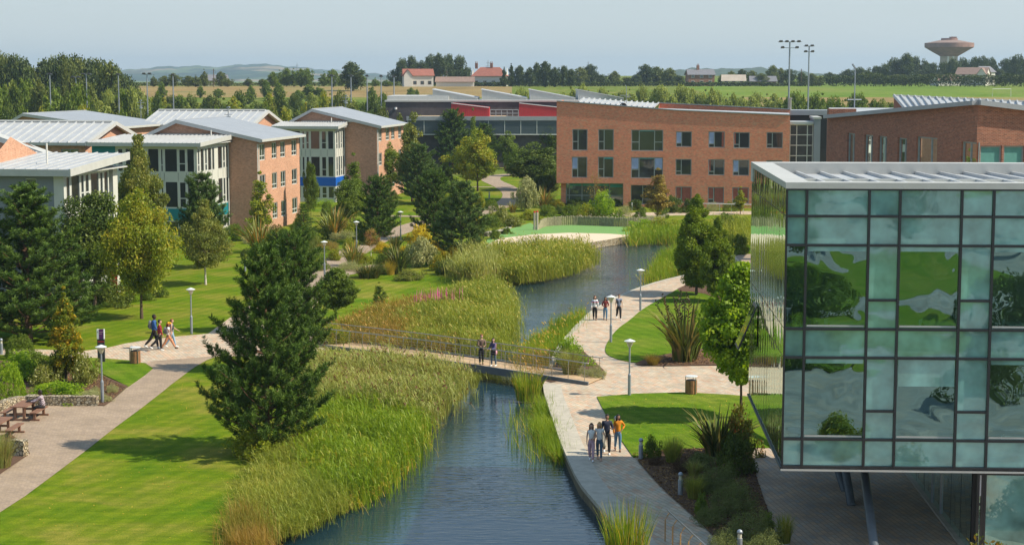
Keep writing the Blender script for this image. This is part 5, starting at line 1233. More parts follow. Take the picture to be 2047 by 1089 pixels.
for l_,(k,px,py,ty,w_,mt) in zip(rl,row): sh(k,l_,px,py,ty,w_,mt)
sh('b','light green low bush at the right end of the palisade',1285,462,440,60,'leaf_bright'); sh('b','pale green bush above the far reeds',1322,462,436,60,'leaf_lime'); sh('a','dense green bush between hornbeam and glass block',1478,508,470,44,'leaf_mid')
sh('a','tall green reedy shrub behind the hornbeams',1455,470,428,70,'leaf_mid')
# right side
sh('b','rounded bright green bush beside the right end of the bridge',1138,728,680,78,'leaf_bright')
cl('grass','pale arching grass below the bright bush at the bridge end',1140,752,696,58,'reed_grey','grass_clump')
sh('fine','silver lavender mound at the right end of the bridge',1192,757,731,44,'leaf_grey'); sh('fine','silver lavender mound left of the other at the bridge end',1164,753,733,34,'leaf_grey')
cl('phorm','big dark bronze flax on the lawn island bed',1367,722,615,134,'phorm')
cl('grass','small brown grass hummock left of the bronze flax',1305,730,706,40,'leaf_brown','grass_clump')
cl('low','straw coloured grass behind the bronze flax',1415,672,632,34,'leaf_straw','grass_clump')
cl('phorm','big dark green flax in the bed by the lower lawn',1432,912,826,136,'phorm')
sh('b','red tipped bush behind the lower dark flax',1478,912,822,72,'leaf_red')
sh('a','dark bush in front of the red tipped bush',1470,948,868,88,'leaf_dark')
sh('b','small green shrub beside the bollard at the lawn edge',1304,918,874,36,'leaf_mid'); cl('grass','green grass tuft between small shrub and dark flax',1345,925,872,54,'reed_green','grass_clump')
sh('fine','purple brown heather mound left in the lower bed',1310,930,912,36,'stalk_dark'); sh('fine','purple brown heather mound under the green tuft',1360,945,918,50,'stalk_dark')
cl('grass','pale variegated grass tuft beside the middle bollard',1388,998,948,50,'reed_green','grass_clump'); cl('low','thin variegated blades above the pale tuft',1388,952,916,34,'reed_grey','grass_clump')
sh('b','glossy green shrub below the pale tuft',1402,1032,990,38,'leaf_mid')
for i,(px,py,ty,w_,mt) in enumerate([(1440,985,932,110,'leaf_cover'),(1470,1030,965,120,'leaf_cover'),(1420,1050,1010,70,'leaf_cover'),(1505,1090,1022,130,'leaf_cover'),(1450,1110,1060,90,'leaf_cover'),(1530,1130,1066,100,'leaf_cover')]):
    sh('fine',['wide grey green cover mound below the dark bush','widest grey green cover mound beside the terrace','smaller cover mound left in the lower bed','large cover mound at the lower end of the bed','cover mound near the lowest bollard','cover mound at the bottom edge beside the terrace'][i],px,py,ty,w_,mt)
sh('b','sprig of bright green leaves on the largest cover mound',1535,1075,1030,40,'leaf_mid')
cl('low','wispy tall weed at the terrace edge',1568,1085,1020,36,'reed_green','weed')
# dark flower stalks of the bronze flax
g=G(1370,718); r=np.random.default_rng(5); mb=MB(); 
for i in range(12):
    a=r.uniform(0,6.28); e=Vector((math.cos(a)*r.uniform(.2,1.6)-.3,math.sin(a)*.8,r.uniform(3.2,4.2))); mb.tube([(0,0,0),tuple(e*.5+Vector((0,0,.2))),tuple(e)],[.018,.014,.008],4)
    for k in range(9):
        f=.62+.38*k/8; p=e*f; q=p+Vector((r.uniform(-.2,.2),r.uniform(-.2,.2),.12)); mb.tube([p,q],[.02,.045],4)
o=mb.build('flax_flower_stalk','stalk_dark'); o.location=g; tag(o,'tall dark seed stalks rising from the bronze flax','flower stalks')
# loosestrife
r=np.random.default_rng(8); b=np.stack([r.normal(0,.7,60),r.uniform(-.5,.5,60),np.zeros(60)],1); 
q=blades(b,r.uniform(1.3,2.0,60),.085,r.uniform(.02,.12,60),r.uniform(0,6,60),.3,5,r).reshape(-1,4,3)
o=link('purple_flowers',rawmesh('purple_flowers',q,4,np.tile([0,.3,.7,1.],60),'leaf_purple')); o.location=G(876,625); tag(o,'magenta loosestrife flower spikes above the reeds','flowers')
r=np.random.default_rng(9)
# ---------- reeds ----------
RA=[(640,740),(700,735),(800,750),(870,768),(935,778),(905,808),(845,862),(825,905),(790,945),(740,985),(690,1012),(640,1000),(600,930),(625,860),(640,800)]
reedbed('reed_bed','leafy grey green reeds with brown plumes left of the footbridge water','reeds',[(640,738),(700,733),(800,748),(870,766),(936,776),(905,808),(850,850),(800,845),(720,830),(650,840)],15000,2.05,.026,'reed_grey',-.3,2.2,.12,.22)
reedbed('reed_bed','bright upright cattail reeds along the near left bank','reeds',[(650,842),(730,832),(850,850),(840,875),(825,905),(790,945),(750,980),(690,1005),(640,985),(600,950),(610,900)],15000,1.75,.034,'reed_bright',-.45,.9,0,.18,curl=.8)
reedbed('sedge_bed','soft arching pale sedge at the near left waterside','sedge',[(525,935),(570,925),(620,905),(640,985),(690,1010),(600,1058),(545,1075),(515,1065),(492,1015),(505,965)],15000,1.25,.022,'reed_green',-.15,.3,0,.5,curl=1.2)
reedbed('rust_grass','tawny orange grass clump at the bottom edge of the lawn','grass',[(470,1062),(490,1050),(520,1060),(530,1110),(465,1110)],2600,1.3,.02,'reed_rust',0,0,0,.25)
reedbed('reed_bed','tall dense green reed bank upstream of the bridge on the left','reeds',[(860,640),(935,592),(1010,590),(1030,620),(1028,660),(1018,700),(990,712),(930,712)],13000,1.8,.03,'reed_green',-.3,1.2,.08,.2)
reedbed('meadow_plants','mixed wild meadow of rust and green stems behind the bridge rail','meadow plants',[(650,690),(690,650),(760,628),(860,600),(880,640),(930,700),(900,712),(800,702),(700,690)],12000,1.15,.026,'reed_rust',0,.5,.05,.3)
reedbed('reed_bed','green reeds mixed into the meadow behind the lawn','reeds',[(800,655),(880,606),(950,582),(1000,578),(1010,592),(930,600),(870,650),(900,705),(830,700)],8000,1.3,.028,'reed_green',0,.8,.03,.25)
reedbed('reed_bed','big reed island with brown plumes before the play beach','reeds',[(965,522),(1030,507),(1110,503),(1175,510),(1192,523),(1150,541),(1100,553),(1040,560),(985,553)],11000,2.1,.045,'reed_green',-.3,1.4,.2,.2)
reedbed('reed_bed','tall pale reeds under the right pine of the pair','reeds',[(905,548),(940,535),(985,530),(990,555),(960,570),(920,565)],2600,2.6,.05,'reed_grey',0,.9,0,.25)
reedbed('reed_bed','thin upright reeds standing in the water right of the bridge','reeds',[(1175,626),(1150,655),(1115,690),(1098,712),(1040,715),(1030,700),(1070,668),(1110,642),(1150,625)],3600,1.25,.03,'reed_bright',-.58,.1,.05,.1,curl=.5)
reedbed('reed_bed','rust tipped reeds just behind the bridge deck on the right','reeds',[(1020,735),(1050,712),(1105,705),(1100,740),(1085,762),(1040,752)],1600,1.1,.028,'reed_rust',-.5,.2,.1,.12,curl=.5)
reedbed('reed_bed','yellow green reeds in the water beyond the farthest lamp','reeds',[(1288,562),(1340,550),(1395,540),(1410,510),(1395,485),(1330,505),(1310,530)],5200,1.5,.04,'reed_bright',-.5,.2,0,.16,curl=.5)
reedbed('reed_bed','far reeds beneath the gabion wall end','reeds',[(1255,486),(1300,480),(1385,480),(1395,466),(1320,464),(1262,475)],2400,1.7,.055,'reed_bright',-.4,.4,0,.14,curl=.5)
reedbed('reed_bed','loose green reeds behind the hornbeams near the glass block','reeds',[(1400,500),(1410,470),(1440,455),(1500,455),(1500,490),(1450,500)],2400,2.,.05,'reed_green',0,.8,0,.2)
reedbed('sedge_bed','long bending sedge growing from the quay wall','sedge',[(1091,795),(1106,835),(1123,882),(1130,908),(1108,900),(1082,868),(1070,830),(1072,800)],2800,1.15,.02,'reed_bright',-.58,0,0,.3,curl=.9)
reedbed('reed_bed','sparse reeds standing clear in the water beside the quay sedge','reeds',[(1020,800),(1060,800),(1090,900),(1060,905),(1010,870)],260,1.0,.03,'reed_bright',-.58,0,0,.1,curl=.3)
cl('iris','upright dark green iris clump at the bridge foot',1055,800,742,74,'reed_bright','iris_clump',z=-.5)
cl('iris','large green iris clump at the bottom edge before the stair railing',1252,1140,1012,124,'reed_bright','iris_clump',z=-.5)
cl('grass','single bent reed stem leaning over the water under the bridge',948,775,742,30,'reed_green','reed_stem',z=-.4)
# unseen forecourt trees, invented for the reflections in the glass block
for i,(x,y,hh,pr,mt) in enumerate([(14,-30,8,'round','leaf_mid'),(26,-55,9,'open','leaf_dark'),(40,-48,8,'round','leaf_mid'),(52,-70,11,'round','leaf_dark'),(20,-85,11,'round','leaf_mid'),(66,-60,10,'open','leaf_mid'),(36,-100,12,'round','leaf_dark')]):
    (cm,tm),bh,br=PR[pr]; o=thing('broadleaf_tree','invented forecourt tree behind the viewpoint, added to be mirrored in the glass block','tree',(x,y,0),i*1.3,'invented forecourt trees mirrored in the glass',None,(hh/bh,)*3)
    for cn,me,mt_ in (('crown',cm,mt),('trunk',tm,'bark')):
        c_=bpy.data.objects.new(cn,me); C.objects.link(c_); c_.parent=o; c_.material_slots[0].link='OBJECT'; c_.material_slots[0].material=M[mt_]
# denser planting of the garden between the near block and the beach
for (k,l_,px,py,ty,w_,mt) in [('b','pale green loose bush left of the golden flax',668,520,500,36,'leaf_lime'),('a','dark filler bush behind the pink flowering shrub',725,488,462,50,'leaf_mid'),('b','yellow bush right of the pink flowering tree',765,505,485,34,'leaf_yellow'),
 ('a','bush at the foot of the dense pine',735,482,455,46,'leaf_dark'),('b','lime bush left of the narrow upright tree',690,470,440,40,'leaf_lime'),('tall','upright bush between bay hedge and variegated flax',682,448,405,34,'leaf_mid'),
 ('b','orange green bush under the pine pair, near the reeds',880,540,512,44,'leaf_flame'),('a','green bush right of the grey leaved round shrub',868,532,498,40,'leaf_mid'),('b','small bush between straw grass and silver grass',728,528,508,34,'leaf_lime'),
 ('a','green mound behind the small spruce',590,470,445,30,'leaf_mid'),('fine','grass like mound at the foot of the small spruce',632,500,474,34,'leaf_birch'),('a','bush below the narrow upright tree',715,466,440,40,'leaf_mid'),
 ('b','bright bush at the left foot of the oak',745,410,385,36,'leaf_lime'),('a','round shrub against the sunlit wall of the farthest block',785,398,382,30,'leaf_dark'),('a','shrub beyond the garden path right of the lamp',850,405,380,46,'leaf_mid'),
 ('b','lime shrub under the two yellow green trees',905,412,385,44,'leaf_lime'),('a','dark evergreen mass behind the left lime tree',885,372,330,60,'leaf_dark'),('a','dark evergreen mass left of the sports hall lawn',850,350,312,60,'leaf_dark'),('tall','tall bush behind the wide oak like tree',1030,352,300,44,'leaf_mid'),
 ('tall','tall dark bush right of the wide oak like tree',1100,372,318,40,'leaf_dark'),('b','light bush at the waterside left of the loosestrife',820,560,540,60,'leaf_birch'),('b','orange tinted bush on the right end of the bridge meadow',690,668,640,50,'leaf_flame'),('b','lime leafed bush at the left bridge end',672,690,655,56,'leaf_lime')]:
    sh(k,l_,px,py,ty,w_,mt)
for i,(x,y,s_,hh,k,mt) in enumerate([(15,52,1.5,2.2,'b','leaf_red'),(19,54,1.3,1.6,'a','leaf_dark'),(22,55,1.2,1.4,'b','leaf_mid'),(25,54.5,1.4,1.8,'a','leaf_dark'),(30,46,1.8,2.4,'b','leaf_mid'),(38,44,2.,2.6,'a','leaf_dark'),(13,41,1.4,1.5,'b','leaf_lime'),(22,27,2.2,3.,'a','leaf_dark'),(12,20,2.,2.6,'b','leaf_mid'),(34,22,2.4,3.2,'a','leaf_mid'),(28,4,3,4,'a','leaf_dark'),(14,-2,2.4,3,'b','leaf_mid'),(46,2,3,4,'a','leaf_dark')]):
    o=bpy.data.objects.new('shrub',SH[k]); C.objects.link(o); o.location=(x,y,.03); o.scale=(s_,s_,hh); o.rotation_euler[2]=i; o.material_slots[0].link='OBJECT'; o.material_slots[0].material=M[mt]
    tag(o,'invented forecourt shrub near the glass block, added to be mirrored in its panes','shrub','invented forecourt shrubs mirrored in the glass')  # unseen shrubs made up to vary the facade reflections
sh('a','dark undergrowth at the foot of the grey panelled building',215,612,560,120,'leaf_dark'); sh('a','dark undergrowth under the broad left pine',120,640,590,90,'leaf_dark')
tree('round','dense tree before the left end of the sports hall',843,330,236,56,'leaf_mid',nm='broadleaf_tree'); tree('pine3','dark pine before the white stemmed birch',968,336,250,54,'pine','bark_pine','pine_tree')
tree('open','loose tree before the sports hall, right of the white stemmed birch',1015,338,262,50,'leaf_mid',nm='broadleaf_tree')

for (k,l_,px,py,ty,w_,mt) in [('b','yellow green bush left of the dome behind the small spruce',600,452,430,34,'leaf_lime'),('a','round green bush before the blue banded bay, right of the box ball',676,436,410,34,'leaf_mid'),('tight','clipped green dome on the lawn below the sunlit wall',575,492,474,34,'leaf_horn'),
 ('b','lime bush between variegated flax and garden lamp',700,500,478,40,'leaf_lime'),('a','mid green bush left of the garden path bend',640,540,516,44,'leaf_mid'),('b','yellow bush beside the path under the dense pine',812,512,494,40,'leaf_yellow'),
 ('b','green bush between the orange tipped flax and the pine pair',822,520,492,44,'leaf_mid'),('b','bright bush left of the stone seat wall',955,500,470,44,'leaf_lime'),('a','bush under the left pine of the pair',862,500,474,44,'leaf_dark'),
 ('b','low silver bush at the foot of the near brick corner',500,486,470,34,'leaf_grey'),('a','long green bush along the teal banded bay',470,470,448,44,'leaf_mid'),('b','bush at the waterside below the bank',990,478,458,30,'leaf_mid'),
 ('b','large leafy bush right of the clipped balls at the left edge',66,735,705,70,'leaf_mid'),('a','low green bush in the lower bed below the flax',1400,938,905,70,'leaf_cover'),('a','spreading bush between bollard and cover mounds',1405,985,955,60,'leaf_cover')]:
    sh(k,l_,px,py,ty,w_,mt)
def chips(label,px,n,mat,nm='bark_chips',s=.05,z=.075):
    p,_=scat(px,n,z); q=leaves(p,unit(n)*.5+np.array([0,0,1.]),s*rng.uniform(.5,1.4,n),.45); tag(link(nm,rawmesh(nm,q,4,rng.uniform(0,1,n),mat)),label,'bark chips',kind='stuff')
foliage('chip',[(.03,.018,.012),(.08,.045,.03),(.15,.10,.07),(.2,.15,.11)],0,0)
chips('bark chips covering the lower right bed',[(1262,908),(1319,974),(1384,1032),(1441,1088),(1553,1076),(1544,1047),(1524,990),(1505,932),(1440,896),(1330,900)],9000,'chip')
chips('bark chips on the bed behind the gabion wall',[(150,735),(197,750),(250,775),(222,800),(205,808),(100,800)],3500,'chip',z=.066)
chips('bark chips on the lawn island bed',[(1290,731),(1330,712),(1400,703),(1450,695),(1500,729),(1430,729)],2500,'chip')
foliage('litter',[(.3,.2,.05),(.4,.3,.1),(.2,.12,.04),(.25,.3,.06)],.2,0)
chips('scattered fallen leaves on the left lawns',[(0,1080),(330,785),(440,720),(470,860),(500,940),(450,1080)],420,'litter','fallen_leaves',.035,.02)
chips('scattered fallen leaves on the lower lawn',[(1200,800),(1364,790),(1500,800),(1500,890),(1330,900),(1266,905)],160,'litter','fallen_leaves',.035,.06)
# ---------- far vegetation ----------
def far(px,topy,w,proto,mat,Y,label,group,nm='tree',cat='tree'):
    return tree(proto,label,px,None,topy,w,mat,nm=nm,cat=cat,group=group,Y=Y)
r=np.random.default_rng(77)
# tall wood on the left
gl='trees of the tall wood on the left'
prof=[(-40,105),(0,112),(40,120),(75,138),(100,128),(130,118),(165,120),(200,122),(225,128),(245,150),(262,160)]
for i in range(26):
    px=-20+i*11; top=np.interp(px,[p[0] for p in prof],[p[1] for p in prof])+r.uniform(-3,6); 
    far(px,top,r.uniform(46,70),'far1' if i%3 else 'far5','leaf_fardark' if r.uniform()<.6 else 'leaf_far',440+r.uniform(0,60),'tall tree in the back row of the wood on the left skyline',gl)
gl='younger trees before the wood on the left'
for i in range(34):
    px=-20+i*9+r.uniform(-4,4); top=150+i*1.1+r.uniform(-6,14); 
    far(px,top,r.uniform(34,56),['far2','far3','far1'][i%3],['leaf_mid','leaf_far','leaf_poplar','leaf_dark'][int(r.integers(0,4))],330+r.uniform(0,70),'younger green tree below the tall wood on the left',gl)
gl='bushes between the left buildings and the tan field'
for i in range(56):
    px=215+i*10.3+r.uniform(-6,6); top=196+r.uniform(-12,16)
    far(px,top,r.uniform(22,50),['far2','far5','far1','far3'][i%4],['leaf_mid','leaf_far','leaf_poplar','leaf_dark','leaf_lime'][int(r.integers(0,5))],400+r.uniform(0,110),'bush or small tree between the roofs and the tan field',gl,'bush','bush')
gl='lower bushes right behind the left roofs'
for i in range(36):
    px=20+i*22+r.uniform(-8,8); top=222+r.uniform(-8,12)
    far(px,top,r.uniform(30,60),['far5','far1','far2'][i%3],['leaf_mid','leaf_far','leaf_lime','leaf_dark'][int(r.integers(0,4))],300+r.uniform(0,40),'low bush close behind the roofs of the left buildings',gl,'bush','bush')
gl='trees on the crest of the tan field'
for (px,t,w) in [(312,150,20),(334,153,24),(352,148,24),(380,153,30),(395,150,30),(412,138,22),(445,143,24),(458,158,28),(500,155,24),(528,158,22),(548,143,24),(562,140,24),(575,138,26),(590,136,26),(605,137,26),(618,139,26),(650,143,22),(668,138,26),(684,150,22),(725,150,20),(752,155,20),(775,158,26)]:
    far(px,t,w,['far2','far3','far1'][int(r.integers(0,3))],'leaf_far' if px<540 else 'leaf_mid',700+r.uniform(-10,40),'small tree on the far edge of the tan field',gl)
far(707,127,54,'far1','leaf_fardark',640,'round dark solitary tree above the tan field between floodlight masts',None)
gl='lone shrubs on the tan field'
for (px,t,w) in [(327,163,18),(404,172,16),(440,177,22),(505,170,20),(535,160,22),(560,165,26),(500,178,24),(620,165,34),(640,172,34),(600,180,30),(745,168,20),(822,175,20),(835,178,10)]:
    far(px,t,w,['far2','far3'][int(r.integers(0,2))],'leaf_mid',560+r.uniform(0,40),'lone young shrub standing on or before the tan field',gl,'bush','bush')
gl='big dark trees around the white houses'
for (px,t,w) in [(790,140,26),(805,120,30),(822,115,36),(846,124,30),(862,112,36),(880,110,34),(900,112,38),(920,114,34),(935,136,26),(870,130,34)]:
    far(px,t,w,['far1','far5'][int(r.integers(0,2))],'leaf_fardark' if px!=870 else 'leaf_far',760+r.uniform(-8,30),'big dark tree behind the white houses',gl)
gl='dark evergreens right of the tiled farmhouse'
for (px,t,w) in [(1008,135,22),(1022,128,26),(1038,133,26),(1058,134,26),(1074,128,24),(1090,122,32),(1108,134,26),(1125,134,28),(1140,140,24)]:
    far(px,t,w,['far4','far1','far2'][int(r.integers(0,3))],'leaf_fardark',700+r.uniform(-8,30),'dark evergreen right of the tiled farmhouse',gl)
gl='trees on the middle skyline'
for (px,t,w) in [(1160,134,34),(1178,131,36),(1200,150,30),(1226,142,30),(1252,155,26),(1270,150,28),(1290,131,38),(1312,133,40),(1335,138,36),(1355,152,28),(1400,150,26),(1442,150,24),(1460,142,24),(1480,138,24),(1500,141,28),(1520,148,26),(1540,133,30),(1556,136,30),(1575,140,28),(1600,146,26),(1620,148,22),(1636,152,20)]:
    far(px,t,w,['far1','far5','far2'][int(r.integers(0,3))],'leaf_fardark' if r.uniform()<.6 else 'leaf_far',790+r.uniform(0,60),'tree in the broken row on the middle skyline',gl)
gl='trees below the water tower'
for (px,t,w) in [(1655,146,26),(1668,150,30),(1690,140,30),(1712,136,30),(1728,142,30),(1745,134,34),(1765,130,36),(1785,118,40),(1805,110,40),(1825,116,40),(1843,126,36),(1860,128,36),(1880,126,34),(1900,120,34),(1920,118,32),(1940,117,34),(1958,115,34),(1975,118,32),(1990,140,30),(2005,120,36),(2025,112,40),(2045,122,36),(1700,152,34),(1750,152,38),(1800,150,40),(1850,150,34),(2020,145,40)]:
    far(px,t,w,['far1','far5'][int(r.integers(0,2))],'leaf_fardark',840+r.uniform(0,120),'dark tree in the wood below the water tower',gl)
# field hedges
def hedge(label,x0,y0,x1,y1,hm,n,mat,wd=2.):
    a=Vector(((x0-CX)/F*y0,y0,0)); b=Vector(((x1-CX)/F*y1,y1,0)); k=rng.uniform(0,1,n); p=np.array([a.lerp(b,float(t)) for t in k]); p[:,0]+=rng.normal(0,wd*.4,n); p[:,1]+=rng.normal(0,wd*.4,n)
    zz=np.array([zt(x,y) for x,y in p[:,:2]]); top=hm*(.8+.35*vnoise(p,.25,4)); p[:,2]=zz+top*rng.uniform(0,1,n)**.6
    q=leaves(p,unit(n),.32*rng.uniform(.6,1.3,n),.7); o=link('field_hedge',rawmesh('field_hedge',q,4,rng.uniform(0,1,n),mat)); return tag(o,label,'hedge')
hedge('tall dark hedge along the top of the green field below the water tower',1645,735,2120,700,5.,14000,'leaf_fardark',4)
hedge('low dark hedge before the brick and white houses on the skyline',1130,730,1640,742,1.8,9000,'leaf_fardark')
hedge('low field hedge right of the white houses',940,745,1140,735,1.8,4000,'leaf_fardark')
hedge('thin hedge line across the tan field crest',250,760,800,765,1.6,6000,'leaf_far')
# poplar belt behind the central building
gl='pale green willows behind the orange brick building'
for i in range(46):
    px=1020+i*13.+r.uniform(-5,5); top=178+r.uniform(-6,14)+(6 if px>1450 else 0)
    far(px,top,r.uniform(26,44),['far3','far2','far5'][i%3],'leaf_poplar',430+r.uniform(0,60),'pale green willow in the belt behind the orange brick building',gl)
gl='darker green willows left of the rising metal roof'
for i in range(20):
    px=1560+i*14+r.uniform(-5,5); top=188+r.uniform(-4,10)+ (12 if px>1720 else 0)
    far(px,top,r.uniform(28,46),['far3','far2','far5'][i%3],'leaf_mid',400+r.uniform(0,50),'darker green willow behind the link and the rising metal roof',gl)
# ---------- distant houses ----------
def house(label,px,py,w,d,hw,hr,mat,roof,Y,rz=0.,hip=False,chim=(),win=3,storey=2,gabl=None,nm='house'):
    x=(px-CX)/F*Y; t=thing(nm,label,'house',(x,Y,zt(x,Y)),rz); mb=MB(); mb.box(-w/2,w/2,0,d,-1,hw)
    mb.add([(-w/2,0,hw),(-w/2,d,hw),(-w/2,d/2,hw+hr)],[(0,2,1)]); mb.add([(w/2,0,hw),(w/2,d,hw),(w/2,d/2,hw+hr)],[(0,1,2)]); mb.build('wall',mat,t)
    o=.5; ix=hr*.9 if hip else -o*.6; rm=MB(); 
    rm.slab([(-w/2-(o),-o,hw-.2),(w/2+o,-o,hw-.2),(w/2-ix,d/2,hw+hr+.05),(-w/2+ix,d/2,hw+hr+.05)],.15); rm.slab([(-w/2+ix,d/2,hw+hr+.05),(w/2-ix,d/2,hw+hr+.05),(w/2+o,d+o,hw-.2),(-w/2-o,d+o,hw-.2)],.15)
    if hip: 
        rm.add([(w/2+o,-o,hw-.2),(w/2+o,d+o,hw-.2),(w/2-ix,d/2,hw+hr+.05)],[(0,1,2)]); rm.add([(-w/2-o,-o,hw-.2),(-w/2-o,d+o,hw-.2),(-w/2+ix,d/2,hw+hr+.05)],[(0,2,1)])
    rf=rm.build('roof',roof,t)
    if gabl is not None:
        gx,gw=gabl; g=MB(); g.box(gx-gw/2,gx+gw/2,-1.6,.5,-1,hw); g.add([(gx-gw/2,-1.6,hw),(gx+gw/2,-1.6,hw),(gx,-1.6,hw+hr*.9)],[(0,1,2)]); g.build('gable_wall',mat,t)
        g=MB(); 
        for s in (-1,1): g.slab([(gx+s*(gw/2+.4),-1.9,hw-.3),(gx,-1.9,hw+hr*.92),(gx,d/2,hw+hr*.92),(gx+s*(gw/2+.4),d/2,hw-.3)],.15)
        g.build('gable_roof',roof,t)
    for c in chim:
        m=MB(); m.box(c-.6,c+.6,d/2-.5,d/2+.5,hw+hr-.6,hw+hr+1.8); 
        for s in (-.3,.3): m.lathe([(.17,0),(.14,.7)],7,(c+s,d/2,hw+hr+1.8))
        m.build('chimney','brick_house',rf)
    for s in range(storey):
        for i in range(win):
            a=-w/2+w*(i+.5)/win; z=1.+s*2.7
            if z+1.3>hw: continue
            m=MB(); m.box(a-.75,a+.75,-.05,-.01,z-.1,z+1.4); f=m.build('window','render_white' if mat!='render_white' else 'brown_tile',t); m=MB(); m.box(a-.62,a+.62,-.08,-.055,z,z+1.3); m.build('pane','window_glass',f)
    return t
house('white house with red tiled roof and front gable, left of the big dark trees',838,0,12.5,7,4.8,2.6,'render_white','red_tile',720,.15,gabl=(-4.6,3.4),win=4)
house('wide white farmhouse with red hipped roof and tall chimneys',978,0,15.,8,4.6,3.6,'render_white','red_tile',745,-.1,hip=True,chim=(-6.,.6),win=4)
house('long low brown roofed barn joined to the white farmhouse',910,0,16,6,2.2,1.9,'render_white','brown_tile',725,0,win=3,storey=1,nm='barn')
house('red brick house with slate roof and one chimney on the skyline',1400,0,12,7,5.2,2.2,'brick_house','slate',770,.1,chim=(-1,),win=3)
house('pale bungalow with tan roof right of the red brick house',1464,0,10.5,7,2.4,2.6,'render_white','concrete_pale',780,-.1,win=3,storey=1,nm='bungalow')
house('low brick barn with dark grey roof on the skyline',1523,0,12,6,2.2,2.2,'brick_house','slate',790,0,win=0,nm='barn')
house('large white gabled house below the water tower',1935,0,14,8,5.4,3.,'render_white','brown_tile',800,-.5,gabl=(5.2,4.),win=2)
house('small white house with brown roof left of the large white one',1893,0,12,7,2.6,2.3,'render_white','brown_tile',790,.35,win=1,storey=1)
house('white gable end peeping out behind the large white house',1972,0,8,7,6.5,2.6,'render_white','slate',830,.6,win=0)
house('tiny pale farmhouse among trees far across the tan field',440,0,9,6,2.6,2.4,'concrete_pale','slate',780,.3,win=0)
# ---------- water tower ----------
def wtower():
    Y=1320.; x=(1890-CX)/F*Y; zg=zt(x,Y); t=thing('water_tower','wide mushroom shaped concrete water tower on the right skyline','water tower',(x,Y,zg))
    Z=lambda py: D(1890,py,Y).z-zg
    R0=47/F*Y
    s=MB(); s.lathe([(6.6,-2),(6.6,Z(112))],24); s.build('stem','concrete_pale',t,False)
    s=MB(); s.lathe([(6.7,Z(113)),(R0,Z(95.5)),(R0,Z(94.5))],40); s.build('bowl','concrete',t)
    s=MB(); s.lathe([(R0+.35,Z(95)),(R0+.35,Z(86.5)),(R0-.3,Z(86.3))],40); s.build('rim','concrete',t)
    s=MB(); s.lathe([(R0-.4,Z(86.4)),(6.4,Z(80.5))],40); s.build('roof','brown_tile',t)
    s=MB(); s.lathe([(6.2,Z(81)),(6.2,Z(77))],24); s.box(.5,5.,-2.5,2.5,Z(77),Z(74)); s.build('top_room','concrete',t)
    for a in (-1.9,-1.3):
        s=MB(); s.box(6.62*math.cos(a)-.6,6.62*math.cos(a)+.6,6.62*math.sin(a)-.3,6.62*math.sin(a),Z(150),Z(113)); s.build('white_strip','sign_white',t)
wtower()
# ---------- masts and poles ----------
def mast(px,topy,Y,n,label,group=None,r_=.13,two=False):
    x=(px-CX)/F*Y; z0=zt(x,Y); hh=D(px,topy,Y).z-z0; t=thing('floodlight_mast',label,'floodlight',(x,Y,z0),0,group)
    s=MB(); s.tube([(0,0,0),(0,0,hh)],[r_*1.3,r_*.8],8); s.build('pole','lamp_grey',t)
    s=MB(); W=.55*n; s.tube([(-W,0,hh),(W,0,hh)],.05,5)
    if two: s.tube([(-W*.7,0,hh-1.1),(W*.7,0,hh-1.1)],.05,5)
    s.build('crossbar','lamp_grey',t)
    for k in range(n):
        a=-W+2*W*(k+.5)/n if n>1 else 0; l=MB(); l.hexa([(a-.3,-.5,hh+.05),(a+.3,-.5,hh+.05),(a+.3,.35,hh-.1),(a-.3,.35,hh-.1)],[(a-.25,-.4,hh+.28),(a+.25,-.4,hh+.28),(a+.25,.3,hh+.2),(a-.25,.3,hh+.2)]); l.build('floodlight_head','charcoal',t)
    if two:
        for k in (0,1):
            a=(-1 if k==0 else 1)*W*.6; l=MB(); l.hexa([(a-.3,-.5,hh-1.05),(a+.3,-.5,hh-1.05),(a+.3,.35,hh-1.2),(a-.3,.35,hh-1.2)],[(a-.25,-.4,hh-.8),(a+.25,-.4,hh-.8),(a+.25,.3,hh-.9),(a-.25,.3,hh-.9)]); l.build('floodlight_head','charcoal',t)
    return t
GL='slim grey floodlight masts behind the left buildings'
nms=['leftmost','second from the left, wide headed','third from the left','fourth from the left','fifth from the left, above the ribbed roof','sixth from the left, above the ribbed roof','first right of the farther grey roof','second behind the farther grey roof','third behind the farther grey roof','last but one, beside the sports hall','last one, shortest beside the sports hall']
for nm_,(px,ty,n) in zip(nms,[(105.5,149,1),(157,155,2),(178,149,2),(241.5,149.5,1),(298.5,148.5,2),(350,150.5,1),(665.5,152,1),(703.5,152.5,1),(735.5,152.5,1),(763.5,153,1),(789,154,1)]):
    mast(px,ty,330+rng.uniform(0,20),n,'floodlight mast behind the left buildings, '+nm_,GL)
mast(1574,84,315,4,'taller floodlight mast with two tiers of lamps behind the glazed link',None,.17,True); mast(1612.5,92.5,330,2,'shorter floodlight mast right of the taller one behind the glazed link',None,.15,True)
def pole(px,topy,Y,label,nm='telegraph_pole'):
    x=(px-CX)/F*Y; z0=zt(x,Y); hh=D(px,topy,Y).z-z0; s=MB(); s.tube([(0,0,0),(0,0,hh)],.16,6); s.tube([(-.8,0,hh-.6),(.8,0,hh-.6)],.06,4); o=s.build(nm,'bark'); o.location=(x,Y,z0); return tag(o,label,'pole')
pole(431,138,690,'wooden telegraph pole on the tan field crest'); pole(1134,146,740,'wooden telegraph pole left of the middle skyline trees'); pole(894,142,735,'wooden telegraph pole before the big dark trees'); pole(1598,138,770,'wooden telegraph pole between the two right floodlight masts')
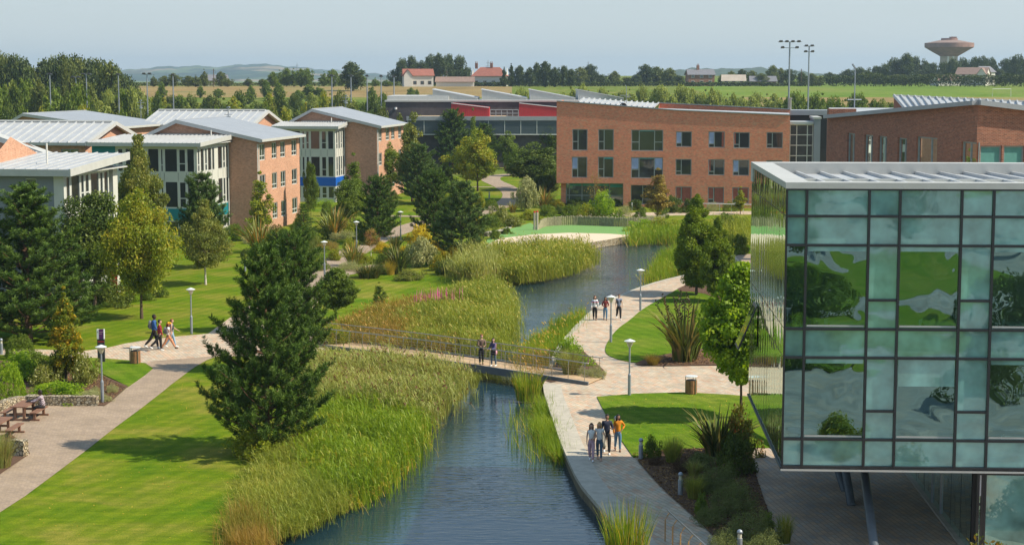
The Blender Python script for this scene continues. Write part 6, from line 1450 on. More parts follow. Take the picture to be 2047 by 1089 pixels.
def pylon(px,topy,Y,label):
    x=(px-CX)/F*Y; z0=zt(x,Y); hh=D(px,topy,Y).z-z0; s=MB(); w=hh*.1
    for a in (-1,1):
        for b in (-1,1): s.tube([(a*w,b*w,0),(a*w*.25,b*w*.25,hh*.7),(0,0,hh)],.22,4)
    for f in (.7,.8,.9): s.tube([(-w*1.3*(1.4-f),0,hh*f),(w*1.3*(1.4-f),0,hh*f)],.2,4)
    for f in (.2,.4,.55): s.tube([(-w*(1-f),-w*(1-f),hh*f),(w*(1-f),-w*(1-f),hh*(f+.12))],.15,4)
    o=s.build('pylon','lamp_grey'); o.location=(x,Y,z0); return tag(o,label,'pylon')
pylon(597,126,2300,'faint electricity pylon above the left trees'); pylon(976,120,1900,'faint electricity pylon behind the farmhouse chimney'); pylon(1175,123,1900,'faint electricity pylon above the middle skyline')
def aerial(px,topy,Y,label,loft):
    p=D(px,topy,Y); s=MB(); s.tube([(0,0,-loft),(0,0,0)],.06,5); s.tube([(-.6,0,-.3),(.6,.1,-.3)],.04,4); s.tube([(-.5,0,-.8),(.4,.2,-.8)],.04,4); s.tube([(-.15,0,0),(.25,-.3,.1)],.1,5); s.lathe([(.3,-1.3),(.3,-1.0)],8); o=s.build('camera_mast','lamp_grey'); o.location=p; return tag(o,label,'mast')
aerial(281,202,290,'camera mast with dish beside the fourth left floodlight mast',11.5); aerial(691,192,290,'camera mast behind the farther grey roof',12); aerial(456,216,210,'television aerial on the ridge of the ribbed roof',2.)
# goal frame on the field
g=MB(); x=(1996-CX)/F*600
g.tube([(-3,0,0),(-3,0,2.6),(3.4,0,2.6),(3.4,0,0)],.09,5); o=g.build('goal_frame','sign_white'); o.location=(x,600,zt(x,600)+.1); tag(o,'white football goal frame on the far right field','goal')
# ---------- street furniture ----------
def lampproto():
    t=thing('street_lamp','x','street lamp')
    s=MB(); s.lathe([(.085,0),(.085,1.12),(.06,1.2),(.045,1.22),(.045,2.62),(.06,2.64)],12); s.build('post','lamp_grey',t,False)
    s=MB(); s.lathe([(.06,2.62),(.1,2.68),(.2,2.92),(.235,2.96)],16); s.build('bowl','lamp_bowl',t,True)
    s=MB(); s.lathe([(.30,2.955),(.305,2.975),(.12,3.05),(.02,3.09)],16); s.build('lamp_shade','lamp_shade',t)
    return t
lp=lampproto()
LL=[(383,667,'lamp post on the left lawn edge right of the four walkers'),(205,805,'lamp post beside the bark bed and gabion wall, nearest on the left'),(1258,791,'nearest lamp post on the promenade, by the lower lawn'),(1221,685,'middle lamp post on the promenade, in front of the three walkers'),(1280,621,'farthest lamp post on the promenade beside the pond'),(801,481,'lamp post beside the garden path left of the pine pair'),(649,553,'lamp post at the lower bend of the garden path'),(713,505,'lamp post half hidden behind the golden flax'),(882,334,'lamp post far off before the sports hall, left of the two lime trees'),(1070,341,'small distant lamp post behind the wide oak like tree'),(939,381,'distant lamp post between the trunks of the two lime trees')]
for i,(px,py,l) in enumerate(LL):
    o=lp if i==0 else copytree(lp); o.location=G(px,py); o['label']=l; o['group']='lamp posts with white conical shades'; o.rotation_euler[2]=i*.7
def bollproto():
    t=thing('bollard_light','x','bollard'); s=MB(); s.lathe([(.1,0),(.1,.68)],12); s.build('post','lamp_grey',t)
    s=MB(); s.lathe([(.075,.68),(.075,.86)],12); s.build('lens','lamp_bowl',t); s=MB(); s.lathe([(.105,.86),(.105,.92),(.08,.97),(.03,1.0)],12); s.build('cap','lamp_grey',t,True); return t
bp=bollproto()
BL=[(1281,919,'bollard light at the lawn corner beside the small shrub'),(1360,991,'bollard light beside the pale variegated grass'),(1478,1112,'bollard light at the bottom edge among the cover mounds'),(1232,872,'bollard light on the lawn edge behind the woman in mustard'),(264,724,'small bollard light beside the left litter bin'),(3,708,'bollard light at the extreme left edge by the path'),(490,542,'bollard light on the lawn left of the spiky flax'),(1263,421,'bollard light at the entrance of the orange brick building'),(1311,463,'small bollard light above the far reeds'),(978,398,'bollard light beside the winding path')]
for i,(px,py,l) in enumerate(BL):
    o=bp if i==0 else copytree(bp); o.location=G(px,py); o['label']=l; o['group']='grey bollard lights'
def binproto():
    t=thing('litter_bin','x','litter bin'); 
    s=MB(); s.lathe([(.24,.06),(.25,.8)],16); s.build('liner','charcoal',t)
    s=MB()
    for k in range(20):
        a=2*math.pi*k/20; c,si=math.cos(a),math.sin(a); r0,r1,w=.265,.30,.037
        pts=[(r0*c-w*si*-1,r0*si-w*c,0),(r1*c+w*si,r1*si-w*c,0),(r1*c-w*si,r1*si+w*c,0),(r0*c-w*si,r0*si+w*c,0)]; s.hexa([(p[0],p[1],.07) for p in pts],[(p[0],p[1],.78) for p in pts])
    s.build('timber_slats','timber',t)
    s=MB(); s.lathe([(.33,.98),(.335,1.0),(.31,1.02)],20); s.build('lid','lamp_shade',t)
    for k in range(3):
        s=MB(); a=2*math.pi*k/3-.9; s.tube([(.33*math.cos(a),.33*math.sin(a),0),(.33*math.cos(a),.33*math.sin(a),.98)],.022,6); s.build('frame_post','steel',t)
    return t
b0=binproto(); b0.location=G(271,727); tag(b0,'timber slatted litter bin with round lid on the left plaza','litter bin','timber slatted litter bins')
b1=copytree(b0); b1.location=G(1382,788); tag(b1,'timber slatted litter bin with round lid at the top of the lower lawn','litter bin','timber slatted litter bins')
# totem sign
def sign():
    g=G(203,724); t=thing('information_totem','black totem sign with purple and white head on the left plaza','sign',tuple(g),.0)
    s=MB(); s.box(-.21,.21,-.07,.07,0,1.42); s.build('post','charcoal',t)
    s=MB(); s.box(-.22,.22,-.08,.08,1.43,2.0); h=s.build('head','purple_sign',t)
    s=MB(); s.box(-.221,-.10,-.084,.084,1.42,2.005); s.box(.17,.222,-.084,.084,1.42,2.005); s.build('white_panel','sign_white',h)
    s=MB(); s.box(-.19,-.13,-.088,-.084,1.8,1.9); s.build('crest','frame_grey',h)
    s=MB(); s.box(-.08,.15,-.083,-.081,1.82,1.85); s.box(-.08,.1,-.083,-.081,1.72,1.745); s.build('lettering','cloth_pink',h)
    s=MB(); s.box(-.17,.2,-.073,-.0701,1.24,1.29); s.build('red_line','sign_red',t)
sign()
s=MB(); s.box(-.25,.25,-.05,.05,.3,3.2); o=s.build('red_banner','red_metal'); o.location=G(229,597); s=MB(); s.tube([(0,.07,0),(0,.07,3.3)],.05,6); s.build('pole','lamp_grey',o); tag(o,'tall narrow red banner behind the yellow green tree','banner')
s=MB(); s.box(-.5,.5,-.05,.05,.2,1.2); o=s.build('notice_board','charcoal'); o.location=G(967,357); s=MB(); s.box(-.25,.1,-.06,-.051,.5,.9); s.build('red_patch','sign_red',o); tag(o,'dark green notice board beside the winding path','sign')
s=MB(); s.lathe([(.12,0),(.12,.9)],8); o=s.build('red_post','red_metal'); o.location=G(1010,342); tag(o,'short red post on the far lawn','post')
# timber posts with red tips at the beach
t=thing('timber_posts','pair of tall round timber posts with red tips on the play turf','posts',tuple(G(1071,460)))
for dx,hh in ((-.14,1.95),(.16,2.0)):
    s=MB(); s.lathe([(.12,0),(.12,hh)],10,(dx,0,0)); p=s.build('log','concrete_pale',t); s=MB(); s.lathe([(.123,hh),(.123,hh+.12),(.05,hh+.16)],10,(dx,0,0)); s.build('red_tip','sign_red',p)
# palisade
pts=smooth([G(*p) for p in [(1074,460),(1084,455),(1096,452),(1138,450),(1190,451),(1248,454),(1300,452),(1330,448)]],2,False); s=MB(); L_=0; acc=[]
for i in range(len(pts)-1):
    a,b=pts[i],pts[i+1]; n=max(1,int((b-a).length/.17))
    for k in range(n): acc.append(a.lerp(b,k/n))
for i,p in enumerate(acc):
    hh=.85*min(1,.25+i/14)+ .04*math.sin(i*2.3)+.03*math.sin(i*5.1)+.2*min(1,i/40.); s.lathe([(.085,0),(.085,hh),(.05,hh+.03)],6,(p.x,p.y,0))
tag(s.build('palisade_fence','fence_wood'),'curved low palisade of upright timber logs around the play turf','fence')
# stone seats & gabions
def gabion(label,px,hh,w,nm='gabion_wall',z0=0):
    pts=[G(*p) for p in px]; s=MB()
    for a,b in zip(pts[:-1],pts[1:]):
        t=(b-a).normalized(); q=Vector((-t.y,t.x,0))*w; n=max(1,int((b-a).length/.3))
        for k in range(n):
            c0=a.lerp(b,k/n); c1=a.lerp(b,(k+1)/n); j=lambda: Vector((0,0,rng.uniform(-.03,.03)))
            s.hexa([c0+Vector((0,0,z0)),c1+Vector((0,0,z0)),c1+q+Vector((0,0,z0)),c0+q+Vector((0,0,z0))],[c0+Vector((0,0,z0+hh))+j(),c1+Vector((0,0,z0+hh))+j(),c1+q+Vector((0,0,z0+hh))+j(),c0+q+Vector((0,0,z0+hh))+j()])
    return tag(s.build(nm,'gabion'),label,'wall')
gabion('low stone filled gabion wall behind the occupied picnic table',[(-60,850),(0,824),(50,810),(94,811),(193,812)],.5,.45)
gabion('short stone gabion stub beside the blue green grass mound',[(22,912),(47,914)],.75,.4)
gabion('stone gabion wall holding the sand beach above the pond',[(1166,489.5),(1190,485),(1215,481.3),(1262,474.5),(1303,463.5),(1330,460)],.62,.3,'beach_wall',-.57)
gabion('low curved stone seat wall at the left end of the play turf',[(975,473),(1000,469),(1018,463)],.4,.5)
s=MB(); pts=[G(975,473),G(1000,469),G(1018,463)]
for a,b in zip(pts[:-1],pts[1:]): edgebox(s,a+Vector((0,.25,.41)),b+Vector((0,.25,.41)),.6,.07)
tag(s.build('seat_slab','coping_stone'),'pale stone seat slab on the curved seat wall','seat')
# picnic tables
def picnic():
    t=thing('picnic_table','x','picnic table')
    for i in range(4):
        pass
    s=MB(); 
    for k in range(4): s.box(-.38+k*.192,-.38+k*.192+.18,-.9,.9,.70,.75)
    s.build('tabletop','picnic_wood',t)
    for sx in (-1,1):
        s=MB()
        for k in range(2): s.box(sx*.75-.17+k*.175,sx*.75-.17+k*.175+.165,-.9,.9,.41,.46)
        s.build('bench','picnic_wood',t)
    for y in (-.68,.68):
        s=MB(); s.box(-1.0,1.0,y-.05,y+.05,0,.1); s.build('foot_beam','picnic_wood',t)
        for x in (-.75,.75): s=MB(); s.box(x-.06,x+.06,y-.048,y+.048,.101,.409); s.build('leg','picnic_wood',t)
        s=MB(); s.box(-.28,-.16,y-.048,y+.048,.101,.699); s.box(.16,.28,y-.048,y+.048,.101,.699); s.box(-.158,.158,y-.04,y+.04,.3,.4); s.build('trestle','picnic_wood',t)
    return t
TB=picnic(); g=G(48,806,.75); tbp=Vector((g.x,g.y,0)); TB.location=tbp; TB.rotation_euler=(0,0,RD(-3)); tag(TB,'brown picnic table with attached benches where the man sits','picnic table','brown picnic tables')
t2=copytree(TB); g=G(29,852,.45); t2.location=(g.x-.75,g.y,0); tag(t2,'brown picnic table at the left edge, unoccupied and cut by the frame','picnic table','brown picnic tables')
# footbridge
def bridge():
    A=G(641,694); B=G(1176,770); Cc=G(1206,757); Dd=G(652,681); zc=.12
    # near edge A->B, far edge D->C ; slight camber
    t=thing('footbridge','slim footbridge with timber deck and steel cable rails over the pond','footbridge')
    def P(f,s,z=0): 
        p=A.lerp(B,f).lerp(Dd.lerp(Cc,f),s); cam=.10*math.sin(math.pi*f); return Vector((p.x,p.y,zc+cam+z))
    n=90; d=MB()
    for i in range(n):
        a=P(i/n+.0006,.03);b=P((i+1)/n-.0006,.03);c=P((i+1)/n-.0006,.97);e=P(i/n+.0006,.97); d.slab([a,b,c,e],.05)
    d.build('deck','timber_deck',t)
    for s0,s1 in ((-.03,.03),(.97,1.03)):
        g=MB()
        for i in range(20): 
            q=[P(i/20,s0),P((i+1)/20,s0),P((i+1)/20,s1),P(i/20,s1)]; lo=[v-Vector((0,0,.34)) for v in q]; hi=[v+Vector((0,0,.07)) for v in q]; g.hexa(lo,hi)
        g.build('edge_beam','column_grey',t)
    for s in (-.01,1.01):
        sg=-1 if s<.5 else 1
        inw=(P(.5,.5)-P(.5,s)).normalized()*.16
        r=MB(); r.tube([P(i/24,s,1.08)+inw for i in range(25)],.028,8); r.build('handrail','steel',t,True)
        for k in range(19):
            f=.012+k*.976/18; b=P(f,s,-.1); r=MB(); r.tube([b,b+Vector((0,0,.98)),b+Vector((0,0,1.05))+inw*.6,P(f,s,1.06)+inw],[.022,.022,.02,.018],6); r.build('post','steel',t)
        r=MB()
        for z_ in (.15,.3,.45,.6,.75,.9):
            r.tube([P(i/12,s,z_) for i in range(13)],.004,4)
        r.build('cable','steel',t)
    return P
BP=bridge()
# stair railing at bottom
t=thing('stair_railing','steel stair railing with bronze posts at the bottom edge of the promenade','railing')
a=G(1336,1020.5,1.1); b=G(1410,1089,1.1); dv=(b-a); b2=a+dv*1.8; s=MB(); s.tube([a-dv.normalized()*.1,b2],.03,8); s.build('handrail','steel',t,True)
nrm=Vector((dv.y,-dv.x,0)).normalized()*-.16
if nrm.x>0: nrm=-nrm
plain('bronze',(.55,.33,.16),.35,.6,.1,5)
for k in range(9):
    p=a.lerp(b2,.02+k*.12); s=MB(); q=p+nrm; s.tube([(q.x,q.y,0),(q.x,q.y,.82),(q.x*.4+p.x*.6,q.y*.4+p.y*.6,1.0),(p.x,p.y,1.08)],[.028,.028,.026,.02],6); s.build('post','bronze',t)
s=MB()
for z_ in (.12,.24,.36,.48,.6,.72): s.tube([(a.x+nrm.x,a.y+nrm.y,z_),(b2.x+nrm.x,b2.y+nrm.y,z_)],.004,4)
s.build('cable','steel',t)
# ---------- people ----------
def skinned(name,nodes,edges,sub=1):
    """nodes: list of (pos,radius) grown into one smooth surface"""
    me=bpy.data.meshes.new(name+'_sk'); me.from_pydata([tuple(n[0]) for n in nodes],edges,[]); ob=bpy.data.objects.new(name+'_sk',me); C.objects.link(ob)
    md=ob.modifiers.new('s','SKIN'); md.use_smooth_shade=True
    sv=me.skin_vertices[0].data
    for i,n in enumerate(nodes):
        rr=n[1]; sv[i].radius=rr if hasattr(rr,'__len__') else (rr,rr); sv[i].use_root=(i==0)
    sb=ob.modifiers.new('b','SUBSURF'); sb.levels=sub; sb.render_levels=sub
    bpy.context.view_layer.update(); dg=bpy.context.evaluated_depsgraph_get(); m=bpy.data.meshes.new_from_object(ob.evaluated_get(dg)); 
    vs=[tuple(v.co) for v in m.vertices]; fs=[tuple(p.vertices) for p in m.polygons]
    bpy.data.objects.remove(ob); bpy.data.meshes.remove(m); return vs,fs
def ell(c,r,n=14,m=10,fn=None):
    vs=[];fs=[]
    for i in range(m+1):
        a=math.pi*i/m
        for k in range(n):
            b=2*math.pi*k/n; d=Vector((math.sin(a)*math.sin(b),math.sin(a)*math.cos(b),math.cos(a)))
            if fn: d=fn(d)
            vs.append((c[0]+r[0]*d.x,c[1]+r[1]*d.y,c[2]+r[2]*d.z))
    for i in range(m):
        for k in range(n): fs.append((i*n+k,(i+1)*n+k,(i+1)*n+(k+1)%n,i*n+(k+1)%n))
    return vs,fs
def person(label,bx,by,topy,face,skin,hair,top,bot,shoe,legs=((18,8),(-14,22)),arms=((-14,12,10),(14,18,10)),long_hair=0,sleeve=1.,hat=None,headturn=0.,lean=0.,female=False,sit=None,group=None,z=0.,h=None,topcut=.50,skirt=None,loc=None):
    g=G(bx,by,z) if loc is None else Vector(loc)
    if h is None: h=D(bx,topy,g.y).z-g.z
    t=thing('person',label,'person',tuple(g),RD(face),group)
    Z=Vector((0,0,1)); tw=.92 if female else 1.; hw=.052*h
    hip0=Vector((0,0,.0)); J={}
    def dirv(a): return Vector((0,math.sin(RD(a)),-math.cos(RD(a))))
    for s,(a,k) in zip((-1,1),legs):
        hp=Vector((s*hw,0,0)); kn=hp+dirv(a)*.245*h; an=kn+dirv(a-k)*.238*h; toe=an+Vector((0,math.cos(RD((a-k)*.6 if a-k<0 else 0))*.085*h,-.028*h+ (math.sin(RD((a-k)*.6))*.085*h if a-k<0 else 0)))
        if sit: an=kn+dirv(a-k)*.238*h; toe=an+Vector((0,.085*h,-.028*h))
        J[s]=(hp,kn,an,toe)
    low=min(min(J[s][2].z-.036*h,J[s][3].z-.012*h) for s in (-1,1)); off=Vector((0,0,-low)) if not sit else Vector((0,0,sit))
    for s in (-1,1): J[s]=tuple(p+off for p in J[s])
    P0=off.copy(); ld=Vector((0,math.sin(RD(lean)),math.cos(RD(lean))))
    wa=P0+ld*.09*h; ch=P0+ld*.20*h; uc=P0+ld*.262*h; nb=P0+ld*.305*h; hd=nb+Z*.095*h+Vector((0,.012*h,0))
    A={}
    for s,ar in zip((-1,1),arms):
        b,e,ab=ar[:3]; inn=ar[3] if len(ar)>3 else 0
        sh_=P0+ld*.275*h+Vector((s*.093*h*tw,0,0)); d1=Vector((s*math.sin(RD(ab)),math.sin(RD(b))*math.cos(RD(ab)),-math.cos(RD(b))*math.cos(RD(ab)))); el=sh_+d1*.17*h
        d2=Vector((-s*math.sin(RD(inn)),math.sin(RD(b+e))*math.cos(RD(inn)),-math.cos(RD(b+e))*math.cos(RD(inn)))); wr=el+d2*.145*h; A[s]=(sh_,el,wr,d2)
    # body
    nodes=[(P0,.060*h),(wa,.052*h*tw),(ch,.060*h*tw),(uc,.052*h*tw),(nb,.027*h),(nb+Z*.04*h,.026*h)]; edges=[(0,1),(1,2),(2,3),(3,4),(4,5)]
    for s in (-1,1):
        hp,kn,an,toe=J[s]; b=len(nodes); nodes+= [(hp-Z*.02*h,.050*h),(hp.lerp(kn,.5),.041*h),(kn,.030*h),(kn.lerp(an,.4),.028*h),(an,.018*h),(toe.lerp(an,.3)-Z*.01*h,.016*h),(toe,.013*h)]; edges+=[(0,b)]+[(b+i,b+i+1) for i in range(6)]
        sh_,el,wr,d2=A[s]; b=len(nodes); nodes+=[(sh_,.031*h*tw),(sh_.lerp(el,.5),.025*h*tw),(el,.020*h),(wr,.013*h),(wr+d2*.03*h,.014*h)]; edges+=[(3,b)]+[(b+i,b+i+1) for i in range(4)]
    vs,fs=skinned('body',nodes,edges); mb=MB(); mb.add(vs,fs)
    for s in (-1,1):  # fingers
        sh_,el,wr,d2=A[s]; pz=wr+d2*.04*h; sd=d2.cross(Vector((0,1,0))); sd=sd.normalized() if sd.length>.1 else Vector((1,0,0)); sd=Vector((0,1,0)) if abs(d2.z)>.6 else sd
        cu=d2.cross(sd).normalized()*(-s)
        for k in range(4):
            o_=sd*(.012-.008*k)*h*.9; L1=(.028,.033,.031,.024)[k]*h; a=pz+o_; m1=a+d2*L1*.6+cu*.004*h; mb.tube([a,m1,m1+d2*L1*.5+cu*.012*h],[.0052*h,.0047*h,.0036*h],6)
        a=wr+d2*.02*h+sd*.012*h; mb.tube([a,a+sd*.013*h+d2*.012*h,a+sd*.014*h+d2*.028*h],[.006*h,.0052*h,.004*h],6)
    ct,st=math.cos(RD(headturn)),math.sin(RD(headturn))
    def hf(d):
        y=d.y; z_=d.z; x=d.x
        if z_<0: x*=1-.28*(-z_); 
        if y>0: 
            y*=.96
            if abs(x)<.22 and -.35<z_<.12: y+=.16*(1-abs(x)/.22)   # nose
            if .05<z_<.3 and .18<abs(x)<.5: y-=.05
            if z_<-.55: y+=.06
        return Vector((x*ct-y*st,x*st+y*ct,z_))
    v2,f2=ell(hd,(.046*h,.056*h,.068*h),20,16,hf); mb.add(v2,f2)
    for s in (-1,1):
        e=Vector((s*.046*h*ct,s*.046*h*st,-.004*h))+hd; v3,f3=ell(e,(.006*h,.012*h,.017*h),8,6); mb.add(v3,f3)
    body=mb.build('body',skin,t,True)
    ey=MB()
    for s in (-1,1):
        x,y=s*.018*h,.0505*h; c=hd+Vector((x*ct-y*st,x*st+y*ct,.006*h)); v3,f3=ell(c,(.006*h,.004*h,.0045*h),8,6); ey.add(v3,f3)
    ey.build('eyes','cloth_black',body,True)
    mo=MB(); x,y=0,.051*h; c=hd+Vector((-y*st,y*ct,-.034*h)); v3,f3=ell(c,(.013*h,.006*h,.004*h),8,6); mo.add(v3,f3); mo.build('mouth','shoe_brown' if skin=='skin_dark' else 'curtain',body,True)
    # hair
    hb=MB(); 
    def cut(d): 
        f=1.
        if d.y>.35 and d.z<.42: f=.80
        if d.z<-.45: f=.82
        return Vector(((d.x*ct-d.y*st)*f,(d.x*st+d.y*ct)*f,d.z*f))
    v3,f3=ell(hd+Vector((.006*h*st,-.007*h*ct,.010*h)),(.052*h,.060*h,.067*h),18,14,cut); hb.add(v3,f3)
    if long_hair:
        bk=Vector((st,-ct,0)); q=[(hd+bk*.03*h+Z*.01*h,.045*h),(hd+bk*.042*h-Z*.05*h,.044*h),(hd+bk*.05*h-Z*(.06+long_hair*.5)*h,.036*h),(hd+bk*.05*h-Z*(.06+long_hair)*h,.016*h)]
        hb.tube([a for a,_ in q],[b for _,b in q],10)
        for s in (-1,1):
            o_=Vector((s*.04*ct,s*.04*st,0))*h; hb.tube([hd+o_+Z*.03*h,hd+o_*1.1-Z*.05*h,hd+o_*1.15-Z*(.06+long_hair*.7)*h+bk*(-.02*h)],[.02*h,.02*h,.010*h],8)
    hb.build('hair',hair,t,True)
    if hat:
        c=MB(); v3,f3=ell(hd+Z*.018*h,(.056*h,.063*h,.058*h),16,10,lambda d:Vector((d.x*ct-d.y*st,d.x*st+d.y*ct,max(d.z,0)))); c.add(v3,f3); pk=Vector((-st,ct,0)); c.tube([hd+Z*.03*h+pk*.03*h,hd+Z*.022*h+pk*.10*h],[.045*h,.03*h],10); c.build('cap',hat,t,True)
    # top
    nodes=[(P0+Z*(-.03*h),.088*h if topcut<=.5 else .06*h),(wa,.080*h*tw),(ch,.084*h*tw),(uc,.070*h*tw),(nb-Z*.012*h,.034*h)]; edges=[(0,1),(1,2),(2,3),(3,4)]
    if topcut>.5: nodes[0]=(P0+ld*.045*h,.058*h*tw)
    for s in (-1,1):
        sh_,el,wr,d2=A[s]; b=len(nodes)
        nodes+=[(sh_,.045*h*tw)]; edges.append((3,b))
        if sleeve>0: nodes+=[(sh_.lerp(el,.45),.040*h*tw)]; edges.append((b,b+1)); 
        if sleeve>.6: nodes+=[(el,.033*h),(el.lerp(wr,.92),.024*h)]; edges+=[(b+1,b+2),(b+2,b+3)]
    vs,fs=skinned('top',nodes,edges); q=MB(); q.add(vs,fs); q.build('top',top,t,True)
    if skirt:
        q=MB(); q.tube([wa+Z*.0,P0,P0-Z*.10*h],[.066*h,.082*h,.088*h],14); q.build('skirt',skirt,t,True)
    nodes=[(P0+Z*.075*h,.066*h),(P0+Z*.02*h,.078*h),(P0-Z*.02*h,.080*h)]; edges=[(0,1),(1,2)]#; edges=[(0,1)]
    for s in (-1,1):
        hp,kn,an,toe=J[s]; b=len(nodes); w_=1. if bot not in('cloth_tan','cloth_pink','cloth_black') else 1.12
        nodes+=[(hp-Z*.03*h,.062*h),(hp.lerp(kn,.5),.052*h*w_),(kn,.041*h*w_),(kn.lerp(an,.5),.036*h*w_),(an.lerp(kn,.08),.029*h*w_)]; edges+=[(2,b)]+[(b+i,b+i+1) for i in range(4)]
    vs,fs=skinned('trousers',nodes,edges); q=MB(); q.add(vs,fs); q.build('trousers',bot,t,True)
    for s in (-1,1):
        hp,kn,an,toe=J[s]; q=MB(); dr=(toe-an); hl=an-Vector((0,.018*h,.010*h)); q.tube([hl-Z*.006*h,an+Z*.0-Vector((0,0,.012*h)),toe.lerp(an,.35)-Z*.002*h,toe+Vector((0,.012*h,.004*h))],[.020*h,.027*h,.022*h,.012*h],10); q.build('shoe',shoe,t,True)
    return t,dict(h=h,sh=P0+ld*.2*h,A=A,P0=P0,wa=wa,hd=hd)
def attach(t,loc): 
    m=Matrix.Rotation(t.rotation_euler[2],3,'Z'); return Vector(t.location)+m@Vector(loc)
def backpack(t,I,label,mat):
    h=I['h']; c=attach(t,I['sh']+Vector((0,-.105*h,-.02*h))); b=thing('backpack',label,'backpack',tuple(c),t.rotation_euler[2])
    s=MB(); v,f=ell((0,0,0),(.078*h,.05*h,.125*h),16,12,lambda d: Vector((math.copysign(abs(d.x)**.6,d.x),math.copysign(abs(d.y)**.6,d.y),math.copysign(abs(d.z)**.75,d.z)))); s.add(v,f); s.build('bag',mat,b,True)
    s=MB(); v,f=ell((0,-.045*h,-.04*h),(.055*h,.025*h,.055*h),12,8); s.add(v,f); s.build('pocket','bag_grey' if mat!='bag_grey' else 'cloth_navy',b,True)
    for sg in (-1,1):
        s=MB(); s.tube([(sg*.05*h,.04*h,.09*h),(sg*.055*h,.10*h,.115*h),(sg*.058*h,.178*h,.06*h),(sg*.06*h,.168*h,-.04*h),(sg*.06*h,.06*h,-.08*h)],.011*h,6); s.build('strap','cloth_black',b,True)
    return b
GP1='group of four walking right on the left plaza'
R_=-82
p,I=person('tall man in blue jacket and black trousers with grey backpack, walking on the left plaza',309,697,627,R_,'skin_dark','hair_dark','cloth_blue','cloth_black','shoe_white',((14,6),(-24,20)),((-18,20,8),(16,20,8)),group=GP1); backpack(p,I,'grey backpack on the tall man in blue','bag_grey')
p,I=person('person in red and black checked shirt and black trousers walking on the left plaza',320,701,638,R_+4,'skin_light','hair_dark','plaid_red','cloth_black','shoe_white',((6,4),(-30,18)),((-12,14,8),(12,12,8)),group=GP1)
p,I=person('red haired woman in pale jeans walking furthest right on the left plaza',344,694,636,R_,'skin_light','hair_red','bag_grey','pale_jeans','shoe_white',((16,4),(-20,16)),((30,30,10),(-10,20,8)),female=True,sleeve=0,group=GP1); backpack(p,I,'dark backpack of the red haired woman','cloth_navy')
p,I=person('woman in yellow cap, white shirt and wide tan trousers walking on the left plaza',337,698,641,R_,'skin_mid','hair_red','cloth_white','cloth_tan','cloth_black',((30,4),(-24,14)),((-6,8,8),(14,10,8)),hat='cap_yellow',female=True,sleeve=.3,long_hair=.06,group=GP1); backpack(p,I,'grey and purple backpack of the woman in the yellow cap','bag_grey')
GP2='group of three walking along the promenade by the pond'
p,I=person('woman in white sweatshirt with pink and blue bands walking by the pond',1189,640,590,176,'skin_light','hair_brown','banded_white','cloth_black','shoe_brown',((4,2),(-8,24)),((-8,14,14),(8,14,14)),female=True,long_hair=.05,group=GP2,h=None); backpack(p,I,'backpack with dark straps on the woman in the banded sweatshirt','cloth_navy')
p,I=person('dark haired woman in maroon checked shirt and blue jeans holding a phone by the pond',1210,640,593,180,'skin_mid','hair_dark','tartan_maroon','jeans','shoe_brown',((5,4),(-6,14)),((4,80,18,28),(4,80,18,28)),female=True,long_hair=.08,group=GP2)
p,I=person('bearded man in grey blue shirt with dark backpack walking by the pond',1237,639,587,186,'skin_light','hair_brown','cloth_grey','cloth_black','shoe_white',((12,2),(-16,26)),((-6,10,12),(6,14,12)),sleeve=.3,headturn=-50,group=GP2); backpack(p,I,'dark backpack on the bearded man','cloth_black')
GP3='group of four walking towards the viewer on the near promenade'
p,I=person('woman in white crop top and pink trousers, leftmost of four on the near promenade',1182,921,844,170,'skin_light','hair_brown','cloth_white','cloth_pink','shoe_white',((14,4),(-10,16)),((0,75,14,35),(-4,12,10)),female=True,sleeve=0,long_hair=.09,topcut=.6,group=GP3)
p,I=person('blonde woman in white blouse and blue jeans on the near promenade',1198,919,842,172,'skin_light','hair_blonde','cloth_white','jeans_dark','skin_light',((12,2),(-12,12)),((4,20,20),(2,14,12)),female=True,sleeve=.3,long_hair=.08,group=GP3)
p,I=person('man in navy jumper with phone, carrying a cream coat on the near promenade',1213,907,826,182,'skin_mid','hair_dark','cloth_navy','cloth_black','shoe_white',((10,2),(-12,20)),((6,100,16,20),(10,55,12,10)),headturn=-25,group=GP3)
cc=attach(p,I['A'][1][2]); s=MB(); h=I['h']
s.tube([(0,0,.05*h),(0,.03*h,-.05*h),(0,.02*h,-.2*h),(0.01*h,.01*h,-.36*h)],[.03*h,.055*h,.06*h,.07*h],9); o=s.build('coat','cream',None,True); o.location=cc; tag(o,'cream coat hanging over the arm of the man in navy','coat')
p,I=person('woman with long dark hair in mustard jumper and blue jeans on the near promenade',1235,902,827,184,'skin_mid','hair_dark','cloth_mustard','jeans','shoe_brown',((5,2),(-10,20)),((-30,75,34,30),(4,14,10)),female=True,long_hair=.12,group=GP3)
GP4='pair standing on the footbridge'
q=BP(.622,.24); p,I=person('red haired man in brown jumper leaning on the footbridge rail',0,0,0,190,'skin_light','hair_red','cloth_brown','cloth_black','shoe_brown',((-6,2),(6,4)),((22,60,10,25),(22,60,10,25)),loc=q,h=1.82,headturn=-35,lean=5,group=GP4)
q=BP(.665,.24); p,I=person('dark haired woman in violet top and black skirt standing on the footbridge',0,0,0,142,'skin_light','hair_dark','cloth_indigo','jeans_dark','shoe_white',((-8,2),(10,14)),((30,55,12,10),(24,50,10,10)),loc=q,h=1.68,headturn=60,long_hair=.1,female=True,skirt='cloth_black',group=GP4)
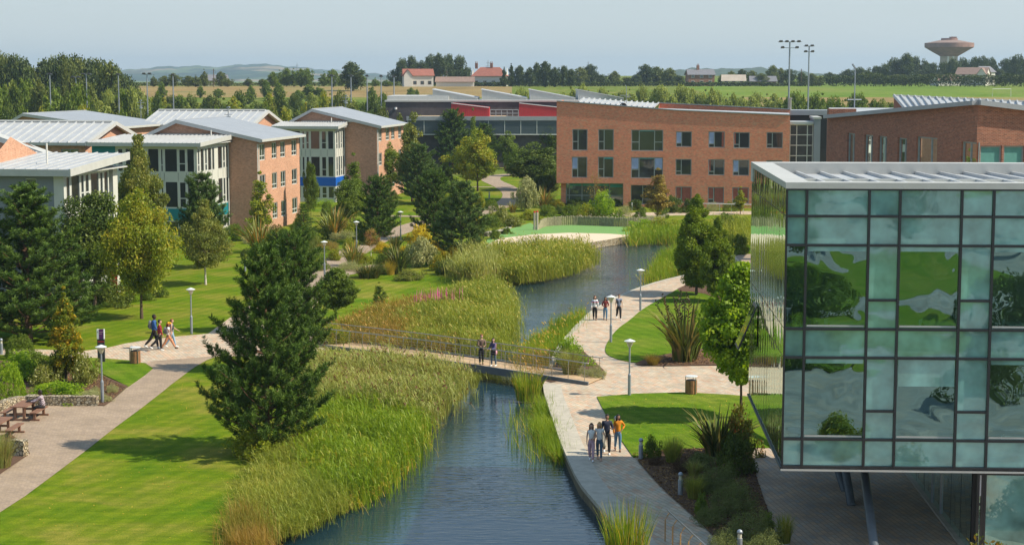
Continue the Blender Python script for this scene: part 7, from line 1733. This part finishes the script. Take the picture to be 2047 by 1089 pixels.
c=attach(p,Vector((.13*1.68*-1,.02,.86))); s=MB(); v,f=ell((0,0,0),(.07,.16,.17),12,8,lambda d: Vector((d.x,d.y*(1-.25*d.z),d.z))); s.add(v,f); s.tube([(0,-.1,.12),(0,-.03,.5),(0,.08,.12)],.012,5); o=s.build('shoulder_bag','bag_pink',None,True); o.location=c; tag(o,'pink shoulder bag on the woman on the footbridge','bag')
# seated man : on right bench of first table, facing the table
sx,sy=tbp.x+.86,tbp.y+.35
p,I=person('man in pale checked shirt and dark trousers sitting at the picnic table',0,0,0,92,'skin_dark','hair_dark','plaid_pale','cloth_black','cloth_black',((84,96),(70,60)),((48,38,6,4),(48,38,6,4)),loc=(sx,sy,0),h=1.78,lean=14,sit=.46+.095)
s=MB(); s.box(-.16,.16,-.12,.12,0,.05); s.box(-.1,.12,-.09,.06,.0505,.09); o=s.build('black_bag','charcoal'); o.location=(tbp.x+.16,tbp.y+.42,.752); tag(o,'small black bag on the picnic table in front of the seated man','bag')
# ---------- chairs inside glass building are omitted; sun, sky, haze, camera ----------
SAZ=RD(-10.5); SEL=RD(45)   # direction to the sun: +X, slightly toward the viewer
sd=Vector((math.cos(SAZ)*math.cos(SEL),math.sin(SAZ)*math.cos(SEL),math.sin(SEL)))
l=bpy.data.lights.new('sun','SUN'); l.energy=5.; l.angle=RD(.5); l.color=(1,.91,.74); o=bpy.data.objects.new('sun',l); C.objects.link(o); o.rotation_euler=sd.to_track_quat('Z','Y').to_euler()
W=bpy.data.worlds.new('World'); bpy.context.scene.world=W; W.use_nodes=True; nt=W.node_tree; nt.nodes.clear()
wo=nt.nodes.new('ShaderNodeOutputWorld'); bg=nt.nodes.new('ShaderNodeBackground'); sky=nt.nodes.new('ShaderNodeTexSky'); sky.sky_type='NISHITA'; sky.sun_disc=False
sky.sun_elevation=SEL; sky.sun_rotation=math.atan2(sd.x,sd.y); sky.altitude=0; sky.air_density=1.; sky.dust_density=1.2; sky.ozone_density=2.5
tc=nt.nodes.new('ShaderNodeTexCoord'); mp=nt.nodes.new('ShaderNodeMapping'); mp.inputs['Scale'].default_value=(1,1,5); L(nt,tc.outputs['Generated'],mp.inputs['Vector'])
nn=noise(nt,mp.outputs['Vector'],2.2,6,.6,.4); rr_=ramp(nt,[(.38,(0,0,0)),(.72,(1,1,1))],nn.outputs['Fac'])
mu=nt.nodes.new('ShaderNodeMath'); mu.operation='MULTIPLY'; mu.inputs[1].default_value=.5; L(nt,rr_.outputs[0],mu.inputs[0])
sx_=nt.nodes.new('ShaderNodeSeparateXYZ'); L(nt,tc.outputs['Generated'],sx_.inputs[0])
gr_=ramp(nt,[(0,(.50,.56,.56)),(.05,(.45,.52,.545)),(.17,(.195,.28,.345)),(.34,(.17,.31,.46)),(1,(.16,.29,.48))],sx_.outputs[2]); g10=mixc(nt,1.,gr_.outputs[0],(10,10,10),'MULTIPLY')
base_=mixc(nt,.8,sky.outputs[0],g10)
cm_=mixc(nt,mu.outputs[0],base_,(5.1,5.6,5.9)); L(nt,cm_,bg.inputs['Color']); bg.inputs['Strength'].default_value=.105; L(nt,bg.outputs[0],wo.inputs['Surface'])
m,nt,out=nmat('haze_air'); v=nt.nodes.new('ShaderNodeVolumePrincipled'); v.inputs['Density'].default_value=1.25e-4; v.inputs['Color'].default_value=(.62,.81,1.,1); v.inputs['Anisotropy'].default_value=.2; L(nt,v.outputs[0],out.inputs['Volume'])
mb=MB(); mb.box(-6000,6000,-300,9600,-6.,115); o=mb.build('haze','haze_air'); o['kind']='stuff'
cam=bpy.data.cameras.new('camera'); cam.sensor_width=36; cam.lens=F/2047*36; cam.clip_start=1; cam.clip_end=20000
co=bpy.data.objects.new('camera',cam); C.objects.link(co); co.location=(0,0,H); co.rotation_euler=(math.pi/2-T,0,0); bpy.context.scene.camera=co
S=bpy.context.scene; S.view_settings.view_transform='Standard'; S.view_settings.look='None'; S.view_settings.gamma=1; S.view_settings.exposure=.42
S.cycles.max_bounces=6; S.cycles.diffuse_bounces=2; S.cycles.glossy_bounces=3; S.cycles.transmission_bounces=3; S.cycles.transparent_max_bounces=6; S.cycles.volume_bounces=0
S.cycles.use_denoising=True
